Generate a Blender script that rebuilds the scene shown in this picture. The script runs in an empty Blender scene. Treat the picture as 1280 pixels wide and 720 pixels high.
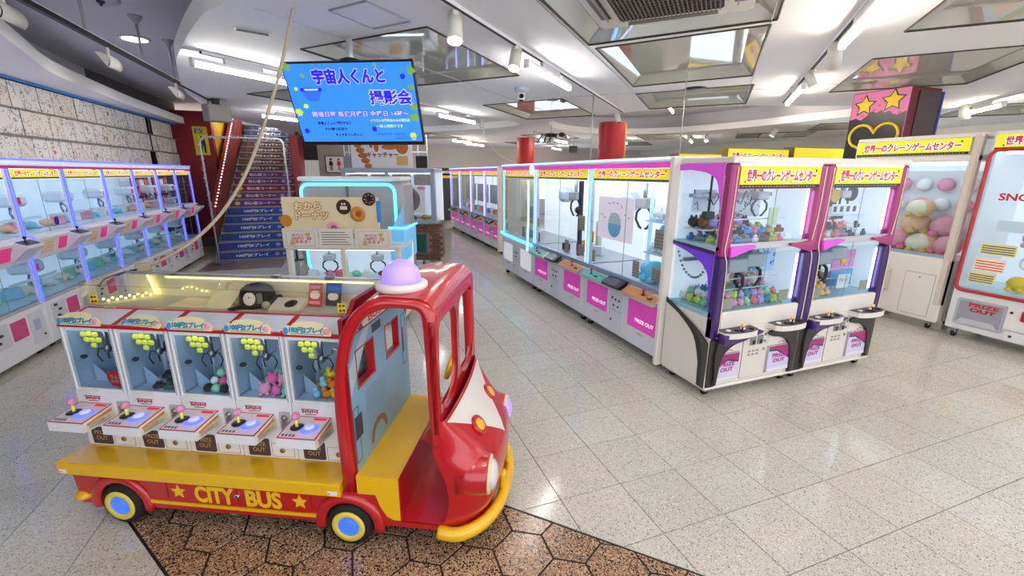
import bpy, math, random
from mathutils import Vector, Matrix

S = bpy.context.scene
COL = S.collection
R = math.radians

# ---------------------------------------------------------------- camera
cam = bpy.data.cameras.new('camera')
cam.sensor_width = 36.0
cam.lens = 546.29 / 1280 * 36.0
cam.clip_start = 0.05
camo = bpy.data.objects.new('camera', cam)
COL.objects.link(camo)
camo.location = (0, 0, 1.81)
camo.rotation_mode = 'XYZ'
camo.rotation_euler = (R(90 - 14.722), R(-0.16), R(-20.114))
S.camera = camo

# ---------------------------------------------------------------- world, exposure
W = bpy.data.worlds.new('world')
S.world = W
W.use_nodes = True
bgn = W.node_tree.nodes['Background']
bgn.inputs[0].default_value = (0.92, 0.95, 1.0, 1)
bgn.inputs[1].default_value = 1.0
vs = S.view_settings
vs.view_transform = 'Standard'
vs.look = 'None'
vs.gamma = 1.0
vs.use_curve_mapping = False
vs.exposure = 1.12
S.cycles.transparent_max_bounces = 24
S.cycles.max_bounces = 8
S.cycles.caustics_reflective = False
S.cycles.caustics_refractive = False
S.cycles.sample_clamp_indirect = 4.0

ZC = 2.92            # height of the low ceiling
HI = ZC + 0.48       # height of the raised ceiling
TUBE_POWER = 26.0     # emission of the fluorescent tubes
LED = 1.5            # emission of the coloured machine tubes


# ---------------------------------------------------------------- materials
def lin(h):
    h = h.lstrip('#')
    c = [int(h[i:i + 2], 16) / 255 for i in (0, 2, 4)]
    return tuple([(x / 12.92 if x <= 0.04045 else ((x + 0.055) / 1.055) ** 2.4) for x in c] + [1.0])


MATS = {}


def mat(name, color='#ffffff', rough=0.5, metal=0.0, emit=0.0, ecol=None, coat=0.0, noise=0.0, nscale=8.0, spec=0.5, bump=0.0):
    if name in MATS:
        return MATS[name]
    m = bpy.data.materials.new(name)
    m.use_nodes = True
    nt = m.node_tree
    b = nt.nodes['Principled BSDF']
    c = lin(color)
    b.inputs['Base Color'].default_value = c
    b.inputs['Roughness'].default_value = rough
    b.inputs['Metallic'].default_value = metal
    b.inputs['Specular IOR Level'].default_value = spec
    b.inputs['Coat Weight'].default_value = coat
    b.inputs['Coat Roughness'].default_value = 0.06
    if emit > 0:
        b.inputs['Emission Color'].default_value = lin(ecol or color)
        b.inputs['Emission Strength'].default_value = emit
    if noise > 0 or bump > 0:
        tc = nt.nodes.new('ShaderNodeTexCoord')
        nz = nt.nodes.new('ShaderNodeTexNoise')
        nz.inputs['Scale'].default_value = nscale
        nz.inputs['Detail'].default_value = 5
        nt.links.new(tc.outputs['Object'], nz.inputs['Vector'])
        if noise > 0:
            mx = nt.nodes.new('ShaderNodeMix')
            mx.data_type = 'RGBA'
            mx.inputs[6].default_value = tuple([x * (1 - noise) for x in c[:3]] + [1])
            mx.inputs[7].default_value = tuple([min(1, x * (1 + noise)) for x in c[:3]] + [1])
            nt.links.new(nz.outputs['Fac'], mx.inputs[0])
            nt.links.new(mx.outputs[2], b.inputs['Base Color'])
        if bump > 0:
            bp = nt.nodes.new('ShaderNodeBump')
            bp.inputs['Strength'].default_value = bump
            bp.inputs['Distance'].default_value = 0.01
            nt.links.new(nz.outputs['Fac'], bp.inputs['Height'])
            nt.links.new(bp.outputs['Normal'], b.inputs['Normal'])
    MATS[name] = m
    return m


def glass_mat(name, tint='#f4fbff', ior=1.4, rough=0.0, extra=0.0):
    if name in MATS:
        return MATS[name]
    m = bpy.data.materials.new(name)
    m.use_nodes = True
    nt = m.node_tree
    nt.nodes.clear()
    o = nt.nodes.new('ShaderNodeOutputMaterial')
    mx = nt.nodes.new('ShaderNodeMixShader')
    tr = nt.nodes.new('ShaderNodeBsdfTransparent')
    gl = nt.nodes.new('ShaderNodeBsdfGlossy')
    lw = nt.nodes.new('ShaderNodeLayerWeight')
    lw.inputs['Blend'].default_value = 0.5
    pw = nt.nodes.new('ShaderNodeMath')
    pw.operation = 'POWER'
    pw.inputs[1].default_value = 4.0
    nt.links.new(lw.outputs['Facing'], pw.inputs[0])
    ma = nt.nodes.new('ShaderNodeMath')
    ma.operation = 'MULTIPLY_ADD'
    ma.inputs[1].default_value = 0.5
    ma.inputs[2].default_value = 0.025 + extra
    nt.links.new(pw.outputs[0], ma.inputs[0])
    nt.links.new(ma.outputs[0], mx.inputs[0])
    tr.inputs['Color'].default_value = lin(tint)
    gl.inputs['Roughness'].default_value = rough
    nt.links.new(tr.outputs[0], mx.inputs[1])
    nt.links.new(gl.outputs[0], mx.inputs[2])
    nt.links.new(mx.outputs[0], o.inputs[0])
    MATS[name] = m
    return m


def speckle_mat(name, base, tint2, dark, light, scale, rough, dfrac, lfrac, per_object=True, wear=0.0):
    """terrazzo / granite: chips of other colours in a ground colour, tile to tile variation"""
    m = bpy.data.materials.new(name)
    m.use_nodes = True
    nt = m.node_tree
    N, L = nt.nodes, nt.links
    b = N['Principled BSDF']
    geo = N.new('ShaderNodeNewGeometry')
    vor = N.new('ShaderNodeTexVoronoi')
    vor.inputs['Scale'].default_value = scale
    L.new(geo.outputs['Position'], vor.inputs['Vector'])
    sep = N.new('ShaderNodeSeparateColor')
    L.new(vor.outputs['Color'], sep.inputs[0])

    def step(sock, v):
        n = N.new('ShaderNodeMath')
        n.operation = 'LESS_THAN'
        L.new(sock, n.inputs[0])
        n.inputs[1].default_value = v
        return n.outputs[0]

    def mix(fac, a, c):
        n = N.new('ShaderNodeMix')
        n.data_type = 'RGBA'
        if isinstance(fac, float):
            n.inputs[0].default_value = fac
        else:
            L.new(fac, n.inputs[0])
        for i, x in ((6, a), (7, c)):
            if isinstance(x, tuple):
                n.inputs[i].default_value = x
            else:
                L.new(x, n.inputs[i])
        return n.outputs[2]
    rnd = geo.outputs['Random Per Island']
    if per_object:
        oi = N.new('ShaderNodeObjectInfo')
        rnd = oi.outputs['Random']
    ground = mix(rnd, lin(base), lin(tint2))
    big = N.new('ShaderNodeTexNoise')
    big.inputs['Scale'].default_value = 1.7
    big.inputs['Detail'].default_value = 4
    L.new(geo.outputs['Position'], big.inputs['Vector'])
    if wear:
        ml = N.new('ShaderNodeMath')
        ml.operation = 'MULTIPLY'
        ml.inputs[1].default_value = wear
        L.new(big.outputs['Fac'], ml.inputs[0])
        ground = mix(ml.outputs[0], ground, lin(dark))
    c = mix(step(sep.outputs[0], dfrac), ground, lin(dark))
    c = mix(step(sep.outputs[1], lfrac), c, lin(light))
    L.new(c, b.inputs['Base Color'])
    mr = N.new('ShaderNodeMapRange')
    mr.inputs[3].default_value = rough * 0.75
    mr.inputs[4].default_value = rough * 1.3
    L.new(big.outputs['Fac'], mr.inputs[0])
    L.new(mr.outputs[0], b.inputs['Roughness'])
    MATS[name] = m
    return m


def brick_print(name, a, b_, mortar):
    m = bpy.data.materials.new(name)
    m.use_nodes = True
    nt = m.node_tree
    b = nt.nodes['Principled BSDF']
    tc = nt.nodes.new('ShaderNodeTexCoord')
    nz = nt.nodes.new('ShaderNodeTexNoise')
    nz.inputs['Scale'].default_value = 30
    nt.links.new(tc.outputs['Object'], nz.inputs['Vector'])
    oi = nt.nodes.new('ShaderNodeObjectInfo')
    mx = nt.nodes.new('ShaderNodeMix')
    mx.data_type = 'RGBA'
    mx.inputs[6].default_value = lin(a)
    mx.inputs[7].default_value = lin(b_)
    nt.links.new(oi.outputs['Random'], mx.inputs[0])
    mx2 = nt.nodes.new('ShaderNodeMix')
    mx2.data_type = 'RGBA'
    mx2.inputs[7].default_value = lin(mortar)
    mth = nt.nodes.new('ShaderNodeMath')
    mth.operation = 'MULTIPLY'
    mth.inputs[1].default_value = 0.5
    nt.links.new(nz.outputs['Fac'], mth.inputs[0])
    nt.links.new(mth.outputs[0], mx2.inputs[0])
    nt.links.new(mx.outputs[2], mx2.inputs[6])
    nt.links.new(mx2.outputs[2], b.inputs['Base Color'])
    b.inputs['Roughness'].default_value = 0.7
    MATS[name] = m
    return m


def scribble_mat(name, paper, ink, scale=9.0, width=0.035, ink2=None):
    """paper with thin wandering pen strokes (autographs)"""
    m = bpy.data.materials.new(name)
    m.use_nodes = True
    nt = m.node_tree
    N, L = nt.nodes, nt.links
    b = N['Principled BSDF']
    tc = N.new('ShaderNodeTexCoord')
    oi = N.new('ShaderNodeObjectInfo')
    mp = N.new('ShaderNodeVectorMath')
    mp.operation = 'ADD'
    sc = N.new('ShaderNodeVectorMath')
    sc.operation = 'SCALE'
    cmb = N.new('ShaderNodeCombineXYZ')
    for i in range(3):
        L.new(oi.outputs['Random'], cmb.inputs[i])
    L.new(cmb.outputs[0], sc.inputs[0])
    sc.inputs['Scale'].default_value = 57.0
    L.new(tc.outputs['Object'], mp.inputs[0])
    L.new(sc.outputs[0], mp.inputs[1])
    nz = N.new('ShaderNodeTexNoise')
    nz.inputs['Scale'].default_value = scale
    nz.inputs['Detail'].default_value = 3.0
    L.new(mp.outputs[0], nz.inputs['Vector'])
    sub = N.new('ShaderNodeMath')
    sub.operation = 'SUBTRACT'
    sub.inputs[1].default_value = 0.5
    L.new(nz.outputs['Fac'], sub.inputs[0])
    ab = N.new('ShaderNodeMath')
    ab.operation = 'ABSOLUTE'
    L.new(sub.outputs[0], ab.inputs[0])
    lt = N.new('ShaderNodeMath')
    lt.operation = 'LESS_THAN'
    lt.inputs[1].default_value = width
    L.new(ab.outputs[0], lt.inputs[0])
    nz2 = N.new('ShaderNodeTexNoise')
    nz2.inputs['Scale'].default_value = scale * 0.55
    L.new(mp.outputs[0], nz2.inputs['Vector'])
    gt = N.new('ShaderNodeMath')
    gt.operation = 'GREATER_THAN'
    gt.inputs[1].default_value = 0.5
    L.new(nz2.outputs['Fac'], gt.inputs[0])
    mul = N.new('ShaderNodeMath')
    mul.operation = 'MULTIPLY'
    L.new(lt.outputs[0], mul.inputs[0])
    L.new(gt.outputs[0], mul.inputs[1])
    mx = N.new('ShaderNodeMix')
    mx.data_type = 'RGBA'
    mx.inputs[6].default_value = lin(paper)
    mx.inputs[7].default_value = lin(ink)
    L.new(mul.outputs[0], mx.inputs[0])
    L.new(mx.outputs[2], b.inputs['Base Color'])
    b.inputs['Roughness'].default_value = 0.7
    MATS[name] = m
    return m


# ---------------------------------------------------------------- mesh builder
ORD = ('first second third fourth fifth sixth seventh eighth ninth tenth eleventh twelfth thirteenth fourteenth fifteenth sixteenth seventeenth eighteenth nineteenth twentieth').split()
ORD += ['twenty-' + o for o in ORD[:9]] + ['thirtieth'] + ['thirty-' + o for o in ORD[:9]] + ['fortieth']


class MB:
    def __init__(self):
        self.v, self.f, self.sm = [], [], []

    def add(self, vs, fs, smooth=False):
        n = len(self.v)
        self.v += [tuple(p) for p in vs]
        for f in fs:
            self.f.append(tuple(i + n for i in f))
            self.sm.append(smooth)
        return self

    def box(self, x0, x1, y0, y1, z0, z1):
        return self.add([(x0, y0, z0), (x1, y0, z0), (x1, y1, z0), (x0, y1, z0), (x0, y0, z1), (x1, y0, z1), (x1, y1, z1), (x0, y1, z1)],
                        [(0, 3, 2, 1), (4, 5, 6, 7), (0, 1, 5, 4), (1, 2, 6, 5), (2, 3, 7, 6), (3, 0, 4, 7)])

    def cbox(self, x0, x1, y0, y1, z0, z1, b=0.008):
        """box with chamfered edges"""
        b = min(b, (x1 - x0) * .45, (y1 - y0) * .45, (z1 - z0) * .45)
        P = []
        idx = {}
        X, Y, Z = (x0, x1), (y0, y1), (z0, z1)
        for i in (0, 1):
            for j in (0, 1):
                for k in (0, 1):
                    sx, sy, sz = (b if i == 0 else -b), (b if j == 0 else -b), (b if k == 0 else -b)
                    for a, p in enumerate(((X[i], Y[j] + sy, Z[k] + sz), (X[i] + sx, Y[j], Z[k] + sz), (X[i] + sx, Y[j] + sy, Z[k]))):
                        idx[(i, j, k, a)] = len(P)
                        P.append(p)
        F = []
        for i in (0, 1):
            q = [idx[(i, 0, 0, 0)], idx[(i, 1, 0, 0)], idx[(i, 1, 1, 0)], idx[(i, 0, 1, 0)]]
            F.append(q if i else q[::-1])
            q = [idx[(0, i, 0, 1)], idx[(1, i, 0, 1)], idx[(1, i, 1, 1)], idx[(0, i, 1, 1)]]
            F.append(q[::-1] if i else q)
            q = [idx[(0, 0, i, 2)], idx[(1, 0, i, 2)], idx[(1, 1, i, 2)], idx[(0, 1, i, 2)]]
            F.append(q if i else q[::-1])
        for i in (0, 1):
            for j in (0, 1):
                F.append([idx[(i, j, 0, 0)], idx[(i, j, 1, 0)], idx[(i, j, 1, 1)], idx[(i, j, 0, 1)]])
                F.append([idx[(i, 0, j, 0)], idx[(i, 1, j, 0)], idx[(i, 1, j, 2)], idx[(i, 0, j, 2)]])
                F.append([idx[(0, i, j, 1)], idx[(1, i, j, 1)], idx[(1, i, j, 2)], idx[(0, i, j, 2)]])
        for i in (0, 1):
            for j in (0, 1):
                for k in (0, 1):
                    F.append([idx[(i, j, k, 0)], idx[(i, j, k, 1)], idx[(i, j, k, 2)]])
        c = Vector(((x0 + x1) / 2, (y0 + y1) / 2, (z0 + z1) / 2))
        G = []
        for f in F:
            p = [Vector(P[t]) for t in f]
            n = (p[1] - p[0]).cross(p[2] - p[0])
            G.append(f if n.dot(p[0] - c) > 0 else f[::-1])
        return self.add(P, G)

    def prism(self, poly, axis, a0, a1, smooth=False):
        """extrude a 2-D polygon; axis y: poly=(x,z); axis x: poly=(y,z); axis z: poly=(x,y)"""
        def P(p, a):
            return {'x': (a, p[0], p[1]), 'y': (p[0], a, p[1]), 'z': (p[0], p[1], a)}[axis]
        n = len(poly)
        vs = [P(p, a0) for p in poly] + [P(p, a1) for p in poly]
        ar = sum(poly[i][0] * poly[(i + 1) % n][1] - poly[(i + 1) % n][0] * poly[i][1] for i in range(n))
        flip = (ar > 0) == (axis in 'xz')     # which way the first cap looks
        if a1 < a0:
            flip = not flip
        lo = list(range(n))
        hi = [i + n for i in range(n)]
        fs = [lo[::-1] if flip else lo, hi if flip else hi[::-1]]
        for i in range(n):
            j = (i + 1) % n
            q = (i, j, j + n, i + n)
            fs.append(q if flip else q[::-1])
        self.add(vs, fs[:2])
        k = len(self.v) - 2 * n
        for q in fs[2:]:
            self.f.append(tuple(i + k for i in q))
            self.sm.append(smooth)
        return self

    def cyl(self, p0, p1, r0, r1=None, n=12, caps=True, smooth=True):
        r1 = r0 if r1 is None else r1
        p0, p1 = Vector(p0), Vector(p1)
        d = (p1 - p0).normalized()
        u = d.orthogonal().normalized()
        w = d.cross(u)
        k = len(self.v)
        for p, r in ((p0, r0), (p1, r1)):
            for i in range(n):
                a = 2 * math.pi * i / n
                self.v.append(tuple(p + u * (r * math.cos(a)) + w * (r * math.sin(a))))
        for i in range(n):
            j = (i + 1) % n
            self.f.append((k + i, k + j, k + n + j, k + n + i))
            self.sm.append(smooth)
        if caps:
            self.f.append(tuple(k + i for i in range(n))[::-1])
            self.f.append(tuple(k + n + i for i in range(n)))
            self.sm += [False, False]
        return self

    def tube(self, path, r, n=8, closed=False, caps=True):
        return self.sweep(path, [(r * math.cos(2 * math.pi * i / n), r * math.sin(2 * math.pi * i / n)) for i in range(n)], closed, caps)

    def sweep(self, path, prof, closed=False, caps=True, up=None, smooth=True):
        P = [Vector(p) for p in path]
        m, n = len(P), len(prof)
        k = len(self.v)
        u = None
        for i in range(m):
            if closed:
                t = (P[(i + 1) % m] - P[i - 1])
            else:
                t = P[min(i + 1, m - 1)] - P[max(i - 1, 0)]
            t.normalize()
            if up is not None:
                uu = Vector(up)
                u = (uu - t * uu.dot(t)).normalized()
            elif u is None:
                u = t.orthogonal().normalized()
            else:
                u = (u - t * u.dot(t)).normalized()
            w = t.cross(u)
            for a, b in prof:
                self.v.append(tuple(P[i] + u * a + w * b))
        for i in range(m if closed else m - 1):
            i2 = (i + 1) % m
            for j in range(n):
                j2 = (j + 1) % n
                self.f.append((k + i * n + j, k + i * n + j2, k + i2 * n + j2, k + i2 * n + j))
                self.sm.append(smooth)
        if caps and not closed:
            self.f.append(tuple(k + j for j in range(n))[::-1])
            self.f.append(tuple(k + (m - 1) * n + j for j in range(n)))
            self.sm += [False, False]
        return self

    def lathe(self, prof, c=(0, 0, 0), axis=(0, 0, 1), n=16, smooth=True):
        d = Vector(axis).normalized()
        u = d.orthogonal().normalized()
        w = d.cross(u)
        c = Vector(c)
        k = len(self.v)
        m = len(prof)
        for r, z in prof:
            for i in range(n):
                a = 2 * math.pi * i / n
                self.v.append(tuple(c + d * z + u * (r * math.cos(a)) + w * (r * math.sin(a))))
        for q in range(m - 1):
            for i in range(n):
                j = (i + 1) % n
                self.f.append((k + q * n + i, k + q * n + j, k + (q + 1) * n + j, k + (q + 1) * n + i))
                self.sm.append(smooth)
        if prof[0][0] > 1e-4:
            self.f.append(tuple(k + i for i in range(n))[::-1])
            self.sm.append(False)
        if prof[-1][0] > 1e-4:
            self.f.append(tuple(k + (m - 1) * n + i for i in range(n)))
            self.sm.append(False)
        return self

    def ball(self, c, rx, ry=None, rz=None, n=12, m=8, rot=None):
        ry = rx if ry is None else ry
        rz = rx if rz is None else rz
        c = Vector(c)
        vs, fs = [], []
        for i in range(m + 1):
            t = math.pi * i / m
            for j in range(n):
                a = 2 * math.pi * j / n
                p = Vector((rx * math.sin(t) * math.cos(a), ry * math.sin(t) * math.sin(a), -rz * math.cos(t)))
                if rot:
                    p = rot @ p
                vs.append(c + p)
        for i in range(m):
            for j in range(n):
                k = (j + 1) % n
                if i == 0:
                    fs.append((j, n + k, n + j)[::1])
                elif i == m - 1:
                    fs.append((i * n + j, i * n + k, (i + 1) * n + j))
                else:
                    fs.append((i * n + j, i * n + k, (i + 1) * n + k, (i + 1) * n + j))
        return self.add(vs, fs, True)

    def grid(self, fn, nu, nv, smooth=True, flip=False):
        k = len(self.v)
        for i in range(nu + 1):
            for j in range(nv + 1):
                self.v.append(tuple(fn(i / nu, j / nv)))
        for i in range(nu):
            for j in range(nv):
                q = (k + i * (nv + 1) + j, k + (i + 1) * (nv + 1) + j, k + (i + 1) * (nv + 1) + j + 1, k + i * (nv + 1) + j + 1)
                self.f.append(q[::-1] if flip else q)
                self.sm.append(smooth)
        return self

    def xf(self, M):
        self.v = [tuple(M @ Vector(p)) for p in self.v]
        return self

    def mesh(self, name, m):
        me = bpy.data.meshes.new(name)
        me.from_pydata(self.v, [], self.f)
        if any(self.sm):
            me.polygons.foreach_set('use_smooth', self.sm)
        me.materials.append(m)
        me.update()
        return me

    def build(self, name, m, parent=None, loc=None, rot=None):
        return obj(name, self.mesh(name, m), parent, loc, rot)


def obj(name, me, parent=None, loc=None, rot=None):
    o = bpy.data.objects.new(name, me)
    COL.objects.link(o)
    if parent is not None:
        o.parent = parent
    if loc is not None:
        o.location = loc
    if rot is not None:
        o.rotation_euler = rot
    return o


def tag(o, label=None, cat=None, group=None, kind=None):
    for k, v in (('label', label), ('category', cat), ('group', group), ('kind', kind)):
        if v:
            o[k] = v
    return o


def thing(name, label, cat, loc=(0, 0, 0), rz=0.0, group=None):
    o = bpy.data.objects.new(name, None)
    o.empty_display_size = 0.1
    COL.objects.link(o)
    o.location = loc
    o.rotation_euler = (0, 0, rz)
    return tag(o, label, cat, group)


def struct(o):
    o['kind'] = 'structure'
    return o


CHILD = {}


def copy_tree(o, parent=None):
    """the thing, its parts and their sub-parts; meshes shared"""
    kids = {}
    for x in list(COL.objects):
        if x.parent is not None:
            kids.setdefault(x.parent.name, []).append(x)

    def rec(a, p):
        c = a.copy()
        COL.objects.link(c)
        if p is not None:
            c.parent = p
        for ch in kids.get(a.name, []):
            rec(ch, c)
        return c
    return rec(o, parent)


TXT = {}


def text_mesh(body, bold=0.0, spacing=1.0):
    """flat lettering, height 1 em, centred on its bounding box"""
    key = (body, bold, spacing)
    if key in TXT:
        return TXT[key]
    c = bpy.data.curves.new('lettering', 'FONT')
    c.body = body
    c.resolution_u = 3
    c.offset = bold
    c.space_character = spacing
    c.align_x = 'CENTER'
    c.align_y = 'CENTER'
    o = bpy.data.objects.new('lettering_source', c)
    COL.objects.link(o)
    dg = bpy.context.evaluated_depsgraph_get()
    me = bpy.data.meshes.new_from_object(o.evaluated_get(dg))
    bpy.data.objects.remove(o)
    xs = [v.co.x for v in me.vertices]
    ys = [v.co.y for v in me.vertices]
    cx, cy = (min(xs) + max(xs)) / 2, (min(ys) + max(ys)) / 2
    data = ([(v.co.x - cx, v.co.y - cy) for v in me.vertices], [tuple(p.vertices) for p in me.polygons], max(xs) - min(xs), max(ys) - min(ys))
    bpy.data.meshes.remove(me)
    TXT[key] = data
    return data


TXM = {}


def text(name, body, m, parent, c, w, h=None, bold=0.02, face='-y', maxw=None, rot=0.0, lift=0.0015, spacing=1.0, tilt=0.0, halo=0.0):
    """lettering fitted to width w (and height h) on a face of its parent, lying flat"""
    key = (body, m.name, round(w, 4), h and round(h, 4), bold, spacing, halo)
    if key not in TXM:
        vs, fs, tw, th = text_mesh(body, bold, spacing)
        sx = w / tw
        sy = (h / th) if h else sx
        me = bpy.data.meshes.new(name)
        offs = [(0.0, 0.0)]
        if halo:
            offs = [(halo * math.cos(R(a)), halo * math.sin(R(a))) for a in range(0, 360, 45)]
        P, Q = [], []
        for q_, (ox, oy) in enumerate(offs):
            Q += [tuple(i + len(P) for i in f) for f in fs]
            P += [(x * sx + ox, y * sy + oy, q_ * 0.00015) for x, y in vs]
        me.from_pydata(P, [], Q)
        me.materials.append(m)
        me.update()
        TXM[key] = me
    o = bpy.data.objects.new(name, TXM[key])
    COL.objects.link(o)
    o.parent = parent
    c = Vector(c)
    e = {'-y': (R(90) + tilt, 0, 0), '-x': (R(90), 0, R(-90)), '+x': (R(90), 0, R(90)), '+z': (0, 0, 0), '-z': (R(180), 0, 0), '+y': (R(90), 0, R(180))}[face]
    n = {'-y': (0, -1, 0), '-x': (-1, 0, 0), '+x': (1, 0, 0), '+z': (0, 0, 1), '-z': (0, 0, -1), '+y': (0, 1, 0)}[face]
    o.location = c + Vector(n) * lift
    M = Matrix.Rotation(rot, 4, 'Z')
    from mathutils import Euler
    o.rotation_euler = (Euler(e).to_matrix() @ M.to_3x3()).to_euler()
    return o


def star_poly(cx, cz, r, inner=0.45, rot=math.pi / 2, n=5):
    return [(cx + (r if i % 2 == 0 else r * inner) * math.cos(rot + math.pi * i / n), cz + (r if i % 2 == 0 else r * inner) * math.sin(rot + math.pi * i / n)) for i in range(2 * n)]


def rrect(x0, x1, z0, z1, r, n=4):
    P = []
    for cx, cz, a0 in ((x1 - r, z1 - r, 0), (x0 + r, z1 - r, 90), (x0 + r, z0 + r, 180), (x1 - r, z0 + r, 270)):
        for i in range(n + 1):
            a = R(a0 + 90 * i / n)
            P.append((cx + r * math.cos(a), cz + r * math.sin(a)))
    return P


def clip_poly(poly, px, py, nx, ny):
    """keep the side where (p - P).n <= 0"""
    out = []
    k = len(poly)
    for i in range(k):
        a, b = poly[i], poly[(i + 1) % k]
        da = (a[0] - px) * nx + (a[1] - py) * ny
        db = (b[0] - px) * nx + (b[1] - py) * ny
        if da <= 0:
            out.append(a)
        if (da < 0 < db) or (db < 0 < da):
            t = da / (da - db)
            out.append((a[0] + (b[0] - a[0]) * t, a[1] + (b[1] - a[1]) * t))
    return out


# shared materials
white = mat('white enamel', '#e9e9ec', 0.35, noise=0.03, nscale=3)
cream = mat('cream enamel', '#e8e2d6', 0.4, noise=0.03, nscale=3)
warmwhite = mat('warm white enamel', '#e6e0da', 0.4, noise=0.03, nscale=3)
greyedge = mat('pale grey aluminium', '#c3c5cc', 0.35, 0.4)
steel = mat('brushed steel', '#9a9ca0', 0.3, 0.9)
chrome = mat('chrome', '#d8d8dc', 0.12, 1.0)
darkgrey = mat('dark grey plastic', '#2b2b2f', 0.4)
black = mat('black plastic', '#0d0d10', 0.35)
rubber = mat('black rubber', '#141414', 0.75)
seam = mat('seam shadow gap', '#8a8a8c', 0.8)
yellow = mat('yellow sign film', '#eedc14', 0.45, emit=0.16)
signred = mat('red sign lettering', '#d01128', 0.5, emit=0.12)
signwhite = mat('white sign outline', '#ffffff', 0.5, emit=0.25)
signblack = mat('black sign footer', '#101010', 0.5)
magenta = mat('magenta acrylic', '#d437b8', 0.3, emit=0.22)
glass = glass_mat('machine glass')
acrylic = glass_mat('clear acrylic', '#fbfaf5', 1.45, 0.01, extra=0.005)
inside = mat('machine lining', '#eef4fa', 0.5, emit=0.15)  # lining glows faintly, standing in for light inside the cabinets
tubewhite = mat('white led tube', '#ffffff', 0.5, emit=4.0, ecol='#f2f6ff')
red_paint = mat('glossy red paint', '#bd121b', 0.28, coat=0.8)
yellow_paint = mat('glossy yellow paint', '#efba08', 0.3, coat=0.6)
notepaper = mat('printed note paper', '#e6e2cc', 0.6)
noteink = mat('printed note ink', '#55504a', 0.7)

# ================================================================ the setting
GX, GY, TW, TH = 0.994, 3.891, 0.397, 0.4007
# granite patch outline: two measured edges, closed underneath the bus
PA, PB = (-1.13, 2.343), (-0.95, 2.078)
PC, PD = (0.643, 2.0), (1.405, 1.222)


def side(p, a, b):
    return (b[0] - a[0]) * (p[1] - a[1]) - (b[1] - a[1]) * (p[0] - a[0])


EDGES = [(PA, PB), (PC, PD), ((-1.3, 2.62), (0.02, 2.62))]    # inside: right of A->B ... see INN
PATCH_C = (0.0, 1.6)


def edge_n(a, b):
    nx, ny = b[1] - a[1], -(b[0] - a[0])
    l = math.hypot(nx, ny)
    nx, ny = nx / l, ny / l
    if (PATCH_C[0] - a[0]) * nx + (PATCH_C[1] - a[1]) * ny > 0:
        nx, ny = -nx, -ny
    return nx, ny      # points out of the patch


PE = [(a, edge_n(a, b)) for a, b in EDGES]


def clip_in(poly, off=0.0):
    for (a, n) in PE:
        poly = clip_poly(poly, a[0] + n[0] * off, a[1] + n[1] * off, n[0], n[1])
        if len(poly) < 3:
            return []
    return poly


def clip_out(poly):
    """pieces of a tile that lie outside the patch"""
    out = []
    rest = poly
    for (a, n) in PE:
        o = clip_poly(rest, a[0], a[1], -n[0], -n[1])
        if len(o) >= 3:
            out.append(o)
        rest = clip_poly(rest, a[0], a[1], n[0], n[1])
        if len(rest) < 3:
            return out
    return out


def shrink(poly, g):
    n = len(poly)
    cx = sum(p[0] for p in poly) / n
    cy = sum(p[1] for p in poly) / n
    ar = sum(poly[i][0] * poly[(i + 1) % n][1] - poly[(i + 1) % n][0] * poly[i][1] for i in range(n))
    if ar < 0:
        poly = poly[::-1]
    res = list(poly)
    for i in range(n):
        a, b = poly[i], poly[(i + 1) % n]
        l = math.hypot(b[0] - a[0], b[1] - a[1])
        if l < 1e-6:
            continue
        nx, ny = (b[1] - a[1]) / l, -(b[0] - a[0]) / l
        res = clip_poly(res, a[0] - nx * g, a[1] - ny * g, nx, ny)
        if len(res) < 3:
            return []
    return res


def area(p):
    return abs(sum(p[i][0] * p[(i + 1) % len(p)][1] - p[(i + 1) % len(p)][0] * p[i][1] for i in range(len(p)))) / 2


terrazzo = speckle_mat('terrazzo tile', '#cbc7bb', '#d4d0c5', '#8f8b80', '#e2ded4', 190, 0.125, 0.10, 0.12, True, 0.16)
terrazzo_far = speckle_mat('terrazzo tile far', '#cbc7bb', '#d4d0c5', '#8f8b80', '#e2ded4', 190, 0.125, 0.10, 0.12, False, 0.16)
granite = speckle_mat('brown granite', '#b48f74', '#9c7c60', '#2e251c', '#d0b092', 170, 0.17, 0.30, 0.16, True, 0.10)
grout = mat('floor grout', '#57514a', 0.8)
blackgrout = mat('black granite joint', '#171412', 0.6)

floor = MB().box(-6, 16, -3, 21, -0.06, -0.006).build('floor', grout)
struct(floor)
gp = [(-1.36, 2.62), (-0.02, 2.62)]
pl = clip_in([(-4, -2), (4, -2), (4, 4), (-4, 4)])
MB().prism(pl, 'z', -0.006, -0.003).build('granite_bed', blackgrout, floor)


def slab_mesh(poly, name, m, ztop=0.0, dep=0.006, ch=0.0015):
    b = MB()
    n = len(poly)
    inner = shrink(poly, ch)
    if len(inner) != n:
        b.prism(poly, 'z', -dep, ztop)
        return b.mesh(name, m)
    ar = sum(poly[i][0] * poly[(i + 1) % n][1] - poly[(i + 1) % n][0] * poly[i][1] for i in range(n))
    if ar < 0:
        poly = poly[::-1]
    # match the starting corner
    k = min(range(n), key=lambda q: (inner[q][0] - poly[0][0]) ** 2 + (inner[q][1] - poly[0][1]) ** 2)
    inner = inner[k:] + inner[:k]
    vs = [(x, y, -dep) for x, y in poly] + [(x, y, ztop - ch) for x, y in poly] + [(x, y, ztop) for x, y in inner]
    fs = [tuple(range(2 * n, 3 * n))]
    for i in range(n):
        j = (i + 1) % n
        fs.append((i, j, n + j, n + i))
        fs.append((n + i, n + j, 2 * n + j, 2 * n + i))
    b.add(vs, fs)
    return b.mesh(name, m)


cy_, sy_ = math.cos(R(20.114)), math.sin(R(20.114))


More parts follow.
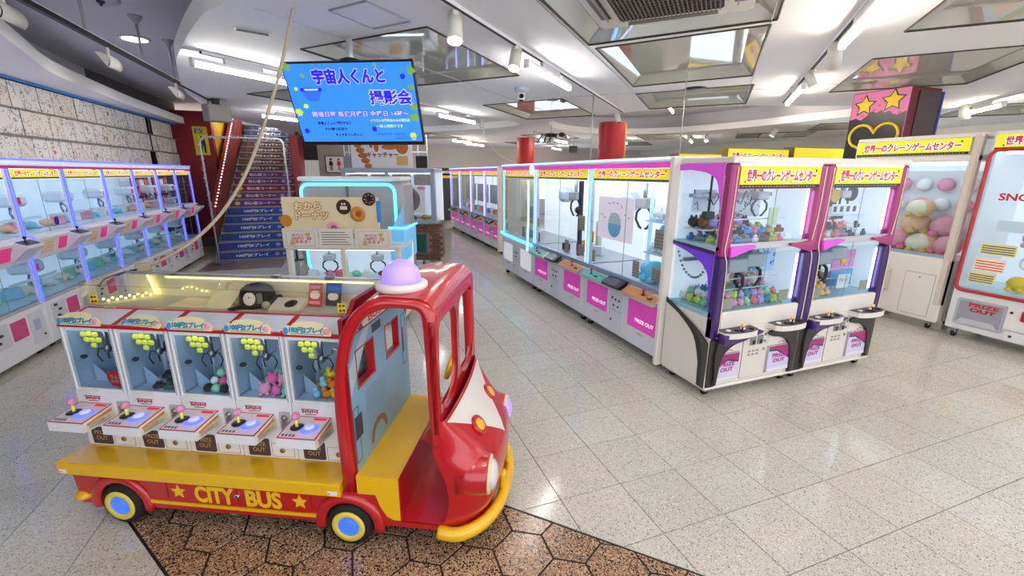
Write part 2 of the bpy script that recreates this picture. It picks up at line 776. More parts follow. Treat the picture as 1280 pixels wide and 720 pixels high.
def in_view(x, y, pad=0.3):
    f = x * sy_ + y * cy_
    r = x * cy_ - y * sy_
    return f > 0.9 and abs(r) < 1.32 * (f * 0.967 + 0.46) + pad


tiles = []
for i in range(-18, 40):
    for j in range(-44, 16):
        x0, y0 = GX + i * TW, GY - j * TH
        c = (x0 + TW / 2, y0 + TH / 2)
        if not (-4.2 < c[0] < 13 and 0.0 < c[1] < 19.5) or not in_view(*c, 2.6):
            continue
        sq = [(x0, y0), (x0 + TW, y0), (x0 + TW, y0 + TH), (x0, y0 + TH)]
        pcs = [sq] if not clip_in(sq) else clip_out(sq)
        for p in pcs:
            if area(p) < 0.0015:
                continue
            tiles.append((math.hypot(c[0], c[1]) + (0 if in_view(*c) else 100), p, len(pcs) == 1 and len(p) == 4 and area(p) > TW * TH * 0.99, c))
tiles.sort(key=lambda t: t[0])
hw, hh = TW / 2 - 0.0019, TH / 2 - 0.0019
full_me = slab_mesh([(-hw, -hh), (hw, -hh), (hw, hh), (-hw, hh)], 'tile', terrazzo)
far = MB()
rnd = random.Random(4)
nt_ = 0
for d, p, full, c in tiles:
    if nt_ < 300 and d < 100 and not (c[0] > 2.75 and 2.6 < c[1] < 8 and c[0] < 4.5) and not (c[0] < -3.2):
        nt_ += 1
        if full:
            obj('tile', full_me, floor, (c[0], c[1], rnd.uniform(-0.0006, 0)))
        else:
            q = shrink(p, 0.0019)
            if len(q) >= 3:
                q = [(x - c[0], y - c[1]) for x, y in q]
                obj('tile', slab_mesh(q, 'cut_tile', terrazzo), floor, (c[0], c[1], 0))
    else:
        q = shrink(p, 0.002)
        if len(q) >= 3:
            n = len(q)
            far.add([(x, y, 0) for x, y in q] + [(x, y, -0.006) for x, y in q], [tuple(range(n))] + [((i + 1) % n, i, n + i, n + (i + 1) % n) for i in range(n)])
tag(far.build('tile_field', terrazzo_far, floor), kind='stuff')

# brown hexagon paving
HX, HY, HS = 0.655, 1.62, 0.1515
dx, dy = HS * math.sqrt(3), HS * 1.5
hexa = [(HS * math.cos(R(30 + 60 * k)), HS * math.sin(R(30 + 60 * k))) for k in range(6)]
hex_me = slab_mesh(shrink(hexa, 0.0048), 'hexagon_tile', granite)
for j in range(-6, 6):
    for i in range(-14, 9):
        cx, cy = HX + i * dx + (dx / 2 if j % 2 else 0), HY + j * dy
        if not in_view(cx, cy, 1.2) or cy < 0.2:
            continue
        poly = [(cx + x, cy + y) for x, y in hexa]
        cl = clip_in(poly, -0.006)
        if len(cl) < 3 or area(cl) < 0.0012:
            continue
        if len(cl) == 6 and abs(area(cl) - area(hexa)) < 1e-5:
            obj('hexagon_tile', hex_me, floor, (cx, cy, 0))
        else:
            q = shrink(cl, 0.0048)
            if len(q) >= 3:
                obj('hexagon_tile', slab_mesh([(x - cx, y - cy) for x, y in q], 'cut_hexagon_tile', granite), floor, (cx, cy, 0))

# ---------------------------------------------------------------- ceiling
import bmesh
KS = (ZC - 1.81) / 0.94
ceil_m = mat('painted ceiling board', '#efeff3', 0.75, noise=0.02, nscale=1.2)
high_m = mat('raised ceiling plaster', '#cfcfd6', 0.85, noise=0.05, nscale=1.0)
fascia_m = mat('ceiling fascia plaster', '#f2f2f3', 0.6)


def flat_with_holes(name, outer, holes, z, m, wall_h=0.0, skip_outer=()):
    bm = bmesh.new()
    edges = []
    for loop in [outer] + holes:
        vs = [bm.verts.new((x, y, z)) for x, y in loop]
        for k in range(len(vs)):
            edges.append(bm.edges.new((vs[k], vs[(k + 1) % len(vs)])))
    bmesh.ops.triangle_fill(bm, use_beauty=True, use_dissolve=False, edges=edges)
    bmesh.ops.recalc_face_normals(bm, faces=bm.faces)
    if bm.faces and sum(f.normal.z for f in bm.faces) > 0:
        bmesh.ops.reverse_faces(bm, faces=bm.faces)
    me = bpy.data.meshes.new(name)
    bm.to_mesh(me)
    bm.free()
    me.materials.append(m)
    return me


def smooth_loop(P, k=4):
    """Catmull-Rom through the points of a closed outline"""
    out = []
    n = len(P)
    for i in range(n):
        p0, p1, p2, p3 = P[i - 1], P[i], P[(i + 1) % n], P[(i + 2) % n]
        for s in range(k):
            t = s / k
            out.append(tuple(0.5 * (2 * p1[a] + (p2[a] - p0[a]) * t + (2 * p0[a] - 5 * p1[a] + 4 * p2[a] - p3[a]) * t * t + (3 * p1[a] - p0[a] - 3 * p2[a] + p3[a]) * t ** 3) for a in (0, 1)))
    return out


def smooth_open(P, k=5):
    out = []
    n = len(P)
    for i in range(n - 1):
        p0, p1, p2, p3 = P[max(i - 1, 0)], P[i], P[i + 1], P[min(i + 2, n - 1)]
        for s in range(k):
            t = s / k
            out.append(tuple(0.5 * (2 * p1[a] + (p2[a] - p0[a]) * t + (2 * p0[a] - 5 * p1[a] + 4 * p2[a] - p3[a]) * t * t + (3 * p1[a] - p0[a] - 3 * p2[a] + p3[a]) * t ** 3) for a in range(len(p1))))
    out.append(tuple(P[-1]))
    return out


left_edge = [(4.2, -2.6), (2.6, -0.6), (1.35, 0.9), (0.35, 2.25), (-0.28, 3.1), (-0.68, 3.81), (-0.9, 4.17), (-1.29, 5.12), (-1.64, 6.17), (-2.09, 8.17), (-2.2, 10.65), (-2.0, 12.4), (-1.6, 13.4)]
le = smooth_open(left_edge)
outer = le + [(-1.6, 19.4), (14, 19.4), (14, -2.6)]
trough_right = smooth_loop([(4.3, 9.1), (4.86, 7.88), (5.44, 6.75), (6.3, 6.1), (7.3, 5.75), (8.6, 5.3), (9.5, 5.6), (9.45, 7.3), (9.2, 9.45), (8.2, 11.2), (6.5, 11.6), (5.0, 10.6)])
trough_mid = smooth_loop([(0.3, 9.7), (1.37, 9.25), (2.72, 9.3), (3.5, 9.6), (3.95, 10.3), (3.6, 11.2), (2.9, 12.2), (2.1, 13.0), (0.8, 13.4), (-0.3, 12.5), (-0.3, 10.8)])
coff75 = [
    [(-0.257, 4.136), (0.583, 3.242), (1.688, 4.418), (0.805, 5.326)],
    [(1.905, 6.415), (2.708, 5.515), (3.976, 6.842), (3.143, 7.771)],
    [(0.62, 2.07), (1.44, 1.16), (2.623, 2.325), (1.8, 3.241)],
    [(1.896, 3.298), (2.666, 2.407), (3.838, 3.598), (3.086, 4.501)],
    [(3.384, 4.876), (4.221, 3.922), (5.244, 4.963), (4.349, 5.892)],
    [(4.234, 2.751), (5.05, 1.88), (6.30, 3.09), (5.45, 3.965)],
    [(3.646, 2.196), (2.46, 1.0), (3.32, 0.17), (4.5, 1.37)],
    [(-1.072, 6.59), (-0.515, 6.037), (0.6, 7.2), (0.05, 7.75)],
    [(1.426, 8.856 - .62), (1.946 - .1, 7.99 - .35), (2.3, 8.05 - .2), (1.9, 8.5 - .2)],
]
coffers = [[(x * KS, y * KS) for x, y in c] for c in coff75[:8]]
far_coffers = [[(5.0 + a, 12.9 + b), (5.9 + a, 12.0 + b), (7.2 + a, 13.3 + b), (6.3 + a, 14.2 + b)] for a, b in ((0, 0), (3.2, -1.2), (-3.6, 1.2), (6.0, -3.2), (4.4, 2.0), (0.6, 3.2))] + \
    [[(9.9, 4.6), (10.8, 3.7), (12.1, 5.0), (11.2, 5.9)], [(10.2, 7.5), (11.1, 6.6), (12.3, 7.8), (11.4, 8.7)], [(10.6, 10.2), (11.5, 9.3), (12.7, 10.5), (11.8, 11.4)]]
coffers += far_coffers

ceiling = obj('ceiling', flat_with_holes('ceiling', outer, [trough_right, trough_mid] + coffers, ZC, ceil_m))
struct(ceiling)
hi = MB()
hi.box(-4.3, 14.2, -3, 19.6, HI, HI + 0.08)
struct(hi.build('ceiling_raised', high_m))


def fascia(loop, closed, name, m, z0=ZC - 0.0, z1=ZC + 0.15, parent=None):
    b = MB()
    n = len(loop)
    vs = [(x, y, z0) for x, y in loop] + [(x, y, z1) for x, y in loop]
    fs = []
    for i in range(n if closed else n - 1):
        j = (i + 1) % n
        fs.append((i, j, n + j, n + i))
    b.add(vs, fs, True)
    return b.build(name, m, parent)




def spread_loop(P, k):
    cx_, cy2 = sum(p[0] for p in P) / len(P), sum(p[1] for p in P) / len(P)
    return [(cx_ + (x - cx_) * k, cy2 + (y - cy2) * k) for x, y in P]


fascia(trough_right, True, 'trough_fascia', fascia_m, parent=ceiling)
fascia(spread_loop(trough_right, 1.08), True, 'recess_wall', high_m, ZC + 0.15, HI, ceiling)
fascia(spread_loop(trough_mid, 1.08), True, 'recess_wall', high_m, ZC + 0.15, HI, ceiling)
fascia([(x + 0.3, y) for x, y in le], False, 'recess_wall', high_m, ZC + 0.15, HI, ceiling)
fascia(trough_mid, True, 'trough_fascia', fascia_m, parent=ceiling)
fascia(le, False, 'island_fascia', fascia_m, parent=ceiling)
# soffit above the autograph wall
se = smooth_open([(-0.3, 1.2), (-1.2, 2.5), (-1.95, 3.8), (-2.35, 4.7), (-2.6, 5.27), (-2.83, 6.05), (-3.06, 6.83), (-3.2, 7.7), (-3.39, 9.86), (-3.5, 12.35), (-3.5, 13.2)])
soffit = obj('trim_1', flat_with_holes('soffit', se + [(-4.2, 13.2), (-4.2, 1.2)], [], ZC, ceil_m))
struct(soffit)
fascia(se, False, 'soffit_fascia', fascia_m, parent=soffit)
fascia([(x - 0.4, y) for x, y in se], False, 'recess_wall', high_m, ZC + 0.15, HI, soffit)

mirror_m = mat('smoked ceiling mirror', '#d6d8d6', 0.03, 1.0)
_nt = mirror_m.node_tree
_df = _nt.nodes.new('ShaderNodeBsdfDiffuse')
_df.inputs[0].default_value = lin('#d4d4cc')
_mx = _nt.nodes.new('ShaderNodeMixShader')
_mx.inputs[0].default_value = 0.42
_nt.links.new(_nt.nodes['Principled BSDF'].outputs[0], _mx.inputs[1])
_nt.links.new(_df.outputs[0], _mx.inputs[2])
_nt.links.new(_mx.outputs[0], _nt.nodes['Material Output'].inputs[0])
mframe_m = mat('bronze mirror edging', '#4a4236', 0.5, 0.5)
for ci, c in enumerate(coffers):
    cx = sum(p[0] for p in c) / 4
    cyy = sum(p[1] for p in c) / 4
    ins = [(x + (cx - x) * 0.2, y + (cyy - y) * 0.2) for x, y in c]
    b = MB()
    b.add([(x, y, ZC) for x, y in c] + [(x, y, ZC + 0.07) for x, y in ins], [(0, 1, 5, 4), (1, 2, 6, 5), (2, 3, 7, 6), (3, 0, 4, 7)])
    b.build('sloped_mirror', mirror_m, ceiling)
    b = MB()
    b.add([(x, y, ZC + 0.0705) for x, y in ins], [(0, 1, 2, 3)])
    b.build('mirror_panel', mirror_m, ceiling)
    b = MB()
    for k in range(4):
        p, q = c[k], c[(k + 1) % 4]
        b.sweep([(p[0], p[1], ZC), (q[0], q[1], ZC)], [(-0.008, -0.008), (0.008, -0.008), (0.008, 0.008), (-0.008, 0.008)], smooth=False)
    b.build('mirror_edging', mframe_m, ceiling)
# faint board joints in the ceiling
jn = mat('ceiling joint shadow', '#b4b4ba', 0.8)
for off, x0, x1 in ((1.75, 0.6, 4.5), (-0.3, 2.6, 7.2), (4.35, -0.5, 3.4)):
    MB().sweep([(x0, x0 + off, ZC - 0.001), (x1, x1 + off, ZC - 0.001)], [(-0.002, -0.004), (0.002, -0.004), (0.002, 0.004), (-0.002, 0.004)], smooth=False).build('board_joint', jn, ceiling)
for off, x0, x1 in ((9.6, 3.0, 4.6), (10.2, 4.7, 6.0)):
    MB().sweep([(x0, off - x0, ZC - 0.001), (x1, off - x1, ZC - 0.001)], [(-0.002, -0.004), (0.002, -0.004), (0.002, 0.004), (-0.002, 0.004)], smooth=False).build('board_joint', jn, ceiling)
# inspection hatch with a grey tape outline
hq = [(x * KS, y * KS) for x, y in [(-0.019, 3.138), (0.185, 2.90), (0.465, 3.165), (0.246, 3.404)]]
hb = MB()
tape = mat('grey outline tape', '#8f97a8', 0.7)
for k in range(4):
    p, q = hq[k], hq[(k + 1) % 4]
    hb.sweep([(p[0], p[1], ZC - .002), (q[0], q[1], ZC - .002)], [(-0.002, -0.011), (0.002, -0.011), (0.002, 0.011), (-0.002, 0.011)], smooth=False)
hb.build('hatch_outline', tape, ceiling)

# ---------------------------------------------------------------- walls
wall_m = mat('grey wall paint', '#d2d0ca', 0.8, noise=0.03, nscale=1)
darkwall = mat('dark wall boarding', '#54525a', 0.8)
wl = struct(MB().box(-4.2, -3.76, -0.5, 13.4, 0, HI).build('wall_left', darkwall))
struct(MB().box(-4.3, 14.2, 19.4, 19.6, 0, HI + 0.08).build('wall_back', wall_m))
struct(MB().box(14.0, 14.2, -3, 19.6, 0, HI + 0.08).build('wall_right', wall_m))
redwall = mat('red wall paint', '#8e1420', 0.5, noise=0.06, nscale=2)
yelwall = mat('yellow wall paint', '#d8a81a', 0.55, noise=0.05, nscale=2)
greybase = mat('grey skirting', '#6a6462', 0.7)
wr = struct(MB().box(-3.76, -2.98, 13.0, 13.2, 0, ZC + 0.3).build('wall_stair_front', redwall))
MB().box(-3.76, -2.97, 12.985, 13.0, 0, 0.22).build('baseboard', greybase, wr)
struct(MB().prism([(13.2, 0.0), (16.5, 0.0), (16.5, 3.3), (13.2, 3.3)], 'x', -3.02, -2.98).build('wall_stair_side', yelwall))
struct(MB().box(-0.75, 1.55, 14.6, 14.75, 0, ZC).build('wall_corridor', mat('corridor wall paint', '#a8a49c', 0.8, noise=0.05, nscale=1)))

# dark granite apron before the stairs
ap_ = MB()
for i in range(4):
    for j in range(3):
        ap_ = MB().cbox(-0.175, 0.175, -0.175, 0.175, 0.0, 0.006, 0.002)
        ap_.build('apron_tile', mat('dark brown apron granite', '#6e5a50', 0.3, noise=0.4, nscale=60), floor, (-2.62 + i * 0.36, 9.72 + j * 0.36, 0.0))

# ================================================================ ceiling fittings
track_m = mat('black lighting track', '#1a1a1c', 0.5)
tube_m = mat('fluorescent tube', '#ffffff', 0.5, emit=TUBE_POWER, ecol='#fdfaf2')
lens_m = mat('lit spotlight lens', '#ffffff', 0.3, emit=14.0, ecol='#fff2da')
spot_m = mat('spotlight white body', '#dcd8d0', 0.45)
D45 = (math.sqrt(0.5), math.sqrt(0.5))


def track(off, x0, x1, label):
    t = thing('lighting_track', label, 'track', ((x0 + x1) / 2, (x0 + x1) / 2 + off, ZC), R(45))
    L = (x1 - x0) * math.sqrt(2) / 2
    MB().box(-L, L, -0.017, 0.017, -0.022, 0).build('rail', track_m, t)
    MB().box(-L, L, 0.017, 0.021, -0.024, 0).build('rail_edge', white, t)
    MB().box(-L, L, -0.021, -0.017, -0.024, 0).build('rail_edge', white, t)
    return t


tube_warm = mat('warm fluorescent tube', '#ffffff', 0.5, emit=TUBE_POWER, ecol='#fff1dc')


def tube_light(x, y, label, L=1.3, group=None, z=ZC):
    t = thing('tube_light', label, 'light', (x, y, z - 0.024 if z == ZC else z), R(45), group)
    MB().cbox(-L / 2, L / 2, -0.03, 0.03, -0.085, -0.055, 0.004).build('housing', white, t)
    MB().cbox(-L * .2, L * .2, -0.02, 0.02, -0.06, 0, 0.004).build('track_adapter', greyedge, t)
    MB().cyl((-L / 2, 0, -0.105), (L / 2, 0, -0.105), 0.024, n=12).build('tube', tube_warm if x > 3.2 else tube_m, t)
    for s in (-1, 1):
        MB().cbox(s * L / 2 - 0.014, s * L / 2 + 0.014, -0.028, 0.028, -0.132, -0.055, 0.006).build('end_cap', white, t)
    return t


track(2.5, -0.6, 4.9, 'black lighting track above the tv with two white spotlights')
track(-1.07, 1.6, 6.6, 'black lighting track above the purple crane machines')
track(6.5, -1.2, 2.6, 'black lighting track in the ceiling behind the tv')
track(6.75, 4.9, 8.4, 'short black lighting track at the deep end of the hall')
track(-5.1, 6.6, 12.0, 'black lighting track above the red framed machine')
tube_light(2.13, 4.63, 'white tube light beside the spotlight, between two mirror panels')
tube_light(3.35, 2.28, 'white tube light over the purple machines, cut by the top of the picture', 1.2)
tube_light(5.6, 4.53, 'white tube light in line with two spotlights by the pink star panel', 1.4)
tube_light(-0.90, 5.58, 'long white tube light near the curved ceiling edge and the tv', 1.02)
tube_light(2.05, 8.6, 'white tube light in the ceiling just past the tv')
tube_light(-1.0, 9.75, 'small white tube light seen between the rope and the tv', 1.0)
tube_light(6.5, 13.25, 'distant white tube light above the pink door row', 1.3)
tube_light(9.5, 4.4, 'white tube light partly behind the pink star panel', 1.3)
tube_light(8.6, 12.9, 'distant white tube light beyond the second red column', 1.2)
tube_light(4.4, 15.9, 'white tube light nearest the far back wall', 1.3)
tube_light(1.6, 15.6, 'white tube light above the far black shop sign', 1.3)
tube_light(3.6, 14.6, 'pair of distant tube lights, the one nearer the bread header', 1.2)
HZ = HI - 0.002
tube_light(7.4, 9.2, 'added hidden tube light in the curved trough beside the round red column', 1.2, z=HZ)  # trough tubes are added out of sight to brighten the fascias
tube_light(6.5, 8.2, 'added hidden tube light in the curved trough over the yellow header signs', 1.2, z=HZ)
tube_light(8.6, 7.3, 'added hidden tube light in the curved trough nearest the star pillar', 1.2, z=HZ)
tube_light(1.8, 11.3, 'added hidden tube light in the ceiling trough behind the tv', 1.2, z=HZ)  # added hidden lamp for the middle trough
tube_light(-2.05, 13.7, 'added hidden tube light over the lower part of the stairs', 1.2, z=HZ)  # both stair tubes are added out of sight to lift the dark steps
tube_light(-2.05, 15.2, 'added hidden tube light over the upper part of the stairs', 1.2, z=HZ)
tube_light(10.2, 11.6, 'distant tube light over the yellow header signs', 1.2)
tube_light(8.3, 17.3, 'distant tube light above the exit lamp', 1.2)
tube_light(12.2, 7.2, 'tube light far behind the star pillar', 1.3)
tube_light(-0.9, 1.1, 'added unseen tube light on the raised ceiling above the photographer', 1.2, z=HI - 0.002)  # unseen pair added overhead to brighten the bus bench and machine fronts
tube_light(0.1, 0.2, 'second added unseen tube light on the raised ceiling above the photographer', 1.2, z=HI - 0.002)
# further lights of the same hall that lie outside the picture
for x, y, lab in ((1.3, 1.35, 'ceiling tube light right above the brown hexagon paving'), (4.6, -0.6, 'ceiling tube light over the open floor behind the camera'), (2.6, -1.6, 'ceiling tube light deepest behind the camera'),
                  (7.6, 1.4, 'ceiling tube light above the red framed crane machine'), (5.9, 0.6, 'ceiling tube light over the floor before the red framed machine')):
    tube_light(x, y, lab, 1.3)



def spot(x, y, label, aim=(0, 0, -1), size=1.0, lit=True, drop=0.05):
    """cylinder spotlight on a yoke under a track"""
    t = thing('track_spotlight', label, 'spotlight', (x, y, ZC - 0.024))
    a = Vector(aim).normalized()
    MB().cbox(-0.02, 0.02, -0.045, 0.045, -0.03, 0, 0.005).build('track_adapter', spot_m, t)
    MB().cyl((0, 0, -0.03), (0, 0, -drop - 0.03), 0.014, n=8).build('arm', spot_m, t)
    c = Vector((0, 0, -drop - 0.05))
    q0, q1 = c - a * 0.09 * size, c + a * 0.09 * size
    MB().cyl(q0, q1, 0.046 * size, 0.052 * size, n=16).build('lamp_body', spot_m, t)
    b = MB()
    b.cyl(q1, q1 + a * 0.003, 0.044 * size, n=16)
    b.build('lens', lens_m if lit else black, t)
    return t


spot(0.80, 3.36, 'white cylinder spotlight, lit, at the top of the view beside the tv', (-0.1, -0.35, -1), 1.1)
spot(1.50, 4.02, 'white cylinder spotlight, lit, beside the end of a tube light', (-0.3, -0.35, -1), 1.05)
spot(4.03, 2.94, 'white square-backed spotlight on the track over the purple machines', (0.75, 0.5, -0.6), 1.15, False)
spot(4.80, 3.72, 'second white spotlight along the track over the purple machines', (0.3, -0.4, -1), 0.9)
spot(4.72, 7.3, 'small white spotlight at the end of the middle track', (0.2, -0.2, -1), 0.95, False)
spot(9.6, 4.65, 'white spotlight hanging beside the pink star panel', (0.2, -0.2, -1), 1.3, False)
spot(5.35, 12.05, 'small white spotlight in front of the distant tube light', (-0.4, -0.4, -0.7), 1.2)
spot(2.7, 9.2, 'white plug box with a cable on the middle ceiling', (0, 0, -1), 0.9, False)
spot(9.9, 8.4, 'small white spotlight in the trough beside the yellow signs', (-0.3, 0.3, -0.8), 1.1)
spot(9.7, 10.4, 'tiny white spotlight above the yellow game centre sign', (-0.3, -0.3, -0.8), 1.1)

# suspended track by the autograph wall
ht = thing('hanging_track', 'thin suspended lighting track along the autograph wall', 'track', (-1.95, 6.4, 2.93))
MB().box(-0.018, 0.018, -3.4, 2.6, -0.018, 0.018).build('rail', track_m, ht)
MB().box(-0.024, 0.024, -3.4, 2.6, 0.018, 0.024).build('rail_cover', white, ht)
for yy in (-1.33, -0.18, 0.75, 2.2):
    MB().cyl((0, yy, 0.02), (0, yy, HI - 2.93), 0.013, n=8).build('hanger_rod', mat('rod grey', '#9a9aa2', 0.5), ht)
    MB().lathe([(0.014, 0), (0.06, 0.075), (0.065, 0.085)], (0, yy, HI - 2.93 - 0.085), n=12).build('ceiling_cup', mat('rod grey', '#9a9aa2', 0.5), ht)
for k, (yy, lab) in enumerate(((5.4, 'nearest the camera'), (7.15, 'second of four from the camera'), (8.75, 'third of four from the camera'), (4.05, 'hidden past the picture edge'))):
    f = thing('flood_lamp', 'white half-cylinder floodlight on the hanging track, %s' % lab, 'spotlight', (-1.95, yy, 2.905))
    MB().cyl((0, 0, -0.09), (0, 0, 0.0), 0.014, n=8).build('stem', spot_m, f)
    prof = [(0.075 * math.cos(R(a)), 0.075 * math.sin(R(a))) for a in range(-100, 101, 20)]
    b = MB()
    P = [(-x * 0.3 - z * .6 - .01, 0, 0) for x, z in prof]
    shell = [(0.01 + 0.07 * math.sin(R(a)), -0.125 + 0.06 * math.cos(R(a))) for a in range(-90, 91, 18)]
    shell += [(x * 0.93, z - 0.004) for x, z in shell[::-1]]
    b.prism(shell, 'y', -0.12, 0.12, True)
    for e in (-0.12, 0.114):
        b.prism([(0.01 + 0.07 * math.sin(R(a)), -0.125 + 0.06 * math.cos(R(a))) for a in range(-90, 91, 18)], 'y', e, e + 0.006)
    b.xf(Matrix.Translation((0, 0, -0.1)) @ Matrix.Rotation(R(58), 4, 'Y') @ Matrix.Translation((0, 0, 0.1)))
    b.build('reflector', spot_m, f)
    b = MB().cyl((-0.01, -0.085, -0.118), (-0.01, 0.085, -0.118), 0.014, n=8)
    la = bpy.data.lights.new('flood_light', 'SPOT')
    la.energy = 13
    la.color = (1.0, 0.90, 0.78)
    la.spot_size = R(95)
    la.spot_blend = 0.7
    la.shadow_soft_size = 0.05
    lo_ = bpy.data.objects.new('flood_light', la)
    COL.objects.link(lo_)
    lo_.parent = f
    lo_.location = (-0.10, 0, -0.16)
    lo_.rotation_euler = (0, R(62), 0)
    b.build('bulb', mat('floodlight bulb', '#ffffff', 0.3, emit=5.0, ecol='#fff0d8'), f)

dl = thing('downlight', 'round lit downlight in the raised grey ceiling by the hanging track', 'light', (-2.30, 7.19, HI - 0.005))
MB().lathe([(0.16, 0.0), (0.16, -0.012), (0.13, -0.014)], n=24).build('trim_ring', white, dl)
MB().lathe([(0.001, -0.016), (0.128, -0.015)], n=24).build('diffuser', mat('downlight diffuser', '#ffffff', 0.5, emit=7.0, ecol='#fff6e6'), dl)
sd = thing('smoke_detector', 'round white detector plate with a small dark nozzle in the raised ceiling', 'detector', (-2.05, 5.75, HI - 0.005))
MB().lathe([(0.15, 0.0), (0.15, -0.012), (0.13, -0.02), (0.001, -0.02)], n=24).build('plate', greyedge, sd)
MB().lathe([(0.035, -0.02), (0.03, -0.035), (0.012, -0.04), (0.012, -0.06)], n=10).build('nozzle', darkgrey, sd)
sp = thing('box_speaker', 'grey box speaker hung from the curved ceiling edge near the stairs', 'speaker', (-1.83, 8.5, ZC), R(35))
MB().cbox(-0.17, 0.17, -0.11, 0.11, -0.34, -0.09, 0.012).build('cabinet', mat('grey speaker cloth', '#8c8984', 0.9), sp)
MB().tube([(-0.1, 0, -0.1), (-0.11, 0, -0.03), (-0.04, 0, 0.0)], 0.008, 6).build('cable', black, sp)
MB().cbox(-0.05, 0.05, -0.03, 0.03, -0.1, 0.0, 0.008).build('bracket', black, sp)
MB().cbox(-0.155, 0.155, -0.112, -0.109, -0.33, -0.10, 0.001).build('grille', mat('speaker grille', '#a5a29c', 0.8), sp)
# dome camera
dc = thing('dome_camera', 'white ceiling security camera with a dark lens below its cup', 'camera', (1.954 * KS, 5.037 * KS, ZC))
MB().lathe([(0.10, 0.0), (0.10, -0.02), (0.06, -0.055), (0.052, -0.06)], n=18).build('mount_cup', mat('camera blue grey', '#aab3c4', 0.4), dc)
MB().lathe([(0.05, -0.06), (0.05, -0.14), (0.04, -0.15)], n=16).build('camera_body', white, dc)
MB().cyl((0, -0.03, -0.105), (-0.02, -0.055, -0.11), 0.03, n=12).build('lens', black, dc)
MB().lathe([(0.04, -0.15), (0.03, -0.165), (0.001, -0.17)], n=14).build('dome', black, dc)
ho = thing('sensor_disc', 'flat black oval disc on the ceiling strip between two mirror panels', 'sensor', (3.80 * KS, 4.33 * KS, ZC))
MB().lathe([(0.13, 0.0), (0.125, -0.012), (0.001, -0.014)], n=24).build('disc', black, ho)
MB().lathe([(0.14, 0.0), (0.138, -0.004), (0.13, -0.005)], n=24).build('rim', darkgrey, ho)
# air conditioner cassette
ac = thing('air_conditioner', 'white ceiling air conditioner cassette with a dark slatted grille', 'air conditioner', (1.66 * KS, 2.19 * KS, ZC + 0.03), R(45))
acw = mat('air conditioner casing', '#dcd8d0', 0.5)
A, B_ = 0.52, 0.34
outer_q = rrect(-A, A, -A, A, 0.05)
MB().prism(outer_q, 'z', -0.06, 0.0).build('casing', acw, ac)
MB().prism(rrect(-B_ - .03, B_ + .03, -B_ - .03, B_ + .03, 0.05), 'z', -0.075, -0.06).build('grille_frame', acw, ac)
MB().prism(rrect(-B_, B_, -B_, B_, 0.03), 'z', -0.0765, -0.074).build('grille_back', mat('grille darkness', '#2a2523', 0.8), ac)
slat_me = MB().box(-B_ + .01, B_ - .01, -0.004, 0.004, -0.088, -0.077).mesh('slat', mat('grille slat', '#6e655c', 0.6))
for k in range(24):
    obj('slat', slat_me, ac, (0, -B_ + 0.025 + k * (2 * B_ - 0.05) / 23, 0))
cr_me = MB().box(-0.003, 0.003, -B_ + .01, B_ - .01, -0.086, -0.078).mesh('cross_slat', mat('grille slat', '#6e655c', 0.6))
for k in range(14):
    obj('cross_slat', cr_me, ac, (-B_ + 0.03 + k * (2 * B_ - 0.06) / 13, 0, 0))
for k in range(4):
    M = Matrix.Rotation(R(90 * k), 4, 'Z')
    MB().box(-0.3, 0.3, 0.40, 0.47, -0.064, -0.059).xf(M).build('air_slot', black, ac)
    MB().box(-0.3, 0.3, 0.415, 0.425, -0.085, -0.06).xf(M @ Matrix.Translation((0, 0, 0))).build('louvre', mat('louvre', '#9c948a', 0.5), ac)

vt = thing('ceiling_vent', 'small grey slotted vent in the low ceiling near the curved edge', 'vent', (-0.62, 4.45, ZC), R(20))
MB().cbox(-0.13, 0.13, -0.04, 0.04, -0.008, 0, 0.003).build('frame', greyedge, vt)
for k in range(4):
    MB().box(-0.115, 0.115, -0.028 + k * 0.016, -0.022 + k * 0.016, -0.010, -0.008).build('slot', mat('vent slot', '#6a6a66', 0.8), vt)

# ================================================================ the city bus
BUS_RZ = math.atan2(-0.57, 1.15)
BUS_O = (-0.134, 1.979, 0.0)
BM = Matrix.Translation(BUS_O) @ Matrix.Rotation(BUS_RZ, 4, 'Z')


def bw(s, t, z):
    return tuple(BM @ Vector((s, t, z)))


WD = 0.82
bus = thing('city_bus', 'red and yellow toy-like bus with an open cab, blue lit wheels and a bench shelf', 'bus', BUS_O, BUS_RZ)
hub_lit = mat('blue lit wheel disc', '#2456e0', 0.4, emit=0.42, ecol='#3f70ff')
purple_lit = mat('lilac lit dome', '#b99ff0', 0.3, emit=0.25, ecol='#9a7cff')
plate_white = mat('glossy white panel', '#e8e2dc', 0.25, coat=0.6)
sticker = mat('white sticker', '#eceae4', 0.5)
rw, fw = -1.25, 0.005


def arc(cx, cz, r, a0, a1, n):
    return [(cx + r * math.cos(R(a0 + (a1 - a0) * k / n)), cz + r * math.sin(R(a0 + (a1 - a0) * k / n))) for k in range(n + 1)]


